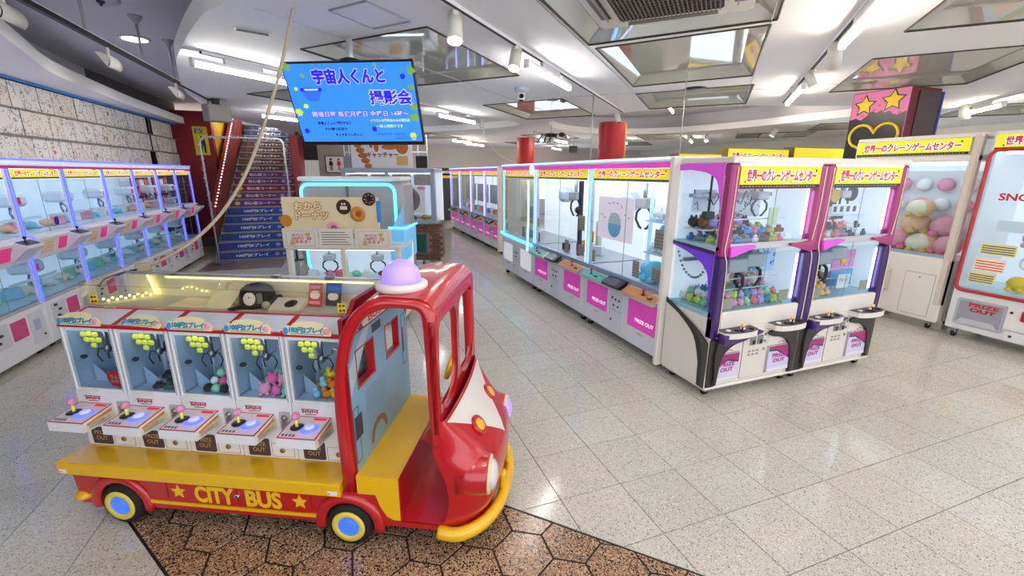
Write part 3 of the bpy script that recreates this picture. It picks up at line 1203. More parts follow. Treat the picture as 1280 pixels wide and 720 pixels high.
pf = [(-1.515, 0.30), (-1.50, 0.10)]
pf += [(rw - 0.15, 0.10)] + arc(rw, 0.115, 0.145, 180, 0, 12) + [(rw + 0.15, 0.105)]
pf += [(fw - 0.15, 0.115)] + arc(fw, 0.115, 0.145, 180, 0, 12) + [(fw + 0.15, 0.125)]
pf += [(0.50, 0.125), (0.50, 0.16), (0.26, 0.162), (0.24, 0.30)]
MB().prism(pf, 'y', 0.0, WD).build('chassis', red_paint, bus)
MB().box(-1.45, 0.2, 0.06, WD - 0.06, 0.085, 0.2).build('underbody', black, bus)
for s in (rw, fw):
    for side_, y0 in ((-1, 0.0), (1, WD)):
        a = MB()
        a.sweep([(x, y0, z) for x, z in arc(s, 0.115, 0.152, 190, -10, 16)], [(0.018 * math.cos(R(k)), 0.03 * math.sin(R(k))) for k in range(0, 360, 45)], up=(0, 1, 0))
        # profile: thin radially, wide sideways
        a.build('wheel_arch', red_paint, bus)
        yo = y0 + side_ * 0.012
        w = MB().lathe([(0.03, -0.07), (0.1, -0.07), (0.115, -0.055), (0.117, -0.02), (0.112, 0.0), (0.095, 0.010), (0.083, 0.008)], (0, 0, 0), (0, side_, 0), 28)
        wo = w.build('wheel', rubber, bus, (s, yo, 0.117))
        MB().lathe([(0.086, 0.006), (0.084, 0.014), (0.06, 0.015), (0.055, 0.010)], (0, 0, 0), (0, side_, 0), 28).build('rim', mat('yellow wheel rim', '#e9d24a', 0.35), wo)
        MB().lathe([(0.056, 0.010), (0.03, 0.017), (0.001, 0.019)], (0, 0, 0), (0, side_, 0), 24).build('lit_disc', hub_lit, wo)
# side panels, stripe, lettering
for a, b in ((-1.085, -0.972), (-0.968, -0.584), (-0.580, -0.19)):
    MB().cbox(a, b, -0.006, 0.0, 0.165 if a > -1.08 else 0.17, 0.276, 0.002).build('side_panel', red_paint, bus)
MB().box(-1.10, -0.15, -0.0075, 0.0, 0.140, 0.158).build('stripe', yellow_paint, bus)
MB().box(-1.51, -1.41, -0.004, 0.0, 0.140, 0.158).build('stripe', yellow_paint, bus)
ylet = mat('yellow bus lettering', '#f0c21a', 0.4)
text('lettering', 'CITY', ylet, bus, (-0.706, -0.0065, 0.222), 0.212, 0.094, 0.02, halo=0.003)
text('lettering', 'BUS', ylet, bus, (-0.438, -0.0065, 0.222), 0.188, 0.094, 0.02, halo=0.003)
for sx in (-0.905, -0.245):
    MB().prism(star_poly(sx, 0.226, 0.042), 'y', -0.0095, -0.006).build('star', ylet, bus)
lk = MB().cyl((-0.582, -0.002, 0.226), (-0.582, -0.014, 0.226), 0.014, n=14)
lk.build('panel_lock', chrome, bus)
MB().cyl((-0.582, -0.014, 0.226), (-0.582, -0.016, 0.226), 0.005, n=8).build('keyhole', black, bus)
MB().ball((-1.485, 0.03, 0.142), 0.055, 0.06, 0.03).build('rear_bumper', yellow_paint, bus)
MB().cbox(-1.545, -1.49, 0.03, WD - 0.03, 0.115, 0.17, 0.02).build('rear_bumper', yellow_paint, bus)
# bench shelf
b = MB().prism([(-0.02, 0.285), (0.0, 0.285), (0.0, 0.30), (0.16, 0.30), (0.16, 0.35), (-0.012, 0.35), (-0.02, 0.343)], 'x', -1.565, -0.02)
b.build('bench_shelf', yellow_paint, bus)
for s0, s1 in ((-1.555, -1.515), (-0.085, -0.035)):
    st = MB().box(s0, s1, -0.0215, -0.02, 0.292, 0.314).build('sticker', sticker, bus)
    MB().box(s0 + 0.004, s0 + 0.012, -0.0225, -0.0215, 0.297, 0.303).build('sticker_mark', signred, st)
MB().box(-1.56, -0.02, 0.15, WD - 0.15, 0.30, 0.348).build('machine_deck', red_paint, bus)
MB().cbox(-1.555, -0.02, 0.42, WD - 0.16, 0.35, 1.044, 0.006).build('rear_cabinet', white, bus)
MB().cbox(-1.565, -0.02, WD - 0.16, WD + 0.02, 0.285, 0.35, 0.006).build('bench_shelf', yellow_paint, bus)
# small castors underneath
for sx in (-0.72, -0.21):
    cs = MB().cyl((sx, 0.10, 0.03), (sx, 0.125, 0.03), 0.03, n=14).build('castor', mat('grey castor rubber', '#8a8a8a', 0.6), bus)
    MB().cbox(sx - 0.02, sx + 0.02, 0.085, 0.14, 0.05, 0.1, 0.004).build('castor_fork', steel, cs)

# ------------------------------------------------ cab: rear wall with two windows
wall_red = mat('dark red cab shell', '#8c0f18', 0.3, coat=0.6)
s0, s1 = 0.035, 0.058
wins = [(0.10, 0.31, 0.80, 1.00), (0.455, 0.66, 0.80, 1.00)]
cells_t = [0.02, 0.10, 0.31, 0.455, 0.66, 0.80]
cw = MB()
for i in range(5):
    t0, t1 = cells_t[i], cells_t[i + 1]
    if any(abs(t0 - w[0]) < 1e-6 for w in wins):
        cw.box(s0, s1, t0, t1, 0.30, 0.80)
        cw.box(s0, s1, t0, t1, 1.00, 1.18)
    else:
        cw.box(s0, s1, t0, t1, 0.30, 1.18)
cw.prism([(0.10, 1.18), (0.72, 1.18), (0.66, 1.235), (0.16, 1.235)], 'x', s0, s1)
cwo = cw.build('cab_wall', wall_red, bus)
bluep = mat('pale blue cab print', '#7fb2d2', 0.35, coat=0.4, noise=0.03, nscale=3)
pr = MB()
for i in range(5):
    t0, t1 = cells_t[i], cells_t[i + 1]
    t0, t1 = max(t0, 0.03), min(t1, 0.79)
    top = 1.075
    if any(abs(t0 - w[0]) < 1e-6 for w in wins):
        pr.box(s1, s1 + 0.0015, t0, t1, 0.40, 0.80)
        pr.box(s1, s1 + 0.0015, t0, t1, 1.00, top)
    else:
        pr.box(s1, s1 + 0.0015, t0, t1, 0.40, top)
pr.build('print_panel', bluep, cwo)
for (t0, t1, z0, z1) in wins:
    f = MB()
    q = 0.013
    for a in ((t0, t1, z0, z0 + q), (t0, t1, z1 - q * .6, z1), (t0, t0 + q * .6, z0, z1), (t1 - q, t1, z0, z1)):
        f.box(s0 - 0.012, s1 + 0.004, *a)
    f.build('window_frame', red_paint, cwo)
grey_line = mat('grey print line', '#4f606c', 0.5)
pale = mat('pale print blue', '#b5d0dd', 0.4)
X = s1 + 0.0022
for (t0, t1, z0, z1) in ((0.03, 0.085, 0.44, 0.73), (0.70, 0.765, 0.66, 0.98)):
    g = MB()
    w = 0.006
    for q in ((t0, t1, z1 - w, z1), (t0, t1, z0, z0 + w), (t0, t0 + w, z0, z1), (t1 - w, t1, z0, z1)):
        g.box(s1 + .0015, X, *q)
    g.build('print_outline', grey_line, cwo)
MB().box(s1 + .0015, X, 0.04, 0.115, 0.56, 0.68).build('print_block', mat('print block dark', '#3c4450', 0.5), cwo)
MB().box(s1 + .0015, X, 0.70, 0.735, 0.74, 0.90).build('print_block', grey_line, cwo)
MB().box(s1 + .0015, X, 0.30, 0.41, 1.015, 1.06).build('print_block', mat('print block dark', '#3c4450', 0.5), cwo)
MB().prism([(0.03, 0.80), (0.03, 0.93), (0.20, 1.075), (0.28, 1.075)], 'x', s1 + .0015, X).build('print_sheen', pale, cwo)
MB().prism(rrect(0.17, 0.42, 0.62, 0.755, 0.03), 'x', s1 + .0015, X).build('print_seat', mat('print seat blue', '#86a9c6', 0.5), cwo)
MB().prism(arc(0.30, 0.44, 0.105, 0, 180, 16) + arc(0.30, 0.44, 0.075, 180, 0, 16), 'x', X, X + .001).build('print_wheel', mat('print wheel brown', '#8a6a3c', 0.5), cwo)
MB().prism(rrect(0.20, 0.50, 1.084, 1.145, 0.02), 'x', s1 + .0015, X + .001).build('name_plaque', mat('white plaque', '#efe8e4', 0.4), cwo)
text('lettering', 'BUS', signred, cwo, (X + 0.001, 0.345, 1.113), 0.16, 0.042, 0.02, face='+x')
MB().prism(star_poly(0.14, 1.098, 0.022), 'x', s1 + .0015, X + .001).build('star', ylet, cwo)
# seat and floor
b = MB().prism([(0.06, 0.40), (0.06, 0.30), (0.15, 0.30), (0.168, 0.24), (0.20, 0.18), (0.235, 0.163), (0.268, 0.163), (0.268, 0.40)], 'y', -0.004, 0.80)
b.build('seat', yellow_paint, bus)
MB().box(0.266, 0.2715, 0.0, 0.80, 0.163, 0.397).build('seat_front', red_paint, bus)
MB().box(0.27, 0.50, 0.0, 0.80, 0.150, 0.163).build('cab_floor', mat('red cab floor', '#cc1a22', 0.35, coat=0.3), bus)

# ------------------------------------------------ cab: side frames, roof, screen
side_out = [(-0.018, 0.30), (-0.018, 0.72), (0.0, 0.92), (0.046, 1.114), (0.117, 1.225), (0.213, 1.285), (0.335, 1.29), (0.43, 1.28), (0.478, 1.235), (0.488, 1.17), (0.483, 1.0), (0.479, 0.73), (0.50, 0.62)]
side_in = [(0.052, 0.30), (0.046, 0.80), (0.058, 0.962), (0.106, 1.117), (0.169, 1.20), (0.261, 1.243), (0.36, 1.247), (0.408, 1.235), (0.423, 1.19), (0.428, 1.057), (0.434, 0.80), (0.437, 0.62), (0.44, 0.56)]
so, si = smooth_open(side_out, 3), smooth_open(side_in, 3)
for y0, y1 in ((0.0, 0.055), (WD - 0.055, WD)):
    b = MB()
    n = len(so)
    vs = []
    bev = 0.012
    for yy, ins in ((y0, bev), (y0 + bev, 0), (y1 - bev, 0), (y1, bev)):
        for k in range(n):
            o_, i_ = Vector(so[k]), Vector(si[k])
            d = (i_ - o_).normalized() * ins
            vs.append((o_.x + d.x, yy, o_.y + d.y))
        for k in range(n):
            o_, i_ = Vector(so[k]), Vector(si[k])
            d = (o_ - i_).normalized() * ins
            vs.append((i_.x + d.x, yy, i_.y + d.y))
    fs = []
    st = 2 * n
    for k in range(n - 1):
        fs.append((k, n + k, n + k + 1, k + 1))                       # near face
        q = 3 * st
        fs.append((q + k, q + k + 1, q + n + k + 1, q + n + k))       # far face
        for r_ in range(3):
            a, c = r_ * st, (r_ + 1) * st
            fs.append((a + k, a + k + 1, c + k + 1, c + k))
            fs.append((a + n + k, c + n + k, c + n + k + 1, a + n + k + 1))
    for r_ in range(3):
        a, c = r_ * st, (r_ + 1) * st
        fs.append((a, c, c + n, a + n))
        fs.append((a + n - 1, a + 2 * n - 1, c + 2 * n - 1, c + n - 1))
    b.add(vs, fs, True)
    b.build('side_frame', red_paint, bus)


def roof_z(t):
    u = (t - WD / 2) / (WD / 2)
    return 0.03 * (1 - u * u)


b = MB()
rp = [(-0.01, 0.9), (0.046, 1.114), (0.117, 1.225), (0.213, 1.285), (0.335, 1.291), (0.43, 1.281), (0.478, 1.236), (0.487, 1.175)]
rp = smooth_open(rp, 3)
ri = [(0.058, 1.11), (0.066, 1.15), (0.095, 1.19), (0.15, 1.228), (0.225, 1.254), (0.335, 1.257), (0.415, 1.245), (0.445, 1.22), (0.452, 1.175)]
ri = smooth_open(ri, 3)
sel = range(4, len(rp))
m_ = len(list(sel))
mi_ = len(ri)
b.grid(lambda u, v: (rp[4 + round(u * (m_ - 1))][0], 0.02 + v * (WD - 0.04), rp[4 + round(u * (m_ - 1))][1] + roof_z(0.02 + v * (WD - 0.04)) * min(1, u * 3, (1 - u) * 3)), m_ - 1, 12)
b.grid(lambda u, v: (ri[round(u * (mi_ - 1))][0], 0.02 + v * (WD - 0.04), ri[round(u * (mi_ - 1))][1]), mi_ - 1, 12, flip=True)
b.build('roof', red_paint, bus)
# windscreen: one frame with two arched openings
zt, zb = 1.245, 0.60


def arch_open(t0, t1, z0, z1, r):
    return rrect(t0, t1, z0, z1, r, 5)


ops = [arch_open(0.035, 0.384, 0.715, 1.20, 0.13), arch_open(0.436, 0.785, 0.715, 1.20, 0.13)]
outline = rrect(0.0, WD, zb, zt, 0.05, 4)
me_f = flat_with_holes('screen_frame', outline, ops, 0.0, red_paint)
vs = [v.co.copy() for v in me_f.vertices]
fc = [tuple(p.vertices) for p in me_f.polygons]
bpy.data.meshes.remove(me_f)


def screen_s(z):
    return 0.483 + 0.05 * max(0.0, (0.80 - z)) ** 1.0


b = MB()
n = len(vs)
th = 0.032
b.add([(screen_s(v.y), v.x, v.y) for v in vs] + [(screen_s(v.y) - th, v.x, v.y) for v in vs], [f for f in fc] + [tuple(i + n for i in f[::-1]) for f in fc])
k = 0
for loop in [outline] + ops:
    m2 = len(loop)
    idx = []
    for (x, z) in loop:
        idx.append(min(range(n), key=lambda q: (vs[q].x - x) ** 2 + (vs[q].y - z) ** 2))
    base = len(b.v) - 2 * n
    for q in range(m2):
        a, c = idx[q], idx[(q + 1) % m2]
        b.f.append((base + a, base + c, base + n + c, base + n + a))
        b.sm.append(True)
b.build('screen_frame', red_paint, bus)
# dashboard and steering wheel
MB().prism([(0.38, 0.60), (0.44, 0.68), (0.485, 0.70), (0.485, 0.56)], 'y', 0.03, WD - 0.03).build('dashboard', wall_red, bus)
stw = MB()
cst = Vector((0.392, 0.60, 0.73))
stw.tube([cst + Vector((0.085 * math.sin(R(a)) * 0.30, 0.085 * math.cos(R(a)), 0.085 * math.sin(R(a)) * 0.95)) for a in range(0, 360, 18)], 0.014, 8, closed=True)
swo = stw.build('steering_wheel', yellow_paint, bus)
MB().cyl(cst, cst + Vector((0.06, 0, -0.05)), 0.016, n=10).build('steering_column', black, swo)
b = MB()
for a in (90, 210, 330):
    b.cyl(cst, cst + Vector((0.085 * math.sin(R(a)) * 0.30, 0.085 * math.cos(R(a)), 0.085 * math.sin(R(a)) * 0.95)), 0.009, n=6)
b.build('spokes', yellow_paint, swo)

# ------------------------------------------------ nose
prof_f = [(0.155, 0.655), (0.20, 0.70), (0.28, 0.722), (0.36, 0.727), (0.42, 0.715), (0.47, 0.685), (0.53, 0.635), (0.60, 0.575), (0.66, 0.530), (0.705, 0.500)]   # (z, front s)


def lerp_tab(tab, z):
    for (a, fa), (c, fc_) in zip(tab, tab[1:]):
        if z <= c:
            t = max(0, (z - a) / (c - a))
            return fa + (fc_ - fa) * t
    return tab[-1][1]


rear_tab = [(0.155, 0.475), (0.20, 0.50), (0.30, 0.515), (0.40, 0.50), (0.50, 0.462), (0.58, 0.442), (0.705, 0.44)]


def nose_pt(z, v):
    """v 0..1 around the nose from the near rear edge to the far rear edge"""
    f, r_ = lerp_tab(prof_f, z), lerp_tab(rear_tab, z)
    cr = min(0.17, (f - r_) * 0.95)          # corner radius
    segs = [(f - cr - r_), cr * math.pi / 2, WD - 2 * cr, cr * math.pi / 2, (f - cr - r_)]
    tot = sum(segs)
    d = v * tot
    bulge = 0.018
    if d <= segs[0]:
        return (r_ + d, 0.0, z)
    d -= segs[0]
    if d <= segs[1]:
        a = d / cr
        return (f - cr + cr * math.sin(a), cr - cr * math.cos(a), z)
    d -= segs[1]
    if d <= segs[2]:
        u = d / segs[2]
        return (f + bulge * math.sin(math.pi * u), cr + d, z)
    d -= segs[2]
    if d <= segs[3]:
        a = d / cr
        return (f - cr + cr * math.cos(a), WD - cr + cr * math.sin(a), z)
    d -= segs[3]
    return (f - cr - d, WD, z)


b = MB()
zs = [0.155, 0.18, 0.22, 0.27, 0.32, 0.36, 0.39, 0.42, 0.44, 0.455, 0.47, 0.485, 0.50, 0.515, 0.53, 0.55, 0.575, 0.60, 0.63, 0.66, 0.685, 0.705]
b.grid(lambda u, v: nose_pt(zs[round(u * 21)], v), 21, 56, flip=True)
b.build('nose', red_paint, bus)
# inner side of the nose (the foot well)
b = MB()
b.grid(lambda u, v: (lerp_tab(rear_tab, 0.155 + u * 0.55) - 0.001 + 0.05 * math.sin(math.pi * v) * (1 - u), v * WD, 0.155 + u * 0.55), 10, 8)
b.build('foot_well', red_paint, bus)
MB().prism([(0.47, 0.0), (0.60, 0.02), (0.69, 0.12), (0.70, 0.41), (0.69, WD - 0.12), (0.60, WD - 0.02), (0.47, WD)], 'z', 0.125, 0.16).build('nose_floor', wall_red, bus)


def nose_s(z, t):
    f, r_ = lerp_tab(prof_f, z), lerp_tab(rear_tab, z)
    cr = min(0.17, (f - r_) * 0.95)
    u = min(1, max(0, (t - cr) / (WD - 2 * cr)))
    e = min(t, WD - t)
    sag = cr - math.sqrt(max(0, cr * cr - (cr - e) ** 2)) if e < cr else 0.0
    return f + 0.018 * math.sin(math.pi * u) - sag


def hood(z, t, off):
    p = Vector((nose_s(z, t), t, z))
    a = Vector((nose_s(z + 0.004, t), t, z + 0.004)) - p
    c = Vector((nose_s(z, t + 0.004), t + 0.004, z)) - p
    n = c.cross(a).normalized()
    if n.x < 0:
        n = -n
    return p + n * off


# white blaze on the bonnet: broad under the screen, coming to a point between the lamps
def blaze_half(z):
    u = max(0, (z - 0.43) / (0.695 - 0.43))
    return 0.002 + 0.37 * u ** 1.15


b = MB()
b.grid(lambda u, v: hood(0.43 + u * 0.262, WD / 2 + (v * 2 - 1) * blaze_half(0.43 + u * 0.262), 0.0035), 24, 20, flip=True)
b.build('white_blaze', plate_white, bus)
for tt in (0.235, WD - 0.235):
    p = hood(0.565, tt, 0.004)
    nrm = (hood(0.565, tt, 0.02) - p).normalized()
    lt = MB().lathe([(0.052, -0.01), (0.052, 0.012), (0.043, 0.016), (0.036, 0.012)], p, nrm, 18).build('indicator', red_paint, bus)
    MB().lathe([(0.037, 0.010), (0.03, 0.018), (0.001, 0.022)], p, nrm, 16).build('indicator_lens', yellow_paint, lt)
for tt, lens in ((0.105, mat('unlit lamp lens', '#d9d6dc', 0.2, coat=0.5)), (WD - 0.105, purple_lit)):
    d = Vector((1, 0.03 if tt < 0.4 else -0.03, -0.03)).normalized()
    p = Vector((0.605, tt, 0.385))
    h = MB().lathe([(0.115, -0.06), (0.108, 0.02), (0.098, 0.075), (0.095, 0.088)], p, d, 24).build('headlamp', red_paint, bus)
    MB().lathe([(0.096, 0.086), (0.092, 0.096), (0.080, 0.098)], p, d, 24).build('headlamp_ring', mat('cream lamp ring', '#e8dcae', 0.4), h)
    MB().lathe([(0.080, 0.092), (0.07, 0.112), (0.045, 0.125), (0.001, 0.132)], p, d, 20).build('headlamp_lens', lens, h)
# bumper bar
bp = smooth_open([(0.46, -0.012, 0.125), (0.56, -0.015, 0.125), (0.66, 0.06, 0.13), (0.725, 0.20, 0.135), (0.745, 0.41, 0.135), (0.725, 0.62, 0.135), (0.66, 0.76, 0.13), (0.56, 0.835, 0.125), (0.46, 0.832, 0.125)], 5)
b = MB()
b.sweep(bp, [(0.036 * math.cos(R(k)), 0.030 * math.sin(R(k))) for k in range(0, 360, 30)], up=(0, 0, 1))
b.build('bumper', yellow_paint, bus)
b = MB()
b.grid(lambda u, v: (nose_pt(0.16, v)[0] + 0.012 * u, nose_pt(0.16, v)[1], 0.165 + 0.05 * u), 2, 30)
for tt in (0.30, 0.52):
    MB().cbox(0.715, 0.75, tt - 0.03, tt + 0.03, 0.16, 0.26, 0.012).build('bumper_horn', yellow_paint, bus)
# roof dome
dm = MB().lathe([(0.118, 0.0), (0.118, 0.022), (0.108, 0.03), (0.085, 0.03)], (0.285, 0.165, 1.30), (0, 0, 1), 28).build('dome_base', mat('white dome base', '#e8e0dc', 0.35), bus)
MB().lathe([(0.088, 0.028), (0.088, 0.055), (0.078, 0.09), (0.055, 0.115), (0.025, 0.128), (0.001, 0.131)], (0.285, 0.165, 1.30), (0, 0, 1), 28).build('dome_light', purple_lit, dm)

# ================================================================ prizes
PRIZE_ME = {}


def prize_mesh(kind, r, m):
    key = (kind, round(r, 3), m.name)
    if key in PRIZE_ME:
        return PRIZE_ME[key]
    b = MB()
    if kind == 'plush':           # round plush toy: body, head bump, two ears, feet
        b.ball((0, 0, r * 0.9), r, r * 0.9, r * 0.9, 10, 6)
        for s in (-1, 1):
            b.ball((s * r * 0.55, 0, r * 1.7), r * 0.32, r * 0.22, r * 0.42, 6, 4)
            b.ball((s * r * 0.5, -r * 0.65, r * 0.25), r * 0.35, r * 0.4, r * 0.25, 6, 4)
    elif kind == 'capsule':
        b.ball((0, 0, r), r, r, r, 10, 6)
        b.lathe([(r * 1.0, r - .08 * r), (r * 1.06, r - .06 * r), (r * 1.06, r + .06 * r), (r * 1.0, r + .08 * r)], n=10)
    elif kind == 'duck':
        b.ball((0, 0, r * 0.7), r, r * 0.8, r * 0.7, 8, 5)
        b.ball((-r * 0.55, 0, r * 1.45), r * 0.55, r * 0.55, r * 0.55, 8, 5)
        b.ball((-r * 1.1, 0, r * 1.35), r * 0.25, r * 0.3, r * 0.12, 6, 4)
        b.ball((r * 0.95, 0, r * 1.0), r * 0.35, r * 0.3, r * 0.25, 6, 4)
    elif kind == 'cushion':
        b.ball((0, 0, r * 0.62), r * 1.1, r * 0.95, r * 0.62, 12, 8)
        for s in (-1, 1):
            b.ball((s * r * 0.55, -r * 0.85, r * 0.22), r * 0.34, r * 0.42, r * 0.22, 8, 5)
    elif kind == 'box':
        b.cbox(-r, r, -r * 0.6, r * 0.6, 0, r * 1.6, r * 0.08)
    elif kind == 'tag':
        b.cbox(-r, r, -r * 0.5, r * 0.5, 0, r * 0.8, r * 0.2)
        b.cbox(-r * .5, r * .5, -r * 0.3, r * 0.3, r * .8, r * 1.4, r * 0.2)
    PRIZE_ME[key] = b.mesh(kind, m)
    return PRIZE_ME[key]


def heap(origin, rz, x0, x1, y0, y1, z, rows, cols, r, kind, palette, name, where, group, cat='toy', layers=1, seed=1, slope=0.0):
    """individual prizes set out in a loose heap; palette = [(colour word, material)]"""
    rd = random.Random(seed)
    M = Matrix.Translation(origin) @ Matrix.Rotation(rz, 4, 'Z')
    for L in range(layers):
        rr, cc = rows - L, cols - L
        if rr < 1 or cc < 1:
            break
        for i in range(rr):
            for j in range(cc):
                cw_, m = palette[rd.randrange(len(palette))]
                ix = (x1 - x0) * L / (2 * cols)
                iy = (y1 - y0) * L / (2 * rows)
                px = x0 + ix + (x1 - x0 - 2 * ix) * (j + 0.5) / cc + rd.uniform(-.12, .12) * r
                py = y0 + iy + (y1 - y0 - 2 * iy) * (i + 0.5) / rr + rd.uniform(-.12, .12) * r
                pz = z + L * r * 1.45
                k = rd.uniform(0.9, 1.05)
                o = bpy.data.objects.new(name, prize_mesh(kind, r, m))
                COL.objects.link(o)
                o.location = M @ Vector((px, py, pz))
                o.rotation_euler = (0, 0, rz + rd.uniform(-0.7, 0.7))
                o.scale = (k, k, k)
                tag(o, '%s %s, %s layer, %s row, %s along' % (cw_, where, ('bottom', 'second', 'top')[L], ORD[i], ORD[j]), cat, group)


pc = {
    'red': mat('prize red', '#d8322e', 0.6), 'orange': mat('prize orange', '#f08a1e', 0.6), 'yellow': mat('prize yellow', '#f4cf2a', 0.6),
    'blue': mat('prize blue', '#3a8fd8', 0.6), 'sky blue': mat('prize sky blue', '#8fd2ea', 0.7), 'pink': mat('prize pink', '#f0a0bc', 0.8),
    'mint': mat('prize mint', '#8fdcb8', 0.8), 'lilac': mat('prize lilac', '#b9a2dc', 0.8), 'white': mat('prize white', '#eeeeee', 0.8),
    'black': mat('prize black', '#25252a', 0.7), 'dark green': mat('prize dark green', '#2c5a4a', 0.6), 'lime': mat('prize lime', '#c6e05a', 0.7),
    'peach': mat('prize peach', '#f4bd94', 0.9), 'coral': mat('prize coral', '#ee6f78', 0.8), 'teal': mat('prize teal', '#2f8f9c', 0.7),
    'brown': mat('prize brown', '#7a5238', 0.8), 'hot pink': mat('prize hot pink', '#ec6ea4', 0.85), 'mustard': mat('prize mustard', '#d6b44a', 0.85),
    'cream': mat('prize cream', '#f2e6cc', 0.85), 'grey': mat('prize grey', '#8b8f98', 0.7),
}


def pal(*names):
    return [(n, pc[n]) for n in names]


# ================================================================ five mini crane machines on the bus
mw, md = 0.304, 0.25
deck = 0.35
tealtxt = mat('teal price lettering', '#1f8fb0', 0.5)
signcream = mat('cream price sign', '#e9dcae', 0.5)
signpink = mat('pink sign flower', '#e9a0b4', 0.6)
puff = mat('yellow puffy tag', '#e8ea52', 0.6, emit=0.06)
disc_lit = mat('lit blue button disc', '#6f86ff', 0.3, emit=0.45, ecol='#5a6cff')
reddisp = mat('red digit display', '#c01030', 0.3, emit=0.3)
prizeflap = mat('smoked prize flap', '#51404a', 0.25)
bluewall = mat('pale blue machine lining', '#a9bccf', 0.5)
pinkball = mat('pink joystick ball', '#e38fb0', 0.15, coat=0.8)
goldtxt = mat('gold lettering', '#b79a5a', 0.5)


def mini(k):
    t = thing('mini_crane_machine', '', 'crane machine', bw(-1.557 + k * 0.3075, 0.145, deck), BUS_RZ, 'mini crane machines on the bus')
    b = MB()
    b.cbox(0, mw, 0, md, 0.0, 0.33, 0.004)
    b.build('cabinet', white, t)
    for x in (0, mw - 0.020):
        for y in (0, md - 0.02):
            MB().cbox(x, x + 0.020, y, y + 0.02, 0.33, 0.69, 0.003).build('window_post', white, t)
    for z in (0.33, 0.672):
        MB().cbox(0.02, mw - 0.02, 0, 0.015, z, z + 0.016, 0.002).build('window_rail', white, t)
    MB().box(0.03, mw - 0.03, 0.022, 0.028, 0.680, 0.688).build('inner_light', tubewhite, t)
    for x in (0.0075, mw - 0.0125):
        MB().box(x, x + 0.004, -0.003, 0, 0.335, 0.69).build('frame_groove', greyedge, t)
    MB().box(0.02, mw - 0.02, 0.006, 0.009, 0.345, 0.672).build('window_pane', glass, t)
    MB().box(0.012, mw - 0.012, 0.02, md - 0.02, 0.33, 0.338).build('tray', bluewall, t)
    MB().box(0.012, mw - 0.012, md - 0.012, md - 0.008, 0.338, 0.69).build('back_lining', bluewall, t)
    # sloping partition to the prize chute
    MB().prism([(0.02, 0.338), (0.13, 0.338), (0.02, 0.44)], 'y', 0.10, 0.105).build('chute_guard', bluewall, t)
    for x in (0.001, mw - 0.005):
        MB().box(x, x + 0.004, 0.02, md - 0.02, 0.338, 0.69).build('side_lining', bluewall, t)
    # roof: red rails around a pale panel
    b = MB()
    b.cbox(0, mw, -0.004, 0.016, 0.69, 0.708, 0.003)
    b.prism([(0.016, 0.69), (0.016, 0.708), (0.15, 0.75), (0.15, 0.735)], 'x', 0.0, 0.012)
    b.prism([(0.016, 0.69), (0.016, 0.708), (0.15, 0.75), (0.15, 0.735)], 'x', mw - 0.012, mw)
    b.cbox(0, mw, 0.15, 0.165, 0.732, 0.752, 0.003)
    b.build('roof_rail', red_paint, t)
    MB().prism([(0.016, 0.698), (0.016, 0.704), (0.15, 0.746), (0.15, 0.740)], 'x', 0.012, mw - 0.012).build('roof_panel', mat('milky roof panel', '#dfe4f2', 0.12, coat=0.5), t)
    # price sign
    sh = [(0.0, 0.0), (0.235, 0.0), (0.24, 0.02), (0.215, 0.045), (0.19, 0.042)] + [(0.12 + 0.085 * math.cos(R(a)), 0.045 + 0.024 * math.sin(R(a))) for a in range(20, 170, 18)] + [(0.035, 0.042), (0.01, 0.045), (-0.012, 0.02)]
    sg = MB().prism(sh, 'y', -0.004, 0.004)
    so_ = sg.build('price_sign', signcream, t, (0.025 if k != 1 else 0.04, -0.012 if k != 1 else 0.02, 0.706), (R(-12) if k != 1 else R(-48), 0, 0 if k != 1 else R(-7)))
    text('lettering', '100円2プレイ', tealtxt, so_, (0.112, -0.004, 0.026), 0.17, 0.029, 0.02, halo=0.0014)
    MB().box(0.03, 0.2, -0.005, -0.004, 0.005, 0.008).build('sign_rule', tealtxt, so_)
    MB().ball((0.212, -0.004, 0.022), 0.017, 0.003, 0.015, 8, 5).build('sign_flower', signpink, so_)
    MB().ball((0.008, -0.004, 0.018), 0.014, 0.003, 0.018, 8, 5).build('sign_bird', pc['blue'], so_)
    # gantry rollers and claw
    ga = MB().box(0.02, mw - 0.02, 0.115, 0.135, 0.645, 0.665).build('gantry', red_paint if k != 1 else steel, t)
    for x in (0.10, 0.145):
        g = MB().cyl((x, 0.09, 0.655), (x, 0.14, 0.655), 0.018, n=12).build('roller', mat('roller cream', '#d8d2c4', 0.4), ga)
    cx, cyy, cz = 0.125, 0.11, 0.565
    cl = MB().cyl((cx, cyy, cz + 0.09), (cx, cyy, cz - 0.03), 0.012, n=8)
    cl.ball((cx, cyy, cz - 0.035), 0.02, 0.02, 0.025, 8, 6)
    co = cl.build('claw', steel, t)
    for a in (0, 130, 230):
        u = Vector((math.cos(R(a)), math.sin(R(a)) * 0.6, 0))
        c0 = Vector((cx, cyy, cz - 0.035))
        MB().tube([c0, c0 + u * 0.045 + Vector((0, 0, 0.005)), c0 + u * 0.06 + Vector((0, 0, -0.03)), c0 + u * 0.04 + Vector((0, 0, -0.07))], 0.0035, 6).build('claw_arm', darkgrey, co)
    MB().tube([(cx + 0.02, cyy, cz - 0.03), (cx + 0.06, cyy, cz), (cx + 0.07, cyy - 0.01, cz + 0.03), (cx + 0.11, cyy, cz + 0.01), (mw - 0.03, cyy, cz + 0.035)], 0.005, 6).build('cable', black if k < 2 else chrome, co)
    if k in (0, 1):
        MB().ball((cx + 0.065, cyy - 0.012, cz + 0.005), 0.016, 0.014, 0.032, 8, 6).build('plug', black, co)
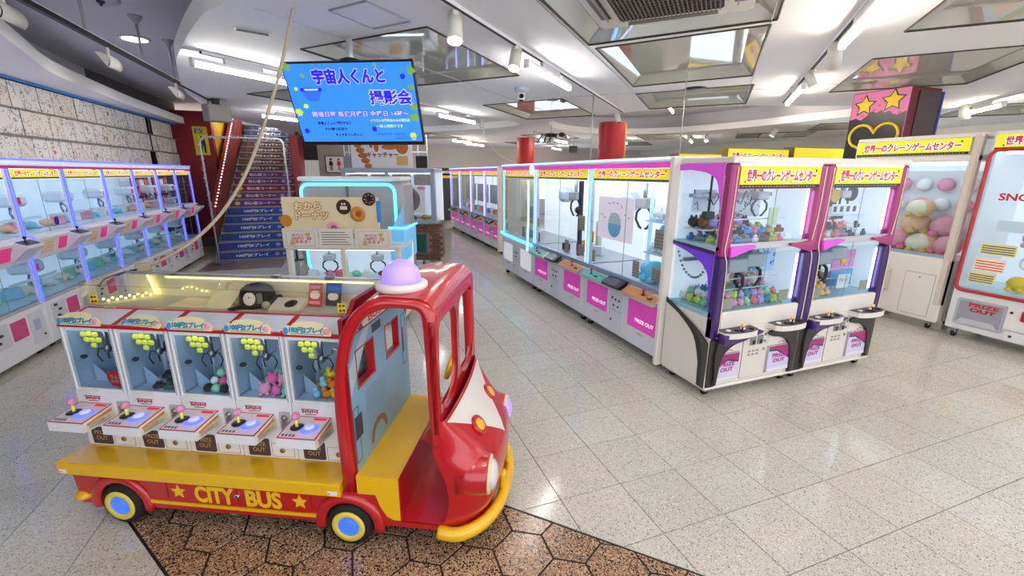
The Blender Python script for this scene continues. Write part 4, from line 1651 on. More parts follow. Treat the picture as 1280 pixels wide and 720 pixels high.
    spots_ = [(0.05, 0.625), (0.085, 0.628), (0.12, 0.625), (0.065, 0.595), (0.10, 0.595), (0.10, 0.564), (0.135, 0.594)][:7 if k < 4 else 6]
    for (x, z) in spots_:
        MB().cbox(x - 0.017, x + 0.015, 0.06, 0.078, z - 0.014, z + 0.014, 0.007).build('puffy_tag', puff, t)
    for z in (0.50,):
        MB().ball((0.03, 0.06, z), 0.018, 0.015, 0.012, 8, 5).build('sensor', darkgrey, t)
    # printed strips and logo
    MB().box(0.035, 0.15, -0.004, 0, 0.331, 0.342).build('caution_strip', notepaper, t)
    lg = MB()
    for q in range(7):
        x = 0.055 + q * 0.0125
        lg.box(x, x + 0.009, -0.0015, 0, 0.281 + (q % 3) * 0.002, 0.297 - (q % 2) * 0.003)
    lg.box(0.05, 0.145, -0.0015, 0, 0.299, 0.303)
    lg.box(0.07, 0.13, -0.0015, 0, 0.272, 0.276)
    lg.build('emblem', mat('logo red', '#a8404c', 0.5), t)
    # console
    cn = MB().prism([(-0.165, 0.19), (-0.165, 0.238), (0.0, 0.262), (0.0, 0.18)], 'x', 0.012, 0.212).build('console', white, t)
    slope = math.atan2(0.024, 0.165)

    def top(x, y, h=0.001):
        return (x, y, 0.238 + (y + 0.165) * 0.024 / 0.165 + h)
    tp = MB()
    tp.add([top(0.014, -0.163), top(0.21, -0.163), top(0.21, -0.002), top(0.014, -0.002)], [(0, 1, 2, 3)])
    tp.build('console_border', mat('console red edge', '#c02a44', 0.4), cn)
    tp = MB()
    tp.add([top(0.021, -0.157, .002), top(0.203, -0.157, .002), top(0.203, -0.008, .002), top(0.021, -0.008, .002)], [(0, 1, 2, 3)])
    tp.build('console_print', mat('console print', '#e6d8dc', 0.4), cn)
    p = top(0.075, -0.085, 0.002)
    MB().lathe([(0.032, 0), (0.032, 0.004), (0.02, 0.006)], p, n=18).build('joystick_plate', black, cn)
    jb = MB().cyl(p, (p[0] - 0.003, p[1] + 0.004, p[2] + 0.048), 0.007, n=8).build('joystick', puff, cn)
    MB().ball((p[0] - 0.004, p[1] + 0.005, p[2] + 0.058), 0.021, n=12, m=8).build('joystick_ball', pinkball, jb)
    p = top(0.14, -0.085, 0.002)
    MB().lathe([(0.046, 0), (0.046, 0.003), (0.03, 0.004), (0.001, 0.004)], p, n=22).build('lit_ring', disc_lit, cn)
    MB().lathe([(0.024, 0.004), (0.022, 0.012), (0.001, 0.013)], p, n=16).build('push_button', mat('pale button', '#c8c8f4', 0.3, emit=0.25, ecol='#a8b0ff'), cn)
    tp = MB()
    for a in ((0.128, 0.195, -0.03, -0.014),):
        tp.add([top(a[0], a[2], .0035), top(a[1], a[2], .0035), top(a[1], a[3], .0035), top(a[0], a[3], .0035)], [(0, 1, 2, 3)])
    tp.build('digit_display', reddisp, cn)
    tp = MB()
    for q in range(4):
        x = 0.03 + q * 0.018
        tp.add([top(x, -0.15, .003), top(x + 0.012, -0.15, .003), top(x + 0.012, -0.135, .003), top(x, -0.135, .003)], [(0, 1, 2, 3)])
    tp.build('console_picture', grey_line, cn)
    wl_ = MB().prism([(-0.15, 0.196), (-0.15, 0.233), (-0.012, 0.252), (-0.012, 0.196)], 'x', 0.212, 0.2135).build('warning_label', notepaper, cn)
    MB().prism([(-0.145, 0.219), (-0.145, 0.230), (-0.017, 0.249), (-0.017, 0.234)], 'x', 0.2135, 0.2142).build('warning_band', pc['orange'], wl_)
    b = MB()
    for q in range(4):
        b.box(0.2135, 0.2142, -0.14, -0.03 - q % 2 * .03, 0.200 + q * 0.006, 0.2018 + q * 0.006)
    b.build('warning_print', noteink, wl_)
    # prize flap, coin mechanism, lock
    fl = MB().prism(rrect(0.035, 0.155, 0.012, 0.115, 0.008), 'y', -0.003, 0.0).build('prize_flap', prizeflap, t)
    text('lettering', 'PRIZE\nOUT', goldtxt, fl, (0.095, -0.003, 0.066), 0.08, 0.058, 0.015)
    cm = MB().prism(rrect(0.235, 0.292, 0.10, 0.28, 0.004), 'y', -0.004, 0.0).build('coin_door', greyedge, t)
    MB().lathe([(0.016, 0), (0.015, 0.008), (0.001, 0.012)], (0.263, -0.004, 0.245), (0, -1, 0), 12).build('coin_knob', steel, cm)
    MB().cbox(0.245, 0.281, -0.012, -0.004, 0.17, 0.225, 0.004).build('coin_slot_plate', steel, cm)
    MB().box(0.252, 0.275, -0.013, -0.012, 0.185, 0.19).build('coin_slot', black, cm)
    MB().box(0.25, 0.277, -0.006, -0.004, 0.115, 0.15).build('coin_return', black, cm)
    lo = MB().lathe([(0.013, 0), (0.013, 0.006), (0.008, 0.008), (0.001, 0.008)], (0.225, 0, 0.05), (0, -1, 0), 14).build('door_lock', mat('brass', '#a08a5a', 0.35, 0.8), t)
    dl_ = MB()
    for q in ((0.165, 0.29, 0.012, 0.014), (0.165, 0.29, 0.088, 0.09), (0.165, 0.167, 0.012, 0.09), (0.288, 0.29, 0.012, 0.09)):
        dl_.box(q[0], q[1], -0.001, 0.0, q[2], q[3])
    dl_.build('door_seam', seam, t)
    return t


minis = []
what = ['with a red apple sign, at the bus rear end', 'second from the bus rear, its price sign fallen flat', 'in the middle of five, black and white beads inside', 'fourth from the bus rear, pink plush inside', 'next to the cab, full of rubber ducks']
for k in range(5):
    m_o = mini(k)
    m_o['label'] = 'small white crane machine ' + what[k]
    minis.append(m_o)
# what lies in them
o0 = bw(-1.557, 0.145, deck)
ap = MB().prism([(0.0, 0.0), (0.03, -0.008), (0.06, 0.0), (0.085, 0.03), (0.085, 0.065), (0.06, 0.085), (0.03, 0.075), (0.0, 0.085), (-0.025, 0.065), (-0.025, 0.03)], 'y', -0.006, 0.006).build('apple_sign', mat('apple red', '#c9262e', 0.4), None, bw(-1.557 + 0.185, 0.145 + 0.05, deck + 0.347), (0, 0, BUS_RZ))
tag(ap, 'red apple shaped card with pale writing behind the first mini window', 'sign')
MB().prism([(0.03, 0.075), (0.045, 0.105), (0.065, 0.10), (0.04, 0.08)], 'y', -0.004, 0.004).build('leaf', pc['dark green'], ap)
text('lettering', 'りんご\nのかご', mat('apple lettering', '#f0b8b0', 0.5), ap, (0.03, -0.006, 0.038), 0.07, 0.05, 0.02)
heap(bw(-1.557 + 0.3075, 0.145, deck), BUS_RZ, 0.11, 0.29, 0.03, 0.22, 0.338, 3, 3, 0.032, 'tag', pal('black', 'black', 'dark green', 'orange', 'brown'), 'toy', 'toy in the second mini machine', 'toys in the second mini machine', layers=2, seed=2)
heap(bw(-1.557 + 0.615, 0.145, deck), BUS_RZ, 0.10, 0.29, 0.03, 0.22, 0.338, 4, 4, 0.023, 'capsule', pal('white', 'black', 'hot pink', 'white', 'mint'), 'bead_ball', 'bead ball in the middle mini machine', 'beads in the third mini machine', 'ball', layers=3, seed=3)
heap(bw(-1.557 + 0.9225, 0.145, deck), BUS_RZ, 0.09, 0.29, 0.03, 0.22, 0.338, 3, 3, 0.032, 'plush', pal('hot pink', 'mint', 'pink', 'dark green'), 'plush_toy', 'tiny plush in the fourth mini machine', 'toys in the fourth mini machine', layers=2, seed=5)
heap(bw(-1.557 + 1.23, 0.145, deck), BUS_RZ, 0.08, 0.29, 0.03, 0.22, 0.338, 3, 4, 0.028, 'duck', pal('yellow', 'orange', 'red', 'yellow', 'sky blue', 'orange'), 'rubber_duck', 'duck in the mini machine by the cab', 'rubber ducks in the fifth mini machine', 'duck', layers=3, seed=6)

# ================================================================ display case over the mini machines
cs = thing('display_case', 'long clear acrylic display case on top of the bus, lit with warm strings of light', 'display case', bw(0, 0, 0), BUS_RZ)
casebase = mat('case base board', '#b9b4b4', 0.4)
creamback = mat('cream case lining', '#efe8c8', 0.6)
CS0, CS1, CT0, CT1, CZ0, CZ1 = -1.59, 0.03, 0.316, 0.56, 1.075, 1.235
MB().box(CS0, CS1, CT0, CT1, CZ0, 1.10).build('base', casebase, cs)
MB().box(-1.545, CS1 - .06, 0.42, CT1 - .02, 1.044, CZ0).build('plinth', red_paint, cs)
MB().box(CS0, CS1, CT0, CT0 + 0.004, 1.10, CZ1 - 0.02).build('front_pane', acrylic, cs)
MB().box(CS0, CS0 + 0.004, CT0, CT1, 1.10, CZ1).build('end_pane', acrylic, cs)
MB().box(CS1 - 0.004, CS1, CT0, CT1, 1.10, CZ1).build('end_pane', acrylic, cs)
MB().prism([(CT0, CZ1 - 0.02), (CT0, CZ1 - 0.016), (CT1, CZ1 + 0.004), (CT1, CZ1)], 'x', CS0, CS1).build('lid', acrylic, cs)
MB().box(CS0 + 0.05, CS1 - 0.02, CT1 - 0.012, CT1 - 0.006, 1.10, CZ1 - 0.01).build('back_lining', creamback, cs)
MB().box(CS0 + 0.01, CS1 - 0.01, CT0 + .01, CT1 - 0.014, 1.10, 1.103).build('floor_lining', mat('case floor lining', '#c6c2ba', 0.6), cs)
MB().tube([(CS0 + .02, CT1, CZ1 + 0.002), (CS1, CT1, CZ1 + 0.002)], 0.007, 6).build('back_rail', greyedge, cs)
MB().tube([(CS0, CT0, CZ1 - 0.018), (CS1, CT0, CZ1 - 0.018)], 0.003, 6).build('front_rail', acrylic, cs)
led_warm = mat('warm led dot', '#fff7b0', 0.4, emit=2.5, ecol='#fff08a')
MB().box(CS0 + 0.3, CS1 - .05, CT1 - 0.02, CT1 - 0.014, CZ1 - 0.022, CZ1 - 0.016).build('light_strip', mat('warm light strip', '#fff9d0', 0.4, emit=1.1, ecol='#fff6c8'), cs)
b = MB()
for k in range(9):
    b.ball((CS0 + 0.20 + 0.004 * k, CT1 - 0.03, 1.225 - k * 0.013), 0.0065, n=6, m=4)
for k in range(12):
    b.ball((CS0 + 0.21 - 0.012 * k, CT1 - 0.045 - k * 0.014, 1.115 + (k % 2) * 0.012), 0.0065, n=6, m=4)
for k in range(6):
    b.ball((CS0 + 0.40 + 0.03 * k, CT1 - 0.02, 1.15 + 0.012 * math.sin(k)), 0.004, n=6, m=4)
tag(b.build('light_dots', led_warm, cs), kind='stuff')
for s in (CS0 + 0.05, CS1 - 0.15):
    w = MB().box(s, s + 0.045, CT0 - 0.002, CT0, 1.115, 1.165).build('warning_sticker', pc['yellow'], cs)
    b = MB()
    for z in (1.121, 1.146):
        b.prism([(s + 0.006, z), (s + 0.024, z), (s + 0.015, z + 0.015)], 'y', CT0 - 0.003, CT0 - .002)
        b.box(s + 0.027, s + 0.04, CT0 - 0.003, CT0 - .002, z + .002, z + 0.011)
    b.build('warning_print', black, w)
    b = MB()
    for q in range(6):
        b.box(s + 0.055, s + 0.12, CT0 - 0.0025, CT0 - 0.001, 1.118 + q * 0.008, 1.1205 + q * 0.008)
    b.build('small_print', mat('small print grey', '#a8a4a0', 0.6), cs)
for s in (-0.62, -0.30):
    MB().cbox(s, s + 0.05, CT1 - 0.03, CT1 + 0.01, CZ1 - 0.004, CZ1 + 0.012, 0.003).build('lid_catch', steel, cs)
corner = MB().prism([(CT0, 1.10), (CT0 + 0.14, 1.10), (CT0 + 0.14, 1.235)] + arc(CT0 + 0.14, 1.10, 0.135, 90, 180, 8)[1:], 'x', 0.03, 0.04)
corner.build('end_fin', acrylic, cs)
# things in the case
cardy = mat('pale yellow card', '#f4e8bc', 0.6)
cb = MB()
z = 1.104
cb.add([(-1.10, 0.335, z), (-0.74, 0.335, z), (-0.74, 0.46, z), (-1.12, 0.50, z), (-1.10, 0.335, z + .006), (-0.74, 0.335, z + .006), (-0.74, 0.46, z + .006), (-1.12, 0.50, z + .006)], [(0, 3, 2, 1), (4, 5, 6, 7), (0, 1, 5, 4), (1, 2, 6, 5), (2, 3, 7, 6), (3, 0, 4, 7)])
cbo = cb.build('folded_card', cardy, None, bw(0, 0, 0), (0, 0, BUS_RZ))
tag(cbo, 'large pale yellow folded card lying in the display case', 'card')
fl_ = MB()
fl_.add([(-0.88, 0.34, z + .006), (-0.74, 0.34, z + .006), (-0.72, 0.47, z + .115), (-0.82, 0.50, z + .115), (-0.885, 0.40, z + 0.05),
         (-0.88, 0.345, z + .006), (-0.74, 0.345, z + .006), (-0.72, 0.475, z + .115), (-0.82, 0.505, z + .115), (-0.885, 0.405, z + .05)],
        [(0, 1, 2, 3, 4), (9, 8, 7, 6, 5), (0, 5, 6, 1), (1, 6, 7, 2), (2, 7, 8, 3), (3, 8, 9, 4), (4, 9, 5, 0)])
fl_.build('raised_flap', cardy, cbo)
cap = thing('baseball_cap', 'black baseball cap with a white oval patch standing in the display case', 'cap', bw(-0.635, 0.425, 1.104), BUS_RZ)
capm = mat('black cap cloth', '#1d1a1b', 0.9)
prof = [(0.080, 0.0), (0.088, 0.03), (0.088, 0.065), (0.076, 0.098), (0.05, 0.118), (0.014, 0.126), (0.001, 0.126)]
MB().lathe(prof, n=20).build('crown', capm, cap)
MB().prism([(-0.11, -0.10), (-0.075, -0.115), (-0.03, -0.085), (0.03, -0.08), (0.06, -0.05), (-0.06, -0.03), (-0.095, -0.05)], 'z', 0.0, 0.006).build('peak', capm, cap)
MB().ball((0, 0, 0.114), 0.008, n=8, m=5).build('button', capm, cap)
M = Matrix.Translation((0.012, -0.082, 0.058)) @ Matrix.Rotation(R(8), 4, 'Z') @ Matrix.Rotation(R(-12), 4, 'X')
MB().ball((0, 0, 0), 0.033, 0.006, 0.036, 12, 8).xf(M).build('patch', mat('white patch', '#ddd8d4', 0.7), cap)
MB().cbox(0.045, 0.07, -0.075, -0.055, 0.03, 0.085, 0.004).build('side_patch', mat('grey patch', '#777377', 0.7), cap)
gb = mat('greenish glass ball', '#a8ac88', 0.15, coat=0.5)
for (s, t_, q) in ((-0.745, 0.40, 'beside the folded card'), (-0.545, 0.36, 'in front of the black cap')):
    g = MB().ball((0, 0, 0.022), 0.022, n=12, m=8).build('glass_ball', gb, None, bw(s, t_, 1.104), (0, 0, 0))
    tag(g, 'small pale green ball %s in the display case' % q, 'ball')


def flatbox(name, label, cat, s, t_, w, h, d, m, tiltx, faces):
    b = MB().cbox(-w / 2, w / 2, -d / 2, d / 2, 0, h, 0.003)
    o = b.build(name, m, None, bw(s, t_, 1.105), (tiltx, 0, BUS_RZ))
    tag(o, label, cat)
    for (mm, x0, x1, z0, z1, rr) in faces:
        MB().prism(rrect(x0, x1, z0, z1, rr), 'y', -d / 2 - 0.0012, -d / 2).build('print', mm, o)
    return o


whp = mat('white print', '#ece4e0', 0.6)
bk = flatbox('booklet', 'red booklet with a white oval leaning in the display case', 'booklet', -0.315, 0.435, 0.078, 0.125, 0.012, mat('booklet red', '#c94a52', 0.5), R(-18), [(whp, -0.028, 0.028, 0.04, 0.085, 0.02), (signpink, -0.03, 0.03, 0.012, 0.028, 0.003), (signpink, -0.028, 0.028, 0.097, 0.112, 0.003)])
bk = flatbox('booklet', 'dark plum booklet with a white oval next to the red booklet', 'booklet', -0.222, 0.455, 0.085, 0.125, 0.012, mat('booklet plum', '#4a3c48', 0.5), R(-18), [(whp, -0.03, 0.03, 0.03, 0.07, 0.02), (grey_line, -0.03, 0.03, 0.085, 0.105, 0.003)])
b = MB().cbox(-0.085, 0.085, -0.055, 0.055, 0, 0.03, 0.003).build('gift_box', mat('white gift box', '#d8d2c6', 0.6), None, bw(-0.435, 0.39, 1.105), (R(20), 0, BUS_RZ))
tag(b, 'flat white box with a drawn circle beside the black cap', 'box')
MB().lathe([(0.030, 0.031), (0.032, 0.0312), (0.034, 0.031)], (0.02, 0, 0), n=20).build('printed_circle', darkgrey, b)
b2 = MB().cbox(-0.035, 0.035, -0.05, 0.05, 0, 0.04, 0.003).build('gift_box', mat('plum gift box', '#3c3048', 0.6), None, bw(-0.545, 0.425, 1.105), (R(20), 0, BUS_RZ + 0.2))
tag(b2, 'small plum coloured box tucked behind the flat white box', 'box')

# ================================================================ shared machine pieces
SIGN = '世界一のクレーンゲームセンター'
cyan_led = mat('cyan led tube', '#7fe6ff', 0.4, emit=LED * 0.6, ecol='#58dcff')
lav_led = mat('lavender led tube', '#b9b0ff', 0.4, emit=LED * 0.7, ecol='#a4a0ff')
blue_led = mat('blue led tube', '#5a6cff', 0.4, emit=LED * 0.85, ecol='#3a48ff')
icewhite = mat('ice white enamel', '#dfe2ee', 0.35)
qr = mat('printed code card', '#8e9088', 0.7, noise=0.45, nscale=220)


def game_sign(t, x0, x1, z0, z1, y, n=1):
    """backlit yellow header with red Japanese lettering and a black footer"""
    h = z1 - z0
    p = MB().box(x0, x1, y - 0.004, y, z0, z1).build('header_sign', yellow, t)
    MB().box(x0, x1, y - 0.0055, y - 0.004, z0, z0 + h * 0.17).build('sign_footer', signblack, p)
    b = MB()
    k = 0
    x = x0 + 0.02
    rd = random.Random(int(x0 * 97 + z0 * 31))
    while x < x1 - 0.04:
        w = rd.uniform(0.01, 0.03)
        b.box(x, x + w, y - 0.0062, y - 0.0055, z0 + h * .06, z0 + h * .11)
        x += w + 0.012
    b.build('footer_print', mat('footer print grey', '#8a8880', 0.6), p)
    w = (x1 - x0) * 0.86
    c = ((x0 + x1) / 2, y - 0.0045, z0 + h * 0.56)
    text('lettering_outline', SIGN, signwhite, p, c, w, h * 0.55, 0.02, halo=h * 0.055)
    text('lettering', SIGN, signred, p, (c[0], y - 0.0062, c[2]), w, h * 0.55, 0.02, halo=h * 0.016)
    for q, f in enumerate((0.06, 0.33, 0.62, 0.93)):
        e = MB().ball((x0 + (x1 - x0) * f, y - 0.006, z0 + h * (0.8 if q % 2 else 0.3)), h * 0.055, 0.002, h * 0.07, 8, 5)
        e.build('sign_ornament', (pc['teal'], pc['brown'], pc['sky blue'], pc['black'])[q], p)
    return p


def prize_door(t, x0, x1, z0, z1, y, m, label='PRIZE OUT', lm=None):
    d = MB().prism(rrect(x0, x1, z0, z1, 0.012), 'y', y - 0.006, y).build('prize_door', m, t)
    if label:
        text('lettering', label, lm or signwhite, d, ((x0 + x1) / 2 + (x1 - x0) * 0.12, y - 0.0065, z0 + (z1 - z0) * 0.30), (x1 - x0) * 0.66, (z1 - z0) * 0.13, 0.02)
    MB().box(x0 - 0.006, x1 + 0.006, y - 0.002, y, z1, z1 + 0.008).build('door_lip', greyedge, t)
    return d


def castors(t, xs, ys, z=0.0, top=0.1, r=0.035):
    for x in xs:
        for y in ys:
            c = MB().cyl((x - 0.014, y, z + r), (x + 0.014, y, z + r), r, n=12).build('castor', rubber, t)
            MB().cbox(x - 0.022, x + 0.022, y - 0.03, y + 0.03, z + r, top, 0.005).build('castor_fork', steel, c)


def crane_head(t, x, y, z, s=1.0):
    """claw unit: grey box, two hooked arms"""
    b = MB()
    b.cbox(x - 0.075 * s, x + 0.075 * s, y - 0.05 * s, y + 0.05 * s, z, z + 0.085 * s, 0.01)
    b.cyl((x, y, z + 0.085 * s), (x, y, z + 0.20 * s), 0.018 * s, n=8)
    o = b.build('crane_head', mat('crane head grey', '#b4b6ba', 0.35, 0.2), t)
    for sg in (-1, 1):
        p = [(x + sg * 0.05 * s, y, z), (x + sg * 0.10 * s, y, z - 0.04 * s), (x + sg * 0.105 * s, y, z - 0.10 * s), (x + sg * 0.05 * s, y, z - 0.16 * s), (x + sg * 0.03 * s, y, z - 0.165 * s)]
        MB().tube(p, 0.011 * s, 6).build('claw_arm', darkgrey, o)
    return o


def joystick(t, x, y, z, ball=signred):
    b = MB().lathe([(0.022, 0), (0.02, 0.006), (0.006, 0.008), (0.006, 0.04)], (x, y, z), n=10)
    o = b.build('joystick', black, t)
    MB().ball((x, y, z + 0.05), 0.016, n=8, m=6).build('joystick_ball', ball, o)


def button(t, x, y, z, m, r=0.022):
    o = MB().lathe([(r, 0), (r * 0.95, 0.008), (r * .6, 0.010)], (x, y, z), n=12).build('push_button', m, t)
    return o


# ================================================================ pink door row
# local x runs along the front, local y into the machine; the row looks towards -X
teal_deck = mat('teal control deck', '#3fa79a', 0.35)
orange_deck = mat('orange control deck', '#c8803a', 0.4)
pinkdoor = mat('magenta prize door', '#d63cb4', 0.3, emit=0.12)
X0P = 2.62


def pink_unit(label, y_near, y_far, rot=-90, x=X0P, depth=0.88, deck=True, posts=True, end=True, simple=False, led=cyan_led):
    w = y_far - y_near
    t = thing('crane_machine', label, 'crane machine', (x, y_far, 0), R(rot))
    MB().cbox(0, w, 0.0, depth, 0.10, 0.70, 0.01).build('base_cabinet', icewhite, t)
    castors(t, (0.08, w - 0.08), (0.08, depth - 0.1), 0, 0.1)
    MB().box(0.02, w - 0.02, 0.035, depth, 0.70, 0.745).build('bed', greyedge, t)
    MB().cbox(0, w, 0.02, 0.055, 0.72, 0.765, 0.006).build('window_rail', mat('blue grey rail', '#8fa6c6', 0.3, 0.3), t)
    for x_ in (0, w - 0.045):
        MB().cbox(x_, x_ + 0.045, 0.03, 0.075, 0.74, 1.90, 0.006).build('corner_post', icewhite, t)
        MB().tube([(x_ + 0.022, 0.024, 0.76), (x_ + 0.022, 0.024, 1.88)], 0.007, 8).build('post_led', led, t)
    MB().box(0.045, w - 0.045, 0.045, 0.051, 0.76, 1.86).build('window_pane', glass, t)
    MB().box(w / 2 - 0.004, w / 2 + 0.004, 0.040, 0.045, 0.76, 1.73).build('pane_joint', mat('pane edge green', '#8fb2a8', 0.3), t)
    MB().cbox(0, w, 0.0, depth, 1.905, 1.955, 0.01).build('top_frame', icewhite, t)
    MB().box(0.0, w, 0.012, 0.03, 1.86, 1.905).build('magenta_band', magenta, t)
    MB().tube([(0.0, -0.004, 1.94), (w, -0.004, 1.94)], 0.009, 8).build('top_led', mat('pale blue led', '#bcd8ff', 0.4, emit=LED * .6, ecol='#9cc8ff'), t)
    game_sign(t, 0.07, w - 0.07, 1.735, 1.855, 0.040)
    MB().box(0.0, w, depth - 0.03, depth, 0.74, 1.90).build('back_panel', mat('glowing machine lining', '#f2f6fa', 0.5, emit=0.3), t)  # back panel is given a glow to brighten the window
    MB().tube([(0.1, 0.12, 1.88), (w - 0.1, 0.12, 1.88)], 0.014, 8).build('inner_light', mat('bright led tube', '#ffffff', 0.5, emit=10.0, ecol='#f2f6ff'), t)
    MB().box(0.05, w - 0.05, depth - 0.12, depth - 0.09, 1.80, 1.88).build('gantry_rail', steel, t)
    # doors and coin plate
    for (a, b_) in ((0.10, 0.545), (w - 0.51, w - 0.065)):
        if deck:
            d = prize_door(t, a, b_, 0.295, 0.595, 0.0, pinkdoor)
        else:
            d = prize_door(t, a, b_, 0.29, 0.60, 0.0, mat('white prize door', '#f0f0f6', 0.3, emit=0.15), None)
        if not simple:
            MB().box((a + b_) / 2 - 0.05, (a + b_) / 2 + 0.05, -0.002, 0, 0.235, 0.262).build('caution_label', mat('caution label', '#c9cba0', 0.6), t)
    cp = MB().box(w / 2 - 0.14, w / 2 + 0.12, -0.002, 0.0, 0.13, 0.58).build('service_door', mat('service door white', '#d8dae6', 0.35), t)
    b = MB()
    for (x_, z_) in ((w / 2 - 0.08, .50), (w / 2 - 0.02, .49), (w / 2 + 0.05, .49), (w / 2 - 0.05, .42), (w / 2 + 0.03, .42), (w / 2 - 0.09, .25)):
        b.cyl((x_, -0.002, z_), (x_, -0.008, z_), 0.013, n=10)
    b.build('coin_fittings', darkgrey, cp)
    MB().box(w / 2 - 0.13, w / 2 + 0.11, -0.003, -0.002, 0.365, 0.369).build('door_seam', seam, cp)
    if deck:
        dk = MB().prism([(-0.085, 0.615), (-0.085, 0.64), (0.02, 0.70), (0.02, 0.64)], 'x', 0.02, w - 0.02).build('control_deck', greyedge, t)
        sl = 0.06 / 0.105

        def dz(y):
            return 0.64 + (y + 0.085) * sl
        for (a, b_, m) in ((0.03, 0.50, teal_deck), (0.62, 0.86 if False else w - 0.56, black), (w - 0.55, w - 0.03, orange_deck)):
            MB().prism([(-0.082, dz(-0.082) + .001), (-0.082, dz(-0.082) + .005), (0.015, dz(.015) + .005), (0.015, dz(.015) + .001)], 'x', a, b_).build('deck_panel', m, dk)
        ds = MB().prism([(-0.10, 0.645), (-0.10, 0.665), (0.0, 0.725), (0.02, 0.72), (0.02, 0.70)], 'x', w / 2 - 0.17, w / 2 + 0.15).build('display_unit', black, dk)
        MB().prism([(-0.09, 0.668), (-0.09, 0.672), (-0.01, 0.722), (-0.01, 0.716)], 'x', w / 2 - 0.10, w / 2 + 0.08).build('display', mat('dark screen', '#4a4d58', 0.2), ds)
        for xx in (0.22, w - 0.25):
            joystick(dk, xx, -0.03, dz(-0.03) + .004)
            button(dk, xx + 0.12, -0.04, dz(-0.04) + .004, black, 0.028)
            button(dk, xx + 0.12, -0.04, dz(-0.04) + .010, steel, 0.018)
    if not simple:
        for (a, z_, w_, h_, m) in ((0.10, 0.80, 0.06, 0.14, qr), (0.62 * w, 0.79, 0.11, 0.17, qr), (w - 0.24, 0.82, 0.15, 0.13, qr), (w - 0.24, 1.13, 0.14, 0.18, qr), (0.07, 1.02, 0.045, 0.13, pc['mustard'])):
            n_ = MB().box(a, a + w_, 0.041, 0.044, z_, z_ + h_).build('window_notice', m, t)
            b = MB()
            for q in range(5):
                b.box(a + 0.008, a + w_ - 0.008, 0.040, 0.041, z_ + 0.012 + q * h_ / 6, z_ + 0.018 + q * h_ / 6)
            b.build('notice_print', noteink, n_)
        crane_head(t, w * 0.42, 0.35, 1.45, 1.3)
        # frosted crane covers (pale boxes)
        MB().cbox(0.18, 0.38, 0.3, 0.5, 1.40, 1.60, 0.05).build('crane_cover', mat('frosted cover', '#dfe6f0', 0.4), t)
    if end:
        MB().cbox(w - 0.001, w + 0.03, 0.06, depth, 0.10, 1.955, 0.006).build('end_panel', warmwhite, t)
        MB().cbox(w - 0.001, w + 0.05, -0.06, 0.06, 0.07, 1.945, 0.008).build('end_post', warmwhite, t)
    return t


u1 = pink_unit('long crane machine with a pink poster, beside the purple machines', 3.13, 4.585)
u2 = pink_unit('crane machine with white walls, second in the pink door row', 4.60, 6.19, end=False, led=lav_led)
u3 = pink_unit('corner crane machine with white doors and cyan neon corners', 6.21, 7.66, deck=False, end=False)
# neon loop and fittings of the corner machine
w3 = 7.66 - 6.21
MB().tube(smooth_open([(0.0, 0.0, 0.76), (0.03, 0.0, 0.74), (w3 - 0.05, 0.0, 0.72)], 4), 0.02, 8).build('neon_tube', cyan_led, u3)
MB().tube(smooth_open([(w3 - 0.18, -0.01, 1.70), (w3 - 0.16, -0.015, 1.2), (w3 - 0.14, -0.03, 0.80), (w3 - 0.08, -0.06, 0.68), (w3 - 0.01, -0.085, 0.655)], 5), 0.018, 8).build('neon_tube', mat('pale neon tube', '#c8eef2', 0.4, emit=LED * .35, ecol='#a8eef8'), u3)
MB().lathe([(0.075, 0), (0.075, 0.03), (0.05, 0.035), (0.05, 0.02), (0.001, 0.02)], (w3 - 0.08, 0.02, 1.86), (0, -1, 0), 16).build('round_badge', lav_led, u3)
MB().box(0.10, 0.16, 0.038, 0.043, 1.0, 1.72).build('window_poster', pc['orange'], u3)
po = MB().box(0.42, 1.05, 0.20, 0.21, 1.0, 1.70).build('inner_poster', mat('orange print poster', '#e8c9a0', 0.6, noise=0.3, nscale=14), u3)
MB().prism(star_poly(0.70, 1.45, 0.14, 0.5, n=8), 'y', 0.195, 0.20).build('burst', pc['white'], po)
# pink poster with a blue semicircle in the first window
pp = MB().box(0.12, 0.80, 0.085, 0.09, 1.10, 1.56).build('pink_poster', mat('glowing pink poster', '#f6d8e0', 0.6, emit=0.22), u1)  # poster sheet glows a little so that it looks lit
MB().prism(arc(0.46, 1.255, 0.125, 0, -180, 16) + [(0.335, 1.275), (0.585, 1.275)], 'y', 0.083, 0.085).build('blue_half_disc', pc['sky blue'], pp)
MB().prism(arc(0.46, 1.275, 0.125, 0, 180, 14), 'y', 0.083, 0.085).build('white_half_disc', pc['white'], pp)
b = MB()
for q, (x_, z_, a_) in enumerate(((0.2, 1.36, 20), (0.26, 1.33, -30), (0.34, 1.49, 10), (0.42, 1.50, -10), (0.50, 1.50, 15), (0.58, 1.47, 60), (0.66, 1.38, 30), (0.72, 1.36, -20))):
    M = Matrix.Translation((x_, 0, z_)) @ Matrix.Rotation(R(a_), 4, 'Y')
    k_ = len(b.v)
    b.box(-0.02, 0.02, 0.083, 0.085, -0.003, 0.003)
    b.v[k_:] = [tuple(M @ Vector(v)) for v in b.v[k_:]]
b.build('poster_strokes', darkgrey, pp)
# shelves and plush of the first unit
w1 = 4.585 - 3.13
for z_ in (1.37, 1.06):
    MB().box(0.98, w1 - 0.05, 0.10, 0.34, z_ - 0.012, z_).build('shelf', mat('clear shelf', '#cfe6f4', 0.2), u1)
MB().cyl((0.93, 0.20, 0.745), (0.93, 0.20, 1.86), 0.02, n=10).build('shelf_pole', mat('pale blue pole', '#bfe4f4', 0.3, emit=0.2), u1)


def wpt(t, x, y, z):
    return tuple(Matrix.Translation(t.location) @ Matrix.Rotation(t.rotation_euler.z, 4, 'Z') @ Vector((x, y, z)))


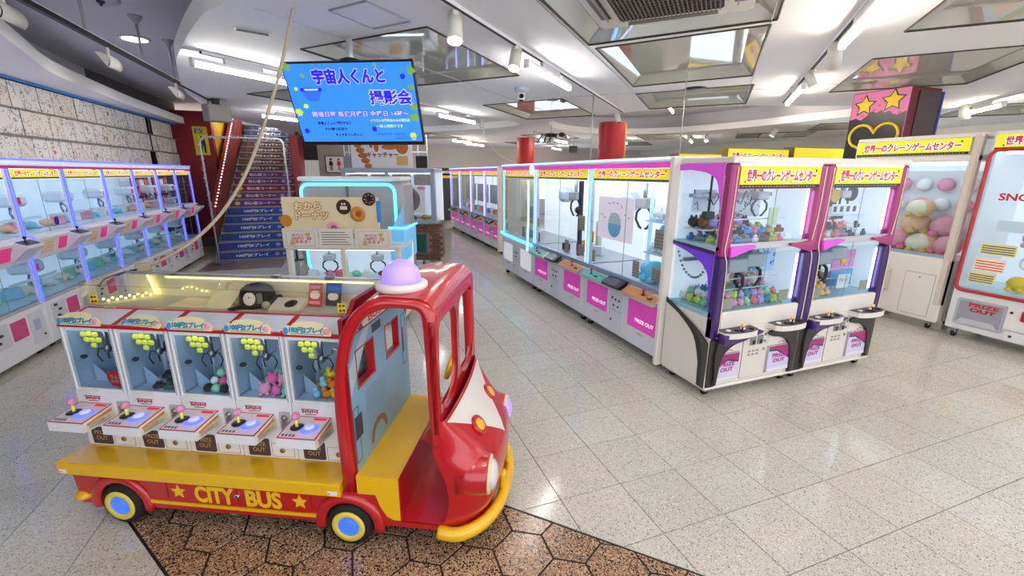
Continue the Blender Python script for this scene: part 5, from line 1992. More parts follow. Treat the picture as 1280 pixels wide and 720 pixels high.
def big_plush(t, x, y, z, r, m, m2, label, name='plush_toy', rz=0.0, ears=True):
    o = thing(name, label, 'plush toy', wpt(t, x, y, z), t.rotation_euler.z + rz)
    MB().ball((0, 0, r * 0.8), r, r * 0.85, r * 0.8, 14, 10).build('body', m, o)
    if ears:
        for s in (-1, 1):
            MB().ball((s * r * 0.5, 0, r * 1.6), r * 0.22, r * 0.14, r * 0.35, 8, 6).build('ear', m, o)
    for s in (-1, 1):
        MB().ball((s * r * 0.45, -r * 0.78, r * 0.24), r * 0.3, r * 0.34, r * 0.24, 8, 6).build('foot', m2, o)
    return o


skyb = mat('sky blue plush', '#7fd4f0', 0.9, emit=0.05)
whp2 = mat('white plush', '#eef0f2', 0.9)
for i in range(3):
    for j, z_ in enumerate((1.372, 1.062)):
        o = big_plush(u1, 1.05 + i * 0.135, 0.20, z_, 0.066, whp2, whp2, 'round white plush on the %s shelf, %s from the clear pole' % (('upper', 'lower')[j], ('first', 'second', 'third')[i]))
        MB().ball((0, 0, -0.02), 0.066, 0.06, 0.05, 12, 8)
for i in range(3):
    big_plush(u1, 1.05 + i * 0.135, 0.30, 1.215, 0.07, skyb, skyb, 'pale blue plush hanging below the upper shelf, %s from the clear pole' % ('first', 'second', 'third')[i], ears=False)
big_plush(u1, 1.02, 0.24, 0.747, 0.13, skyb, skyb, 'large sky blue round plush on the bed beside the clear pole', ears=False)
big_plush(u1, 0.78, 0.34, 0.747, 0.10, skyb, skyb, 'sky blue round plush on the bed under the pink poster', ears=False)
for x_, l_ in ((0.28, 'nearer the lavender post'), (0.56, 'farther from the lavender post')):
    pass
# contents of the second unit
rdm = random.Random(8)
for q, (x_, y_, r_, nm, lab) in enumerate(((0.62, 0.25, 0.06, 'black', 'black boxed figure standing at the glass of the second pink door machine'), (0.80, 0.4, 0.07, 'coral', 'dark red box on the bed of the second pink door machine'), (0.95, 0.5, 0.07, 'grey', 'grey box on the bed of the second pink door machine'), (1.15, 0.45, 0.08, 'white', 'white box on the bed of the second pink door machine'), (0.45, 0.6, 0.06, 'mustard', 'mustard box at the back of the second pink door machine'))):
    o = obj('prize_box', prize_mesh('box', r_, pc[nm]), None, wpt(u2, x_, y_, 0.747), (0, 0, R(-90) + 0.2 * q))
    tag(o, lab, 'box')
tw = MB().cbox(-0.035, 0.035, -0.035, 0.035, 0, 0.42, 0.01).build('box_tower', pc['cream'], None, wpt(u2, 0.88, 0.62, 0.747), (0, 0, 0))
tag(tw, 'tall slim cream tower of prizes in the second pink door machine', 'box')
MB().cbox(1.22, 1.27, 0.09, 0.14, 0.78, 1.72, 0.008).build('black_arm', darkgrey, u2)
MB().ball((1.22, 0.1, 1.36), 0.06, 0.05, 0.05, 10, 6).build('arm_joint', black, u2)

# ---------------------------------------------------------------- far pink door row
for k in range(4):
    y0_ = 9.42 + k * 1.3
    u = pink_unit('distant crane machine in the pink topped row, %s from its near end' % ('first', 'second', 'third', 'fourth')[k], y0_, y0_ + 1.28, x=3.16, end=(k == 0), led=lav_led, simple=True)
    for q in range(4):
        o = obj('prize_box', prize_mesh('box', 0.08, (pc['blue'], pc['white'], pc['coral'], pc['mustard'])[q]), None, wpt(u, 0.25 + q * 0.26, 0.5, 0.747), (0, 0, 0.3 * q))
        tag(o, '%s prize box inside the %s machine of the distant pink topped row' % (('blue', 'white', 'coral', 'mustard')[q], ('first', 'second', 'third', 'fourth')[k]), 'box')
    MB().box(0.1, 1.18, 0.55, 0.57, 1.0, 1.5).build('inner_display', mat('grey prize display', '#8e96a8', 0.6, noise=0.4, nscale=18), u)

# ================================================================ purple two tier machines
mag2 = mat('deep magenta panel', '#a01c6c', 0.35, coat=0.3)
mag3 = mat('bright magenta panel', '#d14fd0', 0.3, emit=0.1)
purp = mat('dark purple panel', '#3a1664', 0.35, coat=0.3)
purp2 = mat('violet panel', '#6a3ad0', 0.35, emit=0.08)
char = mat('charcoal panel', '#2c2826', 0.4)
char2 = mat('brown charcoal panel', '#4a433e', 0.4)
pwhite = mat('warm white panel', '#e4dfd8', 0.4)
prizep = mat('pale violet print', '#c9c2e0', 0.35, emit=0.06)
ivory = mat('ivory line', '#e6d8c0', 0.5)
PY, PD = 2.53, 0.53


def curve2(P, k=6):
    return smooth_open(P, k)


def purple_unit(x0, w, label, left_side):
    t = thing('crane_machine', label, 'crane machine', (x0, PY, 0), 0)
    MB().cbox(0, w, 0.0, PD, 0.10, 0.70, 0.012).build('base_cabinet', pwhite, t)
    MB().cbox(-0.01, w, -0.012, PD, 0.075, 0.105, 0.01).build('plinth', pwhite, t)
    castors(t, (0.07, w - 0.06), (0.07, PD - 0.07), 0, 0.08, 0.03)
    # corner posts: magenta above, purple below
    for x in (0, w - 0.075):
        a, b_ = (x, x + 0.085) if x == 0 else (x - 0.01, x + 0.075)
        MB().cbox(a, b_, -0.01, 0.07, 1.19, 1.885, 0.012).build('upper_post', mag2, t)
        MB().cbox(a, b_, -0.012, 0.07, 0.52, 1.19, 0.012).build('lower_post', purp, t)
        MB().tube(smooth_open([(a + 0.05, -0.013, 1.86), (a + 0.045, -0.013, 1.5), (a + 0.02, -0.014, 1.27), (a + 0.03, -0.015, 1.2), (a + 0.055, -0.016, 1.1), (a + 0.06, -0.016, 0.7), (a + 0.05, -0.015, 0.53)], 4), 0.005, 6).build('trim_line', ivory, t)
        MB().prism([(a, 0.10), (b_, 0.10), (b_, 0.52), (a, 0.52)], 'y', -0.008, 0.0).build('charcoal_foot', char2 if x else char, t)
    # wings half way up
    MB().prism(curve2([(0.07, 1.19), (0.16, 1.215), (0.30, 1.255), (0.30, 1.275), (0.18, 1.27), (0.07, 1.27)], 3), 'y', -0.03, 0.0, True).build('side_wing', mag3, t)
    MB().prism(curve2([(w - 0.07, 1.19), (w - 0.15, 1.21), (w - 0.29, 1.25), (w - 0.29, 1.27), (w - 0.18, 1.27), (w - 0.07, 1.285)], 3), 'y', -0.03, 0.0, True).build('side_wing', mag2, t)
    MB().box(w - 0.012, w - 0.004, 0.07, PD - 0.03, 0.735, 1.885).build('partition', inside, t)
    # panes, tiers
    MB().box(0.07, w - 0.07, 0.02, 0.026, 1.29, 1.70).build('window_pane', glass, t)
    MB().box(0.07, w - 0.07, 0.02, 0.026, 0.74, 1.20).build('window_pane', glass, t)
    MB().box(w * .5 - 0.002, w * .5 + 0.002, 0.016, 0.020, 0.74, 1.70).build('pane_joint', mat('pane edge green', '#8fb2a8', 0.3), t)
    MB().box(0.0, w, 0.03, PD, 1.235, 1.27).build('upper_bed', mat('upper tray', '#a8cdd6', 0.3, noise=0.3, nscale=60), t)
    MB().cbox(0.07, w - 0.07, 0.0, 0.03, 1.235, 1.29, 0.006).build('upper_sill', greyedge, t)
    MB().box(0.0, w, 0.03, PD, 0.70, 0.735).build('lower_bed', mat('chip tray', '#8fc4d0', 0.3, noise=0.4, nscale=60), t)
    MB().cbox(0.07, w - 0.07, -0.005, 0.03, 0.60, 0.742, 0.006).build('lower_sill', pwhite, t)
    MB().box(0.0, w, PD - 0.03, PD, 0.70, 1.89).build('back_panel', inside, t)
    for z in (1.62, 1.08):
        MB().box(0.05, w - 0.05, PD - 0.10, PD - 0.07, z, z + 0.03).build('gantry_rail', steel, t)
    for z0, z1 in ((0.78, 1.16), (1.33, 1.68)):
        MB().cyl((w - 0.115, 0.05, z0), (w - 0.115, 0.05, z1), 0.008, n=8).build('inner_light', tubewhite, t)
    MB().tube([(0.1, 0.1, 1.86), (w - 0.1, 0.1, 1.86)], 0.010, 8).build('inner_light', tubewhite, t)
    for z in (0.95, 0.86, 1.45):
        MB().cyl((0.09, 0.20, z), (w - 0.14, 0.20, z), 0.006, n=6).build('prize_bar', mat('clear bar', '#dfeef4', 0.2), t)
    # top
    game_sign(t, 0.085, w - 0.085, 1.705, 1.868, -0.004)
    MB().cbox(-0.005, w, -0.02, PD, 1.885, 1.93, 0.008).build('top_frame', warmwhite, t)
    MB().box(0.08, w - 0.08, -0.006, 0.0, 1.870, 1.884).build('top_lamp', tubewhite, t)
    MB().box(0.075, w - 0.075, 0.0, 0.03, 1.70, 1.885).build('header_box', mag2, t)
    # control shelves
    for (a, b_) in ((0.055, 0.40), (w - 0.40, w - 0.055)):
        p = [(a, 0.0), (a, -0.085)] + [(a + (b_ - a) * f, -0.13 + 0.045 * (2 * f - 1) ** 4) for f in (0.1, 0.3, 0.5, 0.7, 0.9)] + [(b_, -0.085), (b_, 0.0)]
        sh = MB().prism(p, 'z', 0.555, 0.60).build('control_shelf', pwhite, t)
        tp_ = [(x, y * 0.97) for x, y in p]
        dk = MB().prism(tp_, 'z', 0.60, 0.604).build('shelf_top', mat('dark shelf print', '#3a3440', 0.35), sh)
        for q in range(4):
            button(dk, a + 0.06 + q * 0.075, -0.055 - (q % 2) * 0.015, 0.604, black if q % 2 else pc['white'], 0.020)
        joystick(dk, a + 0.17, -0.09, 0.604, mat('pale yellow ball', '#e8e2a0', 0.3))
        MB().box(a + 0.22, a + 0.27, -0.04, -0.015, 0.604, 0.612).build('orange_key', pc['orange'], dk)
    MB().prism(curve2([(0.055, 0.50), (0.055, 0.585), (0.20, 0.57), (0.42, 0.585), (0.42, 0.565), (0.25, 0.525), (0.055, 0.50)], 3), 'y', -0.105, 0.0, True).build('shelf_skirt', purp, t)
    # charcoal wings below the shelves
    MB().prism(curve2([(0.07, 0.12), (0.07, 0.50), (0.36, 0.525), (0.36, 0.485), (0.22, 0.455), (0.12, 0.36), (0.085, 0.12)], 3), 'y', -0.03, 0.0, True).build('charcoal_wing', char, t)
    MB().prism(curve2([(w - 0.07, 0.12), (w - 0.07, 0.50), (w - 0.36, 0.525), (w - 0.36, 0.485), (w - 0.22, 0.455), (w - 0.12, 0.36), (w - 0.085, 0.12)], 3), 'y', -0.03, 0.0, True).build('charcoal_wing', char, t)
    # prize openings
    for (a, b_, fl) in ((0.075, 0.315, 1), (w - 0.345, w - 0.095, -1)):
        f = MB().box(a - 0.008, b_ + 0.008, -0.012, 0.0, 0.14, 0.385).build('prize_frame', mat('prize frame shade', '#b4aeb8', 0.4), t)
        d = MB().box(a, b_, -0.016, -0.012, 0.147, 0.378).build('prize_door', prizep, f)
        hw_ = b_ - a
        sw = [(a, 0.378), (b_, 0.378), (b_, 0.31), (a + hw_ * .5, 0.335), (a, 0.27)] if fl > 0 else [(a, 0.378), (b_, 0.378), (b_, 0.255), (a + hw_ * .7, 0.30), (a + hw_ * .35, 0.345), (a, 0.35)]
        MB().prism(sw, 'y', -0.018, -0.016).build('purple_swoosh', mag2, d)
        MB().prism([(q[0], q[1] - 0.0 if i_ < 2 else q[1] - 0.014) for i_, q in enumerate(sw)], 'y', -0.0172, -0.016).build('violet_swoosh', purp, d)
        text('lettering', 'PRIZE\nOUT', mat('prize lettering magenta', '#b0308c', 0.5), d, ((a + b_) / 2, -0.0195, 0.268), hw_ * 0.66, 0.085, 0.03)
        MB().box(a, b_, -0.0185, -0.016, 0.147, 0.175).build('door_edge', mat('door edge pale', '#e2e0ea', 0.4), d)
        lf = MB()
        for q in range(3):
            lf.ball((a + 0.12 + q * 0.025, -0.002, 0.402 + (q % 2) * 0.006), 0.012, 0.003, 0.006, 6, 4)
        lf.build('sprig_print', goldtxt, t)
    # coin door
    c0 = w * 0.36
    cd = MB().box(c0, c0 + 0.27, -0.004, 0.0, 0.13, 0.545).build('coin_door', mat('coin door', '#ded8d0', 0.4), t)
    b = MB()
    for q in ((c0 - .002, c0, .13, .545), (c0 + .27, c0 + .272, .13, .545), (c0, c0 + .27, .128, .13)):
        b.box(q[0], q[1], -0.005, 0, q[2], q[3])
    b.build('door_seam', seam, cd)
    for q in (0.07, 0.15):
        s_ = MB().cbox(c0 + q, c0 + q + 0.055, -0.016, -0.004, 0.42, 0.50, 0.004).build('coin_unit', steel, cd)
        MB().box(c0 + q + 0.015, c0 + q + 0.045, -0.018, -0.016, 0.43, 0.465).build('coin_return', black, s_)
    MB().box(c0 + 0.13, c0 + 0.19, -0.006, -0.004, 0.515, 0.545).build('red_label', signred, cd)
    for z in (0.37, 0.44, 0.50):
        MB().lathe([(0.012, 0), (0.012, 0.006), (0.001, 0.008)], (c0 + 0.235, -0.004, z), (0, -1, 0), 10).build('lock', steel, cd)
    b = MB()
    for q in range(6):
        b.box(c0 + 0.06 + (q % 3) * 0.045, c0 + 0.09 + (q % 3) * 0.045, -0.0055, -0.004, 0.325 + (q // 3) * 0.03, 0.343 + (q // 3) * 0.03)
    b.build('coin_print', mat('coin print', '#a49c94', 0.6), cd)
    for (a, z) in ((0.10, 0.76), (w - 0.30, 0.78)):
        n_ = MB().box(a, a + 0.10, 0.015, 0.019, z, z + 0.09).build('window_notice', qr, t)
    crane_head(t, w * 0.30, 0.16, 1.03, 1.35)
    crane_head(t, w * 0.56, 0.22, 1.05, 1.35)
    cr = crane_head(t, w * 0.62, 0.26, 1.60, 0.8)
    b = MB()
    for q in range(5):
        pth = [(w * (0.2 + 0.1 * q), 0.4, 1.66 - 0.02 * q), (w * (0.24 + 0.1 * q), 0.38, 1.56), (w * (0.3 + 0.1 * q), 0.4, 1.6 + 0.02 * q), (w * (0.34 + 0.1 * q), 0.42, 1.66)]
        b.tube(smooth_open(pth, 3), 0.004, 5)
    b.build('hanging_cables', darkgrey, cr)
    if left_side:
        # the visible side: curved bands over glass, white lower panel
        MB().box(0.002, 0.008, 0.05, PD - 0.02, 0.72, 1.87).build('side_pane', glass, t)
        top_band = [(0.06, 1.885), (PD, 1.885), (PD, 1.835)] + curve2([(PD - 0.12, 1.84), (0.22, 1.815), (0.12, 1.76), (0.085, 1.66), (0.06, 1.55)], 3)
        MB().prism(top_band, 'x', -0.008, 0.0).build('side_band', mag3, t)
        mid = [(0.06, 1.20), (PD, 1.235), (PD, 1.255), (0.06, 1.23)]
        MB().prism(mid, 'x', -0.010, 0.0).build('side_band', purp, t)
        mid = [(0.06, 1.20), (PD, 1.235)] + curve2([(PD, 1.222), (0.30, 1.17), (0.13, 1.08), (0.085, 0.95), (0.06, 0.80)], 3)
        MB().prism(mid, 'x', -0.008, 0.0).build('side_band', purp2, t)
        MB().prism([(0.0, 0.10), (PD, 0.10), (PD, 0.72)] + curve2([(PD, 0.70), (0.40, 0.66), (0.16, 0.55), (0.06, 0.38), (0.0, 0.2)], 3), 'x', -0.014, -0.002).build('side_panel', pwhite, t)
        sw = curve2([(PD, 0.745), (0.40, 0.69), (0.14, 0.58), (0.0, 0.49)], 4) + [(0.0, 0.10), (0.075, 0.10)] + curve2([(0.085, 0.30), (0.16, 0.50), (0.34, 0.63), (PD, 0.70)], 4)
        MB().prism(sw, 'x', -0.020, -0.012).build('charcoal_swoosh', char, t)
        sw = curve2([(0.0, 0.49), (0.14, 0.58), (0.16, 0.57), (0.075, 0.47), (0.035, 0.30), (0.03, 0.10)], 4) + [(0.0, 0.10)]
        MB().prism(sw, 'x', -0.023, -0.018).build('brown_swoosh', char2, t)
        MB().box(-0.004, 0.0, 0.05, 0.055, 1.26, 1.8).build('pane_joint', greyedge, t)
        b = MB()
        ch = [(0.004 + 0.03, 0.14, 1.16), (0.03, 0.2, 1.02), (0.03, 0.3, 0.97), (0.03, 0.42, 1.03), (0.03, 0.5, 1.17)]
        for a_, c_ in zip(smooth_open(ch, 4), smooth_open(ch, 4)[1:]):
            m_ = (Vector(a_) + Vector(c_)) / 2
            b.ball(m_, 0.006, 0.016, 0.012, 6, 4)
        b.build('chain', steel, t)
    return t


p1 = purple_unit(2.62, 1.0, 'purple and magenta two tier crane machine with its side in view', True)
p2 = purple_unit(3.625, 1.0, 'purple and magenta two tier crane machine standing by the open aisle', False)
orig = (2.62, PY, 0)
heap(orig, 0, 0.06, 0.88, 0.08, 0.50, 0.737, 5, 11, 0.036, 'plush', pal('mint', 'lime', 'coral', 'lilac', 'teal', 'pink', 'white'), 'plush_toy', 'plush on the first purple machine lower bed', 'lower bed plush, first purple machine', layers=2, seed=11)
heap(orig, 0, 0.06, 0.86, 0.07, 0.50, 1.272, 4, 9, 0.044, 'tag', pal('brown', 'black', 'grey', 'blue', 'lilac', 'hot pink', 'mustard', 'lime', 'white'), 'key_charm', 'charm on the first purple machine upper bed', 'upper bed charms, first purple machine', 'charm', layers=2, seed=12)
orig = (3.625, PY, 0)
heap(orig, 0, 0.11, 0.45, 0.07, 0.36, 0.737, 4, 5, 0.036, 'duck', pal('yellow', 'mustard', 'peach', 'yellow'), 'rubber_duck', 'duck on the second purple machine lower bed', 'yellow ducks, second purple machine', 'duck', layers=3, seed=13)
heap(orig, 0, 0.09, 0.82, 0.07, 0.50, 1.272, 4, 8, 0.044, 'tag', pal('black', 'grey', 'coral', 'white', 'sky blue'), 'key_charm', 'charm on the second purple machine upper bed', 'upper bed charms, second purple machine', 'charm', layers=2, seed=14)
bp_ = MB().box(0.56, 0.86, 0.20, 0.21, 0.78, 1.12).build('pastel_poster', mat('pastel poster pink', '#ea93c2', 0.6), p2)
MB().box(0.56, 0.86, 0.196, 0.20, 0.78, 0.93).build('poster_band', mat('poster blue', '#6ab4e6', 0.6), bp_)
MB().prism(star_poly(0.70, 1.02, 0.05), 'y', 0.192, 0.20).build('poster_star', pc['yellow'], bp_)
wn = MB().box(0.52, 0.68, 0.10, 0.105, 0.79, 0.92).build('notice_card', pc['white'], p2)
text('lettering', 'ブルーン', mat('violet lettering', '#6a2aa0', 0.5), wn, (0.60, 0.10, 0.87), 0.12, 0.035, 0.02)
wn = MB().box(0.42, 0.78, 0.20, 0.205, 1.46, 1.55).build('price_strip', pc['white'], p2)
b = MB()
for q in range(4):
    b.box(0.44 + q * 0.085, 0.48 + q * 0.085, 0.198, 0.2, 1.48, 1.53)
b.build('price_print', black, wn)
bd_ = MB().cyl((0.50, 0.24, 1.62), (0.50, 0.252, 1.62), 0.06, n=16).build('round_badge', pc['mustard'], p2)
bd_ = MB().cyl((0.72, 0.24, 1.64), (0.72, 0.252, 1.64), 0.07, n=16).build('round_badge', pc['black'], p2)

# drawn panels, photos and larger toys inside the purple machines
line_p = scribble_mat('line drawing panel', '#dfe6ee', '#55585f', 16.0, 0.03)
for t_, x0_, x1_, z0_, z1_ in ((p1, 0.40, 0.86, 1.44, 1.69), (p1, 0.10, 0.34, 1.50, 1.68), (p2, 0.12, 0.40, 1.44, 1.60), (p2, 0.62, 0.86, 1.36, 1.56)):
    MB().box(x0_, x1_, 0.46, 0.468, z0_, z1_).build('drawn_panel', line_p, t_)
MB().box(0.62, 0.88, 0.25, 0.26, 0.98, 1.18).build('blue_drawing', scribble_mat('blue drawing panel', '#c4d8f4', '#4a68c0', 14.0, 0.04), p1)
MB().box(0.64, 0.74, 0.17, 0.18, 1.40, 1.54).build('green_figure_card', mat('pale green card', '#c8d8a8', 0.6), p1)
for x_, z_ in ((0.15, 1.45), (0.56, 1.52), (0.70, 1.40)):
    b = MB()
    b.cbox(x_ - 0.05, x_ + 0.05, 0.30, 0.36, z_, z_ + 0.06, 0.01)
    b.cyl((x_, 0.33, z_ + 0.06), (x_, 0.33, 1.86), 0.01, n=6)
    b.build('hanging_motor', darkgrey, p2 if x_ > .5 else p1)
heap((2.62, PY, 0), 0, 0.08, 0.62, 0.30, 0.50, 1.372, 2, 6, 0.05, 'plush', pal('black', 'brown', 'grey', 'lilac', 'blue', 'coral'), 'plush_toy', 'plush on the first purple machine upper rack', 'upper rack plush, first purple machine', layers=1, seed=21)
MB().box(0.05, 0.66, 0.26, 0.52, 1.358, 1.370).build('upper_rack', mat('clear bar', '#dfeef4', 0.2), p1)
heap((2.62, PY, 0), 0, 0.60, 0.88, 0.30, 0.50, 0.845, 2, 3, 0.05, 'plush', pal('peach', 'pink', 'cream', 'blue'), 'plush_toy', 'plush on the first purple machine lower rack', 'lower rack plush, first purple machine', layers=2, seed=22)
MB().box(0.58, 0.90, 0.27, 0.52, 0.832, 0.844).build('lower_rack', mat('clear bar', '#dfeef4', 0.2), p1)
heap((3.625, PY, 0), 0, 0.52, 0.86, 0.24, 0.48, 0.737, 2, 4, 0.045, 'plush', pal('pink', 'yellow', 'cream', 'white'), 'plush_toy', 'plush by the poster of the second purple machine', 'lower bed plush, second purple machine', layers=2, seed=23)

# ================================================================ blue lit two tier row along the autograph wall
LX = -3.06
lilac_con = mat('pale console enamel', '#dcdae6', 0.4)
pinkled = mat('pink digit window', '#c01e70', 0.3, emit=0.25)
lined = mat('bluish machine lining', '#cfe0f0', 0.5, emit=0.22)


def left_unit(y0, label, w=0.90):
    t = thing('crane_machine', label, 'crane machine', (LX, y0, 0), R(90))
    D = 0.62
    MB().cbox(0.0, w, 0, D, 0.06, 0.50, 0.01).build('base_cabinet', white, t)
    castors(t, (0.1, w - 0.1), (0.08,), 0, 0.06, 0.03)
    MB().box(0.0, w, D - 0.03, D, 0.5, 1.86).build('back_panel', lined, t)
    for z in (0.50, 1.16):
        MB().box(0.03, w - 0.03, 0.02, D, z, z + 0.03).build('bed', mat('pale blue bed', '#c4dcea', 0.3), t)
    for x in (0.0, w - 0.034):
        p = MB().cbox(x, x + 0.034, -0.002, 0.018, 0.50, 1.86, 0.005).build('corner_post', mat('blue tinted post', '#d2d4f0', 0.3), t)
        MB().cbox(x + 0.008, x + 0.026, -0.010, -0.002, 0.52, 1.84, 0.003).build('post_led', blue_led, p)
    MB().cbox(0, w, 0.0, 0.04, 0.50, 0.53, 0.004).build('sill', greyedge, t)
    MB().box(0.05, w - 0.05, 0.012, 0.017, 0.53, 0.95).build('window_pane', glass, t)
    MB().box(0.05, w - 0.05, 0.012, 0.017, 1.20, 1.73).build('window_pane', glass, t)
    MB().box(w * .5 - .003, w * .5 + .003, 0.008, 0.012, 0.53, 1.73).build('pane_joint', mat('pane edge green', '#8fb2a8', 0.3), t)
    con = MB().prism([(0.04, 0.94), (0.0, 0.94), (-0.015, 0.95), (-0.075, 1.15), (-0.06, 1.175), (0.0, 1.19), (0.04, 1.19)], 'x', 0.03, w - 0.03).build('console', lilac_con, t)
    MB().prism([(-0.033, 1.00), (-0.0705, 1.125), (-0.0735, 1.124), (-0.036, 0.999)], 'x', w * 0.46, w * 0.62).build('digit_window', pinkled, con)
    pod = MB().prism([(-0.02, 0.97), (-0.16, 1.10), (-0.16, 1.125), (-0.05, 1.165), (0.0, 1.165), (0.0, 0.97)], 'x', w * 0.66, w * 0.96).build('control_pod', lilac_con, con)
    MB().prism([(-0.15, 1.130), (-0.06, 1.163), (-0.062, 1.167), (-0.152, 1.134)], 'x', w * 0.70, w * 0.93).build('control_pad', darkgrey, pod)
    joystick(con, w * 0.78, -0.105, 1.148, black)
    nt_ = MB().prism([(-0.03, 0.99), (-0.0705, 1.125), (-0.0735, 1.124), (-0.033, 0.989)], 'x', w * 0.14, w * 0.36).build('notice', mat('pale yellow notice', '#d8d2b0', 0.6), con)
    b = MB()
    for q in range(4):
        f = 0.12 + q * 0.2
        y_, z_ = -0.0345 - 0.038 * f, 0.995 + 0.126 * f
        b.box(w * 0.16, w * 0.34, y_ - .0015, y_ + .001, z_, z_ + 0.006)
    b.build('notice_print', signred, nt_)
    # header
    game_sign(t, 0.06, w - 0.06, 1.74, 1.835, 0.010)
    MB().box(0, w, -0.004, 0.02, 1.838, 1.868).build('magenta_band', mat('rose header band', '#b8306c', 0.4, emit=0.08), t)
    MB().cbox(0, w, -0.02, D, 1.868, 1.935, 0.01).build('top_frame', mat('ice top frame', '#dcdcf4', 0.4, emit=0.12), t)
    MB().tube([(0, -0.022, 1.93), (w, -0.022, 1.93)], 0.009, 8).build('top_led', blue_led, t)
    MB().tube([(0.08, 0.08, 1.84), (w - 0.08, 0.08, 1.84)], 0.01, 8).build('inner_light', tubewhite, t)
    # base door, coin panel
    d = MB().box(0.10, 0.34, -0.006, 0.0, 0.24, 0.46).build('coin_panel', mat('coin panel', '#d4d4dc', 0.4), t)
    b = MB()
    for (x_, z_) in ((0.14, .42), (0.2, .36), (0.16, .30)):
        b.cbox(x_, x_ + 0.04, -0.022, -0.006, z_, z_ + 0.025, 0.004)
    b.build('coin_buttons', darkgrey, d)
    MB().prism(rrect(0.38, 0.58, 0.26, 0.44, 0.01), 'y', -0.008, 0).build('prize_door', mat('deep pink prize door', '#c03a72', 0.35, emit=0.06), t)
    d = MB().box(0.62, 0.84, -0.005, 0.0, 0.14, 0.46).build('service_door', mat('service door', '#dadae4', 0.4), t)
    MB().box(0.68, 0.78, -0.007, -0.005, 0.27, 0.38).build('door_label', mat('door label', '#a8b8cc', 0.6), d)
    MB().lathe([(0.012, 0), (0.012, .006), (0.001, .008)], (0.80, -0.005, 0.20), (0, -1, 0), 10).build('lock', darkgrey, d)
    for q, z_ in enumerate((1.45, 0.74)):
        g = MB().cbox(w * 0.38, w * 0.66, 0.2, 0.42, z_, z_ + 0.13, 0.03).build('crane_cover', mat('frosted cover', '#dfe6f0', 0.4), t)
        MB().box(w * 0.44, w * 0.52, 0.196, 0.2, z_ + 0.03, z_ + 0.10).build('cover_badge', signred if q == 0 else pinkled, g)
        MB().tube([(w * 0.52, 0.3, z_), (w * 0.46, 0.28, z_ - 0.07), (w * 0.50, 0.28, z_ - 0.13)], 0.012, 6).build('claw_arm', steel, g)
        MB().tube([(w * 0.52, 0.3, z_), (w * 0.60, 0.28, z_ - 0.07), (w * 0.56, 0.28, z_ - 0.13)], 0.012, 6).build('claw_arm', steel, g)
    for z_ in (0.66, 1.30):
        MB().box(0.05, w - 0.05, 0.25, 0.255, z_, z_ + 0.03).build('prize_bar', mat('clear bar', '#dfeef4', 0.2), t)
    return t


names_ = ['nearest the camera', 'second from the camera', 'third from the camera', 'fourth from the camera', 'fifth from the camera', 'sixth from the camera', 'by the red wall']
lefts = []
for k in range(7):
    y0_ = 4.83 + k * 0.90
    t = left_unit(y0_ + 0.002, 'blue lit two tier crane machine under the autograph wall, ' + names_[k], 0.896)
    lefts.append(t)
    if k == 0:
        MB().box(0.002, 0.008, 0.02, 0.60, 0.50, 1.87).build('side_pane', glass, t)
        MB().cbox(0.0, 0.02, 0.58, 0.62, 0.5, 1.87, 0.004).build('rear_post', white, t)
    rd = random.Random(30 + k)
    for q in range(4):
        for z_, r_, tier in ((0.532, 0.075, 'lower'), (1.192, 0.07, 'upper')):
            cn_ = ('white', 'sky blue', 'cream', 'mint')[(q + k) % 4] if tier == 'lower' else ('sky blue', 'white', 'peach', 'pink')[(q + k) % 4]
            o = obj('prize', prize_mesh(('cushion', 'box')[(q + k) % 2], r_, pc[cn_]), None, wpt(t, 0.14 + q * 0.2, 0.33 + rd.uniform(-.03, .03), z_), (0, 0, rd.uniform(0.9, 2.2)))
            tag(o, '%s prize on the %s bed of the blue lit machine %s' % (cn_, tier, names_[k]), 'prize')
MB().prism(rrect(0.55, 0.63, 1.24, 1.33, 0.03), 'y', 0.004, 0.008).build('violet_sticker', mat('violet sticker', '#3a1a8a', 0.5), lefts[1])
for t in lefts[5:]:
    b = MB().box(0.10, 0.80, 0.40, 0.42, 1.22, 1.72).build('shelf_unit', mat('dark red shelf unit', '#8c1a24', 0.6), t)
    for i in range(3):
        for j in range(3):
            MB().cbox(0.14 + i * 0.22, 0.30 + i * 0.22, 0.37, 0.40, 1.25 + j * 0.16, 1.36 + j * 0.16, 0.006).build('boxed_prize', (pc['white'], pc['coral'], pc['grey'])[(i + j) % 3], b)

# ---------------------------------------------------------------- autograph cards on the wall
cardm = scribble_mat('autograph card', '#dcd9d4', '#6f6c74', 20.0, 0.028)
cardm2 = scribble_mat('autograph card warm', '#d9d3ca', '#7c726c', 25.0, 0.028)
edge_b = MB().box(-3.755, -3.69, 2.0, 13.0, 2.885, 2.915).build('blue_edge_strip', mat('blue edge strip', '#2f7ac0', 0.5), None)
tag(edge_b, 'long blue strip running along the top of the autograph cards', 'strip')
rail_g = mat('card rail', '#7c7a78', 0.6)
for z_, nm in ((2.568, 'top'), (2.245, 'middle'), (1.93, 'bottom')):
    tag(MB().box(-3.76, -3.685, 2.0, 13.0, z_ - 0.022, z_ - 0.004).build('card_rail', rail_g, None), 'thin grey rail carrying the %s row of autograph cards' % nm, 'rail')
rd = random.Random(77)
stamp = [mat('stamp red', '#b85a50', 0.6), mat('stamp plum', '#7a5a6a', 0.6), mat('stamp grey', '#8a8680', 0.6)]
card_me = {}
for m, nm in ((cardm, 'a'), (cardm2, 'b')):
    card_me[nm] = MB().cbox(-0.012, 0.0, -0.1355, 0.1355, -0.15, 0.15, 0.003).mesh('autograph_card', m)
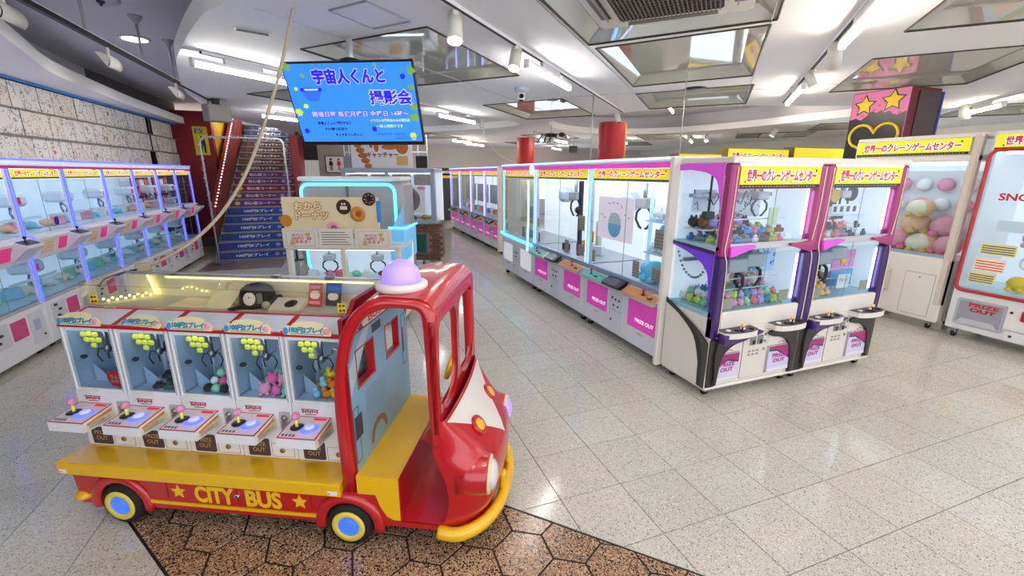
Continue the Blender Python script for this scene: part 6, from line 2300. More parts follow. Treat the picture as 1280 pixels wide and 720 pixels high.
for row, (zc, nm) in enumerate(((2.722, 'top'), (2.399, 'middle'), (2.079, 'bottom'))):
    y = 3.0 + row * 0.11
    k = 0
    while y < 12.85:
        if not (11.36 < y < 11.50):
            o = obj('autograph_card', card_me[rd.choice('aab')], None, (-3.735 + 0.012 + rd.uniform(0, .012), y, zc), (0, 0, 0))
            tag(o, 'autograph card in the %s row, %s' % (nm, ('%s from the black divider towards the camera' % ORD[int((11.36 - y) / 0.283)]) if y < 11.4 else ('%s past the black divider' % ORD[int((y - 11.5) / 0.283)])), 'card', 'autograph cards, %s row' % nm)
            if rd.random() < 0.3:
                s_ = rd.uniform(0.03, 0.07)
                yy, zz = rd.uniform(-.07, .07), rd.uniform(-.06, .06)
                MB().box(0.0, 0.0012, yy - s_ / 2, yy + s_ / 2, zz - s_ / 2, zz + s_ / 2).build('stamp', rd.choice(stamp), o)
        y += 0.283
        k += 1
tag(MB().box(-3.76, -3.70, 11.395, 11.42, 1.92, 2.9).build('black_divider', black, None), 'narrow black upright between two blocks of autograph cards', 'divider')

# ================================================================ stairs
st = thing('staircase', 'staircase with blue, purple and brown printed risers climbing past the red wall', 'stairs', (-2.72, 10.75, 0))
SW = 1.42
tread_m = mat('steel stair tread', '#8f8f96', 0.4, 0.3)
blue_r = mat('blue riser print', '#1c4aa0', 0.4, noise=0.08, nscale=6)
purple_r = mat('plum riser print', '#7a2c72', 0.45, noise=0.08, nscale=6)
crim_r = mat('crimson riser print', '#8c1c34', 0.45)
brown_r = mat('brown riser print', '#5c3a26', 0.45, noise=0.08, nscale=6)
navy_r = mat('navy riser print', '#16284e', 0.45)
rtext = mat('pale riser lettering', '#e8e4ee', 0.5)
rise, trd = 0.168, 0.28
for k in range(19):
    y0_, z0_ = k * trd, k * rise
    s_ = MB().box(0, SW, y0_ + 0.004, y0_ + trd + 0.02, max(0, z0_ - 0.1), z0_ + rise - 0.012).build('step', darkgrey, st)
    MB().cbox(-0.02, SW + 0.02, y0_ - 0.025, y0_ + trd, z0_ + rise - 0.022, z0_ + rise, 0.004).build('tread', tread_m, s_)
    m = blue_r if k < 6 else (crim_r if k == 8 else purple_r) if k < 11 else brown_r if k < 16 else navy_r
    r_ = MB().box(0.01, SW - 0.01, y0_ - 0.002, y0_ + 0.004, z0_ + 0.006, z0_ + rise - 0.024).build('riser', m, st)
    body = '100円8プレイ' if k < 6 or k > 15 else '初心者コーナー' if k < 11 else '10円キャッチャー'
    text('lettering', body, rtext, r_, (SW * 0.46, y0_ - 0.003, z0_ + 0.075), SW * (0.44 if k < 6 or k > 15 else 0.48), 0.075, 0.03)
    MB().ball((SW * 0.12, y0_ - 0.003, z0_ + 0.075), 0.06, 0.002, 0.045, 10, 6).build('riser_picture', mat('riser picture grey', '#4a4a66', 0.6) if k < 6 or k > 15 else pc['lime'] if k < 11 else pc['brown'], r_)
    for q in (0.80, 0.90):
        MB().ball((SW * q, y0_ - 0.003, z0_ + 0.075), 0.05, 0.002, 0.04, 10, 6).build('riser_picture', mat('riser picture pale', '#8f9cc8', 0.6) if k < 6 or k > 15 else pc['lilac'] if k < 11 else pc['grey'], r_)
for x in (-0.03, SW):
    MB().prism([(-0.05, 0.0), (0.12, 0.0), (19 * trd, 18 * rise), (19 * trd, 19 * rise), (-0.05, 0.10)], 'x', x, x + 0.03).build('stringer', steel, st)
struct(MB().box(-2.95, 0.2, 16.0, 16.1, 2.2, ZC + .3).build('wall_upper_landing', darkwall))
# red balustrades with bulb dots
redb = mat('red balustrade panel', '#9a1c24', 0.45, noise=0.12, nscale=7)
slatred = mat('brown red slat', '#6e2a1e', 0.5, noise=0.1, nscale=9)
ba = thing('balustrade', 'red sloping balustrade edged with small white bulbs beside the stairs', 'balustrade', (-2.80, 11.4, 0))
MB().prism([(0, 0.0), (0.9, 0.0), (4.4, 2.3), (4.4, 4.0), (4.2, 4.0), (0.05, 1.10), (0, 0.95)], 'x', -0.03, 0.0).build('panel', slatred, ba)
MB().prism([(0, 0.95), (0.0, 1.10), (4.3, 4.1), (4.3, 3.9)], 'x', -0.05, 0.012).build('top_rail', redb, ba)
for k in range(12):
    MB().box(0.0, 0.010, 0.15 + k * 0.33, 0.19 + k * 0.33, 0.62 + k * 0.215, 0.95 + k * 0.225).build('slat', redb, ba)
b = MB()
for k in range(38):
    b.ball((0.02, 0.05 + k * 0.098, 1.085 + k * 0.0685), 0.012, n=6, m=4)
tag(b.build('bulb_dots', mat('small white bulbs', '#ffffff', 0.4, emit=2.5), ba), kind='stuff')
bb = thing('balustrade', 'narrow red balustrade on the far side of the stairs, next to the corridor', 'balustrade', (-1.24, 12.6, 0))
MB().prism([(0, 0.0), (1.6, 0.0), (3.0, 2.2), (3.0, 3.2), (2.4, 3.2), (0, 1.9)], 'x', 0.0, 0.04).build('panel', redb, bb)
MB().cbox(-0.02, 0.16, -0.06, 0.1, 0.0, 2.7, 0.01).build('newel', redb, bb)
MB().prism([(0, 1.9), (2.4, 3.2), (2.4, 3.28), (0, 1.98)], 'x', -0.02, 0.06).build('rail', steel, bb)
# poster on the red wall
ps = thing('wall_poster', 'yellow poster with a black standing figure shape on the red wall', 'poster', (-3.22, 12.99, 2.54))
MB().box(-0.15, 0.15, -0.006, 0, -0.33, 0.33).build('sheet', mat('poster yellow', '#e8cf2c', 0.5), ps)
text('lettering', '親父', mat('poster blue lettering', '#1c3f9a', 0.5), ps, (-0.02, -0.0065, 0.23), 0.19, 0.13, 0.03)
b = MB()
b.ball((0.02, -0.008, 0.08), 0.03, 0.003, 0.035, 10, 6)
b.prism([(-0.05, -0.10), (0.09, -0.10), (0.07, 0.045), (-0.03, 0.045)], 'y', -0.009, -0.006)
b.prism([(-0.05, -0.28), (-0.01, -0.28), (0.02, -0.10), (-0.04, -0.10)], 'y', -0.009, -0.006)
b.prism([(0.04, -0.28), (0.08, -0.28), (0.08, -0.10), (0.03, -0.10)], 'y', -0.009, -0.006)
b.build('figure_print', darkgrey, ps)
# tinsel wrapped arch
ar = thing('tinsel_arch', 'thin metal arch wrapped in silver tinsel standing before the stairs', 'arch', (-1.85, 10.2, 0))
AL, ARr, AH = -0.71, 0.71, 2.46
path = [(AL, 0, 0.0), (AL, 0, AH - 0.12)] + [(AL + 0.12 - 0.12 * math.cos(R(a)), 0, AH - 0.12 + 0.12 * math.sin(R(a))) for a in range(15, 91, 15)] + \
    [(ARr - 0.12 + 0.12 * math.sin(R(a)), 0, AH - 0.12 + 0.12 * math.cos(R(a))) for a in range(0, 91, 15)] + [(ARr, 0, 0.0)]
MB().tube(path, 0.016, 8).build('pole', greyedge, ar)
b = MB()
rd = random.Random(3)
for a_, c_ in zip(path, path[1:]):
    a_, c_ = Vector(a_), Vector(c_)
    n_ = max(1, int((c_ - a_).length / 0.05))
    for q in range(n_):
        p = a_ + (c_ - a_) * (q / n_)
        if p.z < 0.9:
            continue
        for e in range(3):
            u = Vector((rd.uniform(-1, 1), rd.uniform(-1, 1), rd.uniform(-1, 1))).normalized()
            w_ = u.orthogonal().normalized() * 0.006
            b.add([p - w_, p + w_, p + u * 0.045 + w_, p + u * 0.045 - w_], [(0, 1, 2, 3)])
tag(b.build('tinsel', mat('silver tinsel', '#cfccd0', 0.3, 0.7), ar), kind='stuff')
for x in (AL, ARr):
    MB().lathe([(0.13, 0), (0.13, 0.012), (0.02, 0.02)], (x, 0, 0), n=16).build('foot_plate', darkgrey, ar)
MB().tube([(ARr, 0, 0.0), (ARr, 0, 0.6)], 0.02, 8).build('sleeve', darkgrey, ar)

# ================================================================ television
tv = thing('television', 'large blue lit ceiling television tilted downwards', 'television', (0.07, 4.25, 2.715), 0)
M = Matrix.Rotation(R(-20.1 - (-5.5)), 4, 'Z')
tv.rotation_euler = (0, 0, R(-20.1 + 5.5 - 11))
TWd, THt = 1.156, 0.70
tilt_parts = thing_holder = None
TM = Matrix.Rotation(R(21), 4, 'X')      # bottom edge away from the viewer


def tvp(b):
    return b.xf(TM)


scr_blue = mat('blue tv picture', '#2f7ade', 0.25, emit=0.5, ecol='#2f7ae6')
tvp(MB().cbox(-TWd / 2, TWd / 2, -0.012, 0.03, -THt, 0.0, 0.006)).build('bezel', black, tv)
tvp(MB().cbox(-TWd / 2 + .1, TWd / 2 - .1, 0.03, 0.07, -THt + .06, -0.06, 0.02)).build('back_cover', darkgrey, tv)
sc_ = tvp(MB().box(-TWd / 2 + 0.014, TWd / 2 - 0.014, -0.0135, -0.012, -THt + 0.035, -0.014)).build('screen', scr_blue, tv)


def tvtext(body, m, u, v, w, h, bold, lift=0.0012, halo=0.0):
    """u, v measured on the picture: 0..1 from its top corner"""
    x = -TWd / 2 + 0.014 + (TWd - 0.028) * u
    z = -0.014 - (THt - 0.049) * v
    o = text('lettering', body, m, sc_, (0, 0, 0), w * (TWd - 0.028), h * (THt - 0.049), bold, halo=halo)
    o.matrix_local = TM @ Matrix.Translation((x, -0.0135 - lift, z)) @ Matrix.Rotation(R(90), 4, 'X')
    return o


tv_dark = mat('tv deep blue', '#1a1bb8', 0.4, emit=0.6, ecol='#2218c8')
tv_lilac = mat('tv lilac', '#a8a8ff', 0.4, emit=0.7, ecol='#9a98ff')
tv_black = mat('tv black', '#04102a', 0.4)
tv_green = mat('tv olive green', '#6f9a3a', 0.4, emit=0.35, ecol='#6f9a34')
tv_yel = mat('tv yellow green', '#b8c83a', 0.4, emit=0.45, ecol='#b8c83a')
tv_pale = mat('tv pale blue', '#8fc0ff', 0.4, emit=0.6, ecol='#7fb0f4')
for body, u, v, w, h, bo in (('宇宙人くんと', 0.50, 0.155, 0.56, 0.18, 0.045), ('撮影会', 0.80, 0.42, 0.33, 0.18, 0.022)):
    tvtext(body, tv_lilac, u, v, w, h, 0.02, 0.0010, halo=0.0085)
    tvtext(body, tv_dark, u, v, w, h, 0.02, 0.003, halo=0.0035 if len(body) > 3 else 0.0012)
tvtext('開催日時 毎週月曜日 金曜日 14時〜', tv_dark, 0.53, 0.625, 0.79, 0.075, 0.02, 0.0010, halo=0.004)
tvtext('開催日時 毎週月曜日 金曜日 14時〜', tv_lilac, 0.53, 0.625, 0.79, 0.075, 0.02, 0.003)
tvtext('宇宙人くんと撮影すると', tv_black, 0.30, 0.745, 0.28, 0.045, 0.03)
tvtext('その場で記念の', tv_black, 0.30, 0.825, 0.19, 0.042, 0.03)
tvtext('チェキをプレゼント！', tv_black, 0.40, 0.905, 0.23, 0.045, 0.03)
tvtext('ミンティア・オルゴン', tv_dark, 0.76, 0.90, 0.23, 0.04, 0.03)
tvtext('ウキョウソンタワ', tv_dark, 0.87, 0.955, 0.19, 0.035, 0.03)
tvtext('イラストは撮影会のみの限定品', tv_yel, 0.76, 0.715, 0.32, 0.042, 0.03)
tvtext('一組１回限りです', tv_yel, 0.75, 0.79, 0.22, 0.042, 0.03)


def tvshape(poly, m, lift=0.0008, name='picture_patch'):
    P = [(-TWd / 2 + 0.014 + (TWd - 0.028) * u, -0.014 - (THt - 0.049) * v) for u, v in poly]
    return tvp(MB().prism(P, 'y', -0.0135 - lift, -0.0134)).build(name, m, sc_)


rd = random.Random(5)
for (u, v, r_) in ((0.03, 0.03, .03), (0.975, 0.30, .022), (0.97, 0.55, .03), (0.96, 0.68, .035), (0.03, 0.60, .03), (0.10, 0.52, .02), (0.93, 0.93, .03), (0.99, 0.1, .03), (0.14, 0.14, .02), (0.72, 0.03, .015), (0.06, 0.3, .015)):
    tvshape([(u + r_ * rd.uniform(.7, 1.2) * math.cos(R(a)), v + 1.6 * r_ * rd.uniform(.7, 1.2) * math.sin(R(a))) for a in range(0, 360, 30)], tv_green if rd.random() < .7 else tv_yel)
for (u, v) in ((0.05, 0.85), (0.92, 0.17), (0.62, 0.83)):
    tvshape([(u + 0.02 * math.cos(R(a)), v + .035 * math.sin(R(a))) for a in range(0, 360, 30)], tv_dark)
# plain tub shape in the corner of the picture
tvshape([(0.10, 0.33), (0.255, 0.33), (0.235, 0.42), (0.21, 0.46), (0.15, 0.46), (0.12, 0.42)], mat('tv tub blue', '#2a62c8', 0.4, emit=0.5, ecol='#2a5fd0'))
tvshape([(0.09, 0.29), (0.265, 0.29), (0.265, 0.335), (0.09, 0.335)], tv_dark)
tvshape([(0.12, 0.30), (0.24, 0.30), (0.23, 0.325), (0.13, 0.325)], tv_pale, 0.0012)
MB().cyl((0, 0.10, -0.12), (0, 0.10, ZC - 2.715 + 0.07), 0.028, n=12).build('ceiling_pole', greyedge, tv)
MB().lathe([(0.10, 0.0), (0.10, 0.03), (0.05, 0.05)], (0, 0.10, -0.01), n=18).build('pole_collar', black, tv)
tvp(MB().cbox(-0.15, 0.15, 0.07, 0.11, -0.30, -0.06, 0.01)).build('wall_plate', black, tv)

# ================================================================ cable from the ceiling to the bus
SYn, CYn = math.sin(R(20.114)), math.cos(R(20.114))


def ray_pt(px, py, dist):
    x2, u2 = (px - 640) / 546.29, (360 - py) / 546.29
    c, s = math.cos(R(14.722)), math.sin(R(14.722))
    y, z = c + u2 * s, -s + u2 * c
    v = Vector((x2 * CYn + y * SYn, -x2 * SYn + y * CYn, z))
    return Vector((0, 0, 1.81)) + v * (dist / y)


cpts = [(367, 4, 3.45), (352, 80, 3.35), (334, 145, 3.25), (313, 205, 3.15), (292, 246, 3.05), (268, 278, 2.98), (238, 305, 2.9), (205, 325, 2.84), (180, 336, 2.80)]
cpath = smooth_open([tuple(ray_pt(*p)) for p in cpts], 6)
cb = thing('power_cable', 'pale rope-like cable sweeping from the ceiling down to the display case', 'cable', (0, 0, 0))
c0_ = Vector(cpath[0])
cpath = [(c0_.x, c0_.y, ZC)] + cpath
MB().tube(cpath, 0.011, 8).build('cord', mat('beige cord', '#b9aa92', 0.8), cb)
pe = Vector(cpath[-1])
MB().cbox(pe.x - 0.04, pe.x + 0.04, pe.y - 0.02, pe.y + 0.02, pe.z - 0.05, pe.z + 0.03, 0.006).build('plug_box', mat('beige plug box', '#b8a690', 0.6), cb)
MB().tube(smooth_open([tuple(pe), tuple(pe + Vector((-0.10, -0.04, -0.02))), tuple(pe + Vector((-0.22, 0.02, -0.06))), tuple(pe + Vector((-0.26, 0.02, -0.11)))], 5), 0.006, 6).build('black_lead', black, cb)
MB().tube(smooth_open([tuple(pe), tuple(pe + Vector((0.12, -0.05, -0.02))), tuple(pe + Vector((0.30, -0.13, -0.04))), tuple(pe + Vector((0.42, -0.2, -0.07)))], 5), 0.006, 6).build('grey_lead', greyedge, cb)

# ================================================================ doughnut machine and its neighbours behind the bus
DR = -22.0
dn = thing('doughnut_crane_machine', 'low two window crane machine with a cream doughnut header board behind the bus', 'crane machine', (-0.75, 5.70, 0), R(DR))
W_ = 1.36
MB().cbox(0, W_, 0, 0.6, 0.08, 0.52, 0.01).build('base_cabinet', cream, dn)
castors(dn, (0.1, W_ - 0.1), (0.08, 0.5), 0, 0.09)
for x in (0, W_ / 2 - 0.03, W_ - 0.06):
    MB().cbox(x, x + 0.06, 0, 0.06, 0.52, 0.96, 0.006).build('window_post', cream, dn)
MB().cbox(0, W_, 0, 0.6, 0.93, 0.98, 0.008).build('top_frame', cream, dn)
MB().box(0.06, W_ - 0.06, 0.02, 0.025, 0.53, 0.93).build('window_pane', glass, dn)
MB().box(0, W_, 0.57, 0.6, 0.52, 0.95).build('back_panel', inside, dn)
MB().box(0.02, W_ - 0.02, 0.03, 0.58, 0.52, 0.54).build('bed', mat('lower tray', '#d2e8ee', 0.3), dn)
MB().tube([(0.1, 0.1, 0.92), (W_ - 0.1, 0.1, 0.92)], 0.01, 8).build('inner_light', tubewhite, dn)
crane_head(dn, 0.40, 0.25, 0.76, 0.9)
crane_head(dn, 1.0, 0.25, 0.76, 0.9)
hb_ = MB().box(0.02, 1.14, 0.0, 0.015, 1.13, 1.54).build('header_board', mat('cream header board', '#ecdcb4', 0.6), dn)
org = mat('orange doughnut lettering', '#d99a3a', 0.5)
orgl = mat('pale orange outline', '#f6e2b8', 0.5)
for bd, z in (('おから', 1.44), ('ドーナツ', 1.33)):
    x = 0.32 if bd == 'おから' else 0.36
    wd = 0.31 if bd == 'おから' else 0.38
    text('lettering', bd, mat('brown orange outline', '#c07a24', 0.5), hb_, (x, -0.0005, z), wd, 0.085, 0.02, halo=0.011)
    text('lettering', bd, orgl, hb_, (x, -0.003, z), wd, 0.085, 0.02, halo=0.0035)


def ring(parent, x, z, r0, r1, m, y=0.0, name='doughnut_print'):
    return MB().prism(arc(x, z, r0, 0, 360, 24), 'y', y - 0.004, y).build(name, m, parent) if r1 <= 0 else MB().lathe([(r0, 0), (r0, 0.006), (r1, 0.006), (r1, 0)], (x, y, z), (0, -1, 0), 24).build(name, m, parent)


choc = mat('chocolate brown', '#3e2218', 0.5)
gold_d = mat('golden doughnut', '#cf8a2e', 0.5)
ring(hb_, 0.05, 1.27, 0.07, 0, gold_d)
ring(hb_, 0.74, 1.43, 0.085, 0, choc)
b = MB()
b.box(0.70, 0.78, -0.007, -0.004, 1.40, 1.44)
b.box(0.715, 0.735, -0.007, -0.004, 1.455, 1.475)
b.box(0.745, 0.765, -0.007, -0.004, 1.455, 1.475)
b.build('icing_marks', pc['cream'], hb_)
ring(hb_, 0.90, 1.35, 0.088, 0.03, gold_d, -0.004)
ring(hb_, 1.04, 1.52, 0.075, 0.028, choc, -0.001)
ring(hb_, 0.60, 1.19, 0.075, 0.03, pc['pink'])
b = MB()
for q in range(8):
    a = q * 0.8
    b.box(1.04 + 0.05 * math.cos(a) - .006, 1.04 + 0.05 * math.cos(a) + .006, -0.009, -0.007, 1.52 + 0.05 * math.sin(a) - .003, 1.52 + 0.05 * math.sin(a) + .003)
b.build('sprinkles', pc['cream'], hb_)
paper = mat('pale notice paper', '#ece4d8', 0.6)
for x0, x1, kind in ((0.0, 0.42, 0), (0.43, 0.83, 1), (0.85, 1.28, 0)):
    n_ = MB().box(x0, x1, -0.03, -0.022, 0.955, 1.185).build('notice', paper, dn)
    if kind == 0:
        b = MB()
        for q in range(14):
            f = q / 14
            xx = x0 + 0.04 + f * (x1 - x0 - 0.08)
            b.box(xx, xx + 0.012, -0.032, -0.03, 0.98, 0.984)
            b.box(xx, xx + 0.012, -0.032, -0.03, 1.155, 1.159)
        for q in range(8):
            zz = 0.985 + q * 0.021
            b.box(x0 + 0.038, x0 + 0.042, -0.032, -0.03, zz, zz + .01)
            b.box(x1 - 0.042, x1 - 0.038, -0.032, -0.03, zz, zz + .01)
        b.build('dashed_border', stamp[1], n_)
        text('lettering', 'おひとつ\n100円！回\nできます！', mat('notice red', '#c8505a', 0.5), n_, ((x0 + x1) / 2, -0.0305, 1.07), 0.25, 0.11, 0.02)
        MB().ball(((x0 + x1) / 2 + 0.09, -0.032, 1.12), 0.03, 0.002, 0.018, 8, 5).build('picture', pc['mustard'], n_)
        MB().ball(((x0 + x1) / 2 - 0.10, -0.032, 1.01), 0.03, 0.002, 0.018, 8, 5).build('picture', pc['mustard'], n_)
    else:
        b = MB()
        for q in range(6):
            b.box(x0 + 0.03, x1 - 0.03 - (q % 3) * 0.03, -0.032, -0.03, 1.0 + q * 0.028, 1.006 + q * 0.028)
        b.build('small_print', noteink, n_)
MB().cbox(1.12, 1.17, -0.012, 0.0, 1.26, 1.50, 0.01).build('blue_bottle_cutout', pc['blue'], dn)
for q in range(7):
    o = obj('prize_packet', prize_mesh(('box', 'cushion')[q % 2], 0.055, (pc['white'], pc['pink'], pc['coral'], pc['mint'], pc['cream'], pc['red'], pc['grey'])[q]), None, wpt(dn, 0.16 + q * 0.17, 0.28 + (q % 2) * .08, 0.542), (0, 0, R(DR) + 0.5 * q))
    tag(o, '%s packet on the bed of the doughnut machine' % ('white', 'pink', 'coral', 'mint', 'cream', 'red', 'grey')[q], 'packet')

nb = thing('neon_framed_machine', 'grey fronted machine with a cyan neon frame behind the doughnut board', 'game machine', (-0.63, 6.55, 0), R(DR))
MB().cbox(0, 1.40, 0.0, 0.6, 0.0, 1.70, 0.05).build('cabinet', mat('machine grey panel', '#a8a6a8', 0.4), nb)
MB().tube([(x, -0.012, z) for x, z in rrect(0.05, 1.30, 0.5, 1.66, 0.10, 5)], 0.02, 8, closed=True).build('neon_tube', cyan_led, nb)
MB().box(0.66, 0.68, -0.02, -0.004, 0.6, 1.66).build('centre_joint', steel, nb)
MB().cbox(0.0, 1.40, 0.0, 0.5, 1.70, 1.76, 0.02).build('top_cover', white, nb)
tr_ = MB().cbox(1.36, 1.56, -0.55, 0.0, 0.75, 1.15, 0.02).build('side_tray', mat('sky blue tray', '#6fb8ea', 0.3, emit=0.15), nb)
MB().tube([(1.36, -0.555, 1.16), (1.57, -0.555, 1.16), (1.57, 0.0, 1.16)], 0.014, 8).build('tray_neon', cyan_led, tr_)
MB().prism([(-0.53, 1.16), (-0.02, 1.16), (-0.02, 1.38)], 'x', 1.40, 1.415).build('tray_fin', mat('blue clear fin', '#8fc8f0', 0.2), tr_)

# ---------------------------------------------------------------- bread machine with printed brick base
br = thing('bread_crane_machine', 'grey framed crane machine with a brick printed base and a bread header', 'crane machine', (-0.10, 9.30, 0), R(-24))
BWd = 1.82
MB().cbox(0, BWd, 0.0, 0.7, 0.12, 0.86, 0.01).build('base_cabinet', mat('mortar grey', '#8c8078', 0.8), br)
castors(br, (0.1, BWd - 0.12, BWd - 0.3), (0.08, 0.6), 0, 0.12, 0.045)
brm = brick_print('printed brick', '#6e4236', '#8c5a48', '#5a463e')
bme = {}
for L_ in (0.105, 0.055):
    bme[L_] = MB().cbox(-L_, L_, -0.012, 0.0, -0.027, 0.027, 0.003).mesh('brick', brm)
for r_ in range(12):
    z = 0.16 + r_ * 0.060
    x = 0.0 if r_ % 2 else -0.11
    while x < BWd + 0.02:
        L_ = 0.105
        cxx = x + 0.11
        if cxx > 0.85 and cxx - L_ < BWd and not (1.19 < cxx + .06 and cxx - .06 < 1.66 and 0.24 < z < 0.68) and not (cxx < 1.03 and 0.44 < z < 0.76):
            obj('brick', bme[L_], br, (min(cxx, BWd - 0.04 + (0.05 if r_ % 2 else 0.0)), 0.0, z))
        x += 0.222
gd = MB().box(1.20, 1.62, -0.02, 0.0, 0.26, 0.66).build('prize_door', mat('green prize door', '#1f5a4a', 0.35), br)
MB().tube([(x, -0.022, z) for x, z in rrect(1.21, 1.61, 0.27, 0.65, 0.02, 2)], 0.01, 6, closed=True).build('door_border', mat('door border teal', '#4f7a8a', 0.4), gd)
MB().box(0.86, 1.05, -0.01, 0.0, 0.46, 0.74).build('coin_panel', white, br)
fr = mat('blue grey machine frame', '#aab6c6', 0.35, 0.2)
for x in (0, BWd - 0.09):
    MB().cbox(x, x + 0.09, 0, 0.09, 0.86, 1.88, 0.01).build('window_post', fr, br)
MB().cbox(0, BWd, 0.0, 0.7, 1.82, 1.90, 0.01).build('top_frame', fr, br)
MB().cbox(0, BWd, -0.02, 0.3, 0.84, 0.90, 0.01).build('window_sill', fr, br)
MB().cbox(0.85, 0.92, 0, 0.05, 0.9, 1.82, 0.01).build('window_post', fr, br)
MB().box(0.09, BWd - 0.09, 0.02, 0.025, 0.9, 1.82).build('window_pane', glass, br)
MB().box(0, BWd, 0.66, 0.7, 0.86, 1.85).build('back_panel', inside, br)
MB().tube([(0.1, 0.1, 1.79), (BWd - 0.1, 0.1, 1.79)], 0.012, 8).build('inner_light', tubewhite, br)
for q in range(4):
    f = MB().box(0.16 + q * 0.42, 0.52 + q * 0.42, 0.005, 0.012, 1.58, 1.79).build('photo_print', mat('photo print grey', '#9a9494', 0.5, noise=0.6, nscale=16), br)
nt2 = MB().box(0.96, 1.62, 0.004, 0.010, 1.06, 1.56).build('round_notice', pc['white'], br)
MB().lathe([(0.245, 0), (0.245, 0.002), (0.225, 0.002), (0.225, 0)], (1.28, 0.004, 1.31), (0, -1, 0), 28).build('ring_print', mat('grey ring print', '#9a9a9e', 0.6), nt2)
MB().lathe([(0.19, 0), (0.19, 0.002), (0.18, 0.002), (0.18, 0)], (1.28, 0.004, 1.31), (0, -1, 0), 28).build('ring_print', mat('grey ring print', '#9a9a9e', 0.6), nt2)
b = MB()
for q in range(5):
    b.box(1.17, 1.39 - (q % 2) * .03, 0.001, 0.004, 1.21 + q * 0.045, 1.222 + q * 0.045)
b.build('notice_print', noteink, nt2)
MB().ball((1.56, 0.002, 1.53), 0.09, 0.003, 0.035, 10, 6).build('pink_badge', pc['pink'], nt2)
MB().ball((1.10, 0.002, 1.53), 0.07, 0.003, 0.025, 10, 6).build('orange_badge', pc['orange'], nt2)
for q, cn_ in enumerate(('dark green', 'cream', 'brown', 'white', 'mustard', 'white')):
    o = obj('prize_packet', prize_mesh('cushion' if q else 'box', 0.085, pc[cn_]), None, wpt(br, 0.98 + q * 0.14, 0.25 + 0.1 * (q % 2), 0.905), (0, 0, q * 0.4))
    tag(o, '%s packet behind the glass of the bread machine, number %s along' % (cn_, ('one', 'two', 'three', 'four', 'five', 'six')[q]), 'packet')
hd = MB().box(0.22, 1.40, 0.03, 0.06, 1.900, 2.520).build('bread_header', mat('lilac white header', '#ece8ee', 0.5), br)
crust = mat('crust brown', '#b8702c', 0.6)
crumb = mat('pale crust', '#e0b070', 0.6)
text('lettering', 'キャッチャー', mat('brown lettering', '#7a3e14', 0.5), hd, (0.83, 0.0295, 2.140), 0.62, 0.10, 0.04)
cr_ = MB()
for q in range(5):
    a = -0.9 + q * 0.42
    cr_.ball((0.36 + q * 0.045, 0.025, 2.320 - q * 0.095), 0.10 - 0.012 * abs(q - 2), 0.02, 0.05, 10, 6)
cr_.build('croissant_print', crust, hd)
for (x, z, rx, rz_, m) in ((0.62, 2.400, .05, .14, crust), (0.80, 2.420, .16, .12, crumb), (0.98, 2.280, .16, .05, crust), (0.72, 2.300, .05, .11, crust), (1.22, 2.280, .12, .13, crust)):
    MB().ball((x, 0.028, z), rx, 0.008, rz_, 12, 8).build('bread_print', m, hd)
MB().cbox(1.10, 1.32, 0.02, 0.03, 1.950, 2.120, 0.004).build('loaf_print', crumb, hd)
for x, m in ((0.05, pc['grey']), (1.46, pc['black'])):
    MB().cbox(x, x + 0.22, 0.05, 0.08, 1.900, 2.120, 0.005).build('small_picture', m, br)
b = MB()
for x in (-0.03, 0.07, 1.44, 1.62):
    b.tube([(x, 0.3, 1.900), (x, 0.3, 2.520)], 0.012, 6)
for z in (2.200, 2.500):
    b.tube([(-0.03, 0.3, z), (1.62, 0.3, z)], 0.012, 6)
b.build('wire_stand', white, br)
ms = thing('white_kiosk', 'white kiosk with small pictures between the doughnut board and the stairs', 'kiosk', (-1.05, 12.2, 0), R(-20))
MB().cbox(0, 1.0, 0, 0.5, 0.0, 1.35, 0.02).build('cabinet', white, ms)
MB().box(0.1, 0.5, -0.01, 0, 0.9, 1.25).build('dark_screen', darkgrey, ms)
MB().cbox(0.2, 0.8, 0.1, 0.3, 1.35, 1.55, 0.02).build('printer', mat('dark printer', '#3a2a28', 0.5), ms)
ts = thing('toilet_sign', 'black framed sign with a red and a black figure on the corridor wall', 'sign', (-0.30, 14.59, 2.05))
MB().cbox(-0.27, 0.27, -0.02, 0.0, -0.25, 0.25, 0.006).build('frame', darkgrey, ts)
tb = MB().box(-0.245, 0.245, -0.024, -0.02, -0.225, 0.225).build('panel', pc['white'], ts)
for x, m in ((-0.11, pc['black']), (0.11, pc['red'])):
    b = MB()
    b.ball((x, -0.026, 0.14), 0.035, 0.003, 0.035, 10, 6)
    b.prism([(x - 0.06, -0.03), (x + 0.06, -0.03), (x + 0.04, 0.09), (x - 0.04, 0.09)], 'y', -0.028, -0.024)
    b.box(x - 0.03, x - 0.006, -0.028, -0.024, -0.18, -0.03)
    b.box(x + 0.006, x + 0.03, -0.028, -0.024, -0.18, -0.03)
    b.build('figure_print', m, tb)

# ================================================================ machines facing the aisle at the far side
RX = 6.40
ph = thing('plush_crane_machine', 'white crane machine heaped with pink and peach cushions', 'crane machine', (RX, 4.14, 0), R(-90))
PWd = 4.14 - 2.88
MB().cbox(0, PWd, 0.0, 0.52, 0.10, 0.86, 0.015).build('base_cabinet', warmwhite, ph)
castors(ph, (0.1, PWd - 0.1), (0.08, 0.45), 0, 0.1, 0.04)
for x in (0, PWd - 0.085):
    MB().cbox(x, x + 0.085, -0.005, 0.09, 0.30 if x else 0.86, 2.24, 0.02).build('corner_post', mat('beige post', '#d6c8ba', 0.4), ph)
MB().box(0.0, 0.03, 0.0, 0.04, 0.86, 2.0).build('blue_edge', pc['blue'], ph)
MB().box(0.08, PWd - 0.08, 0.025, 0.03, 0.86, 1.95).build('window_pane', glass, ph)
MB().box(0, PWd, 0.49, 0.52, 0.86, 2.2).build('back_panel', inside, ph)
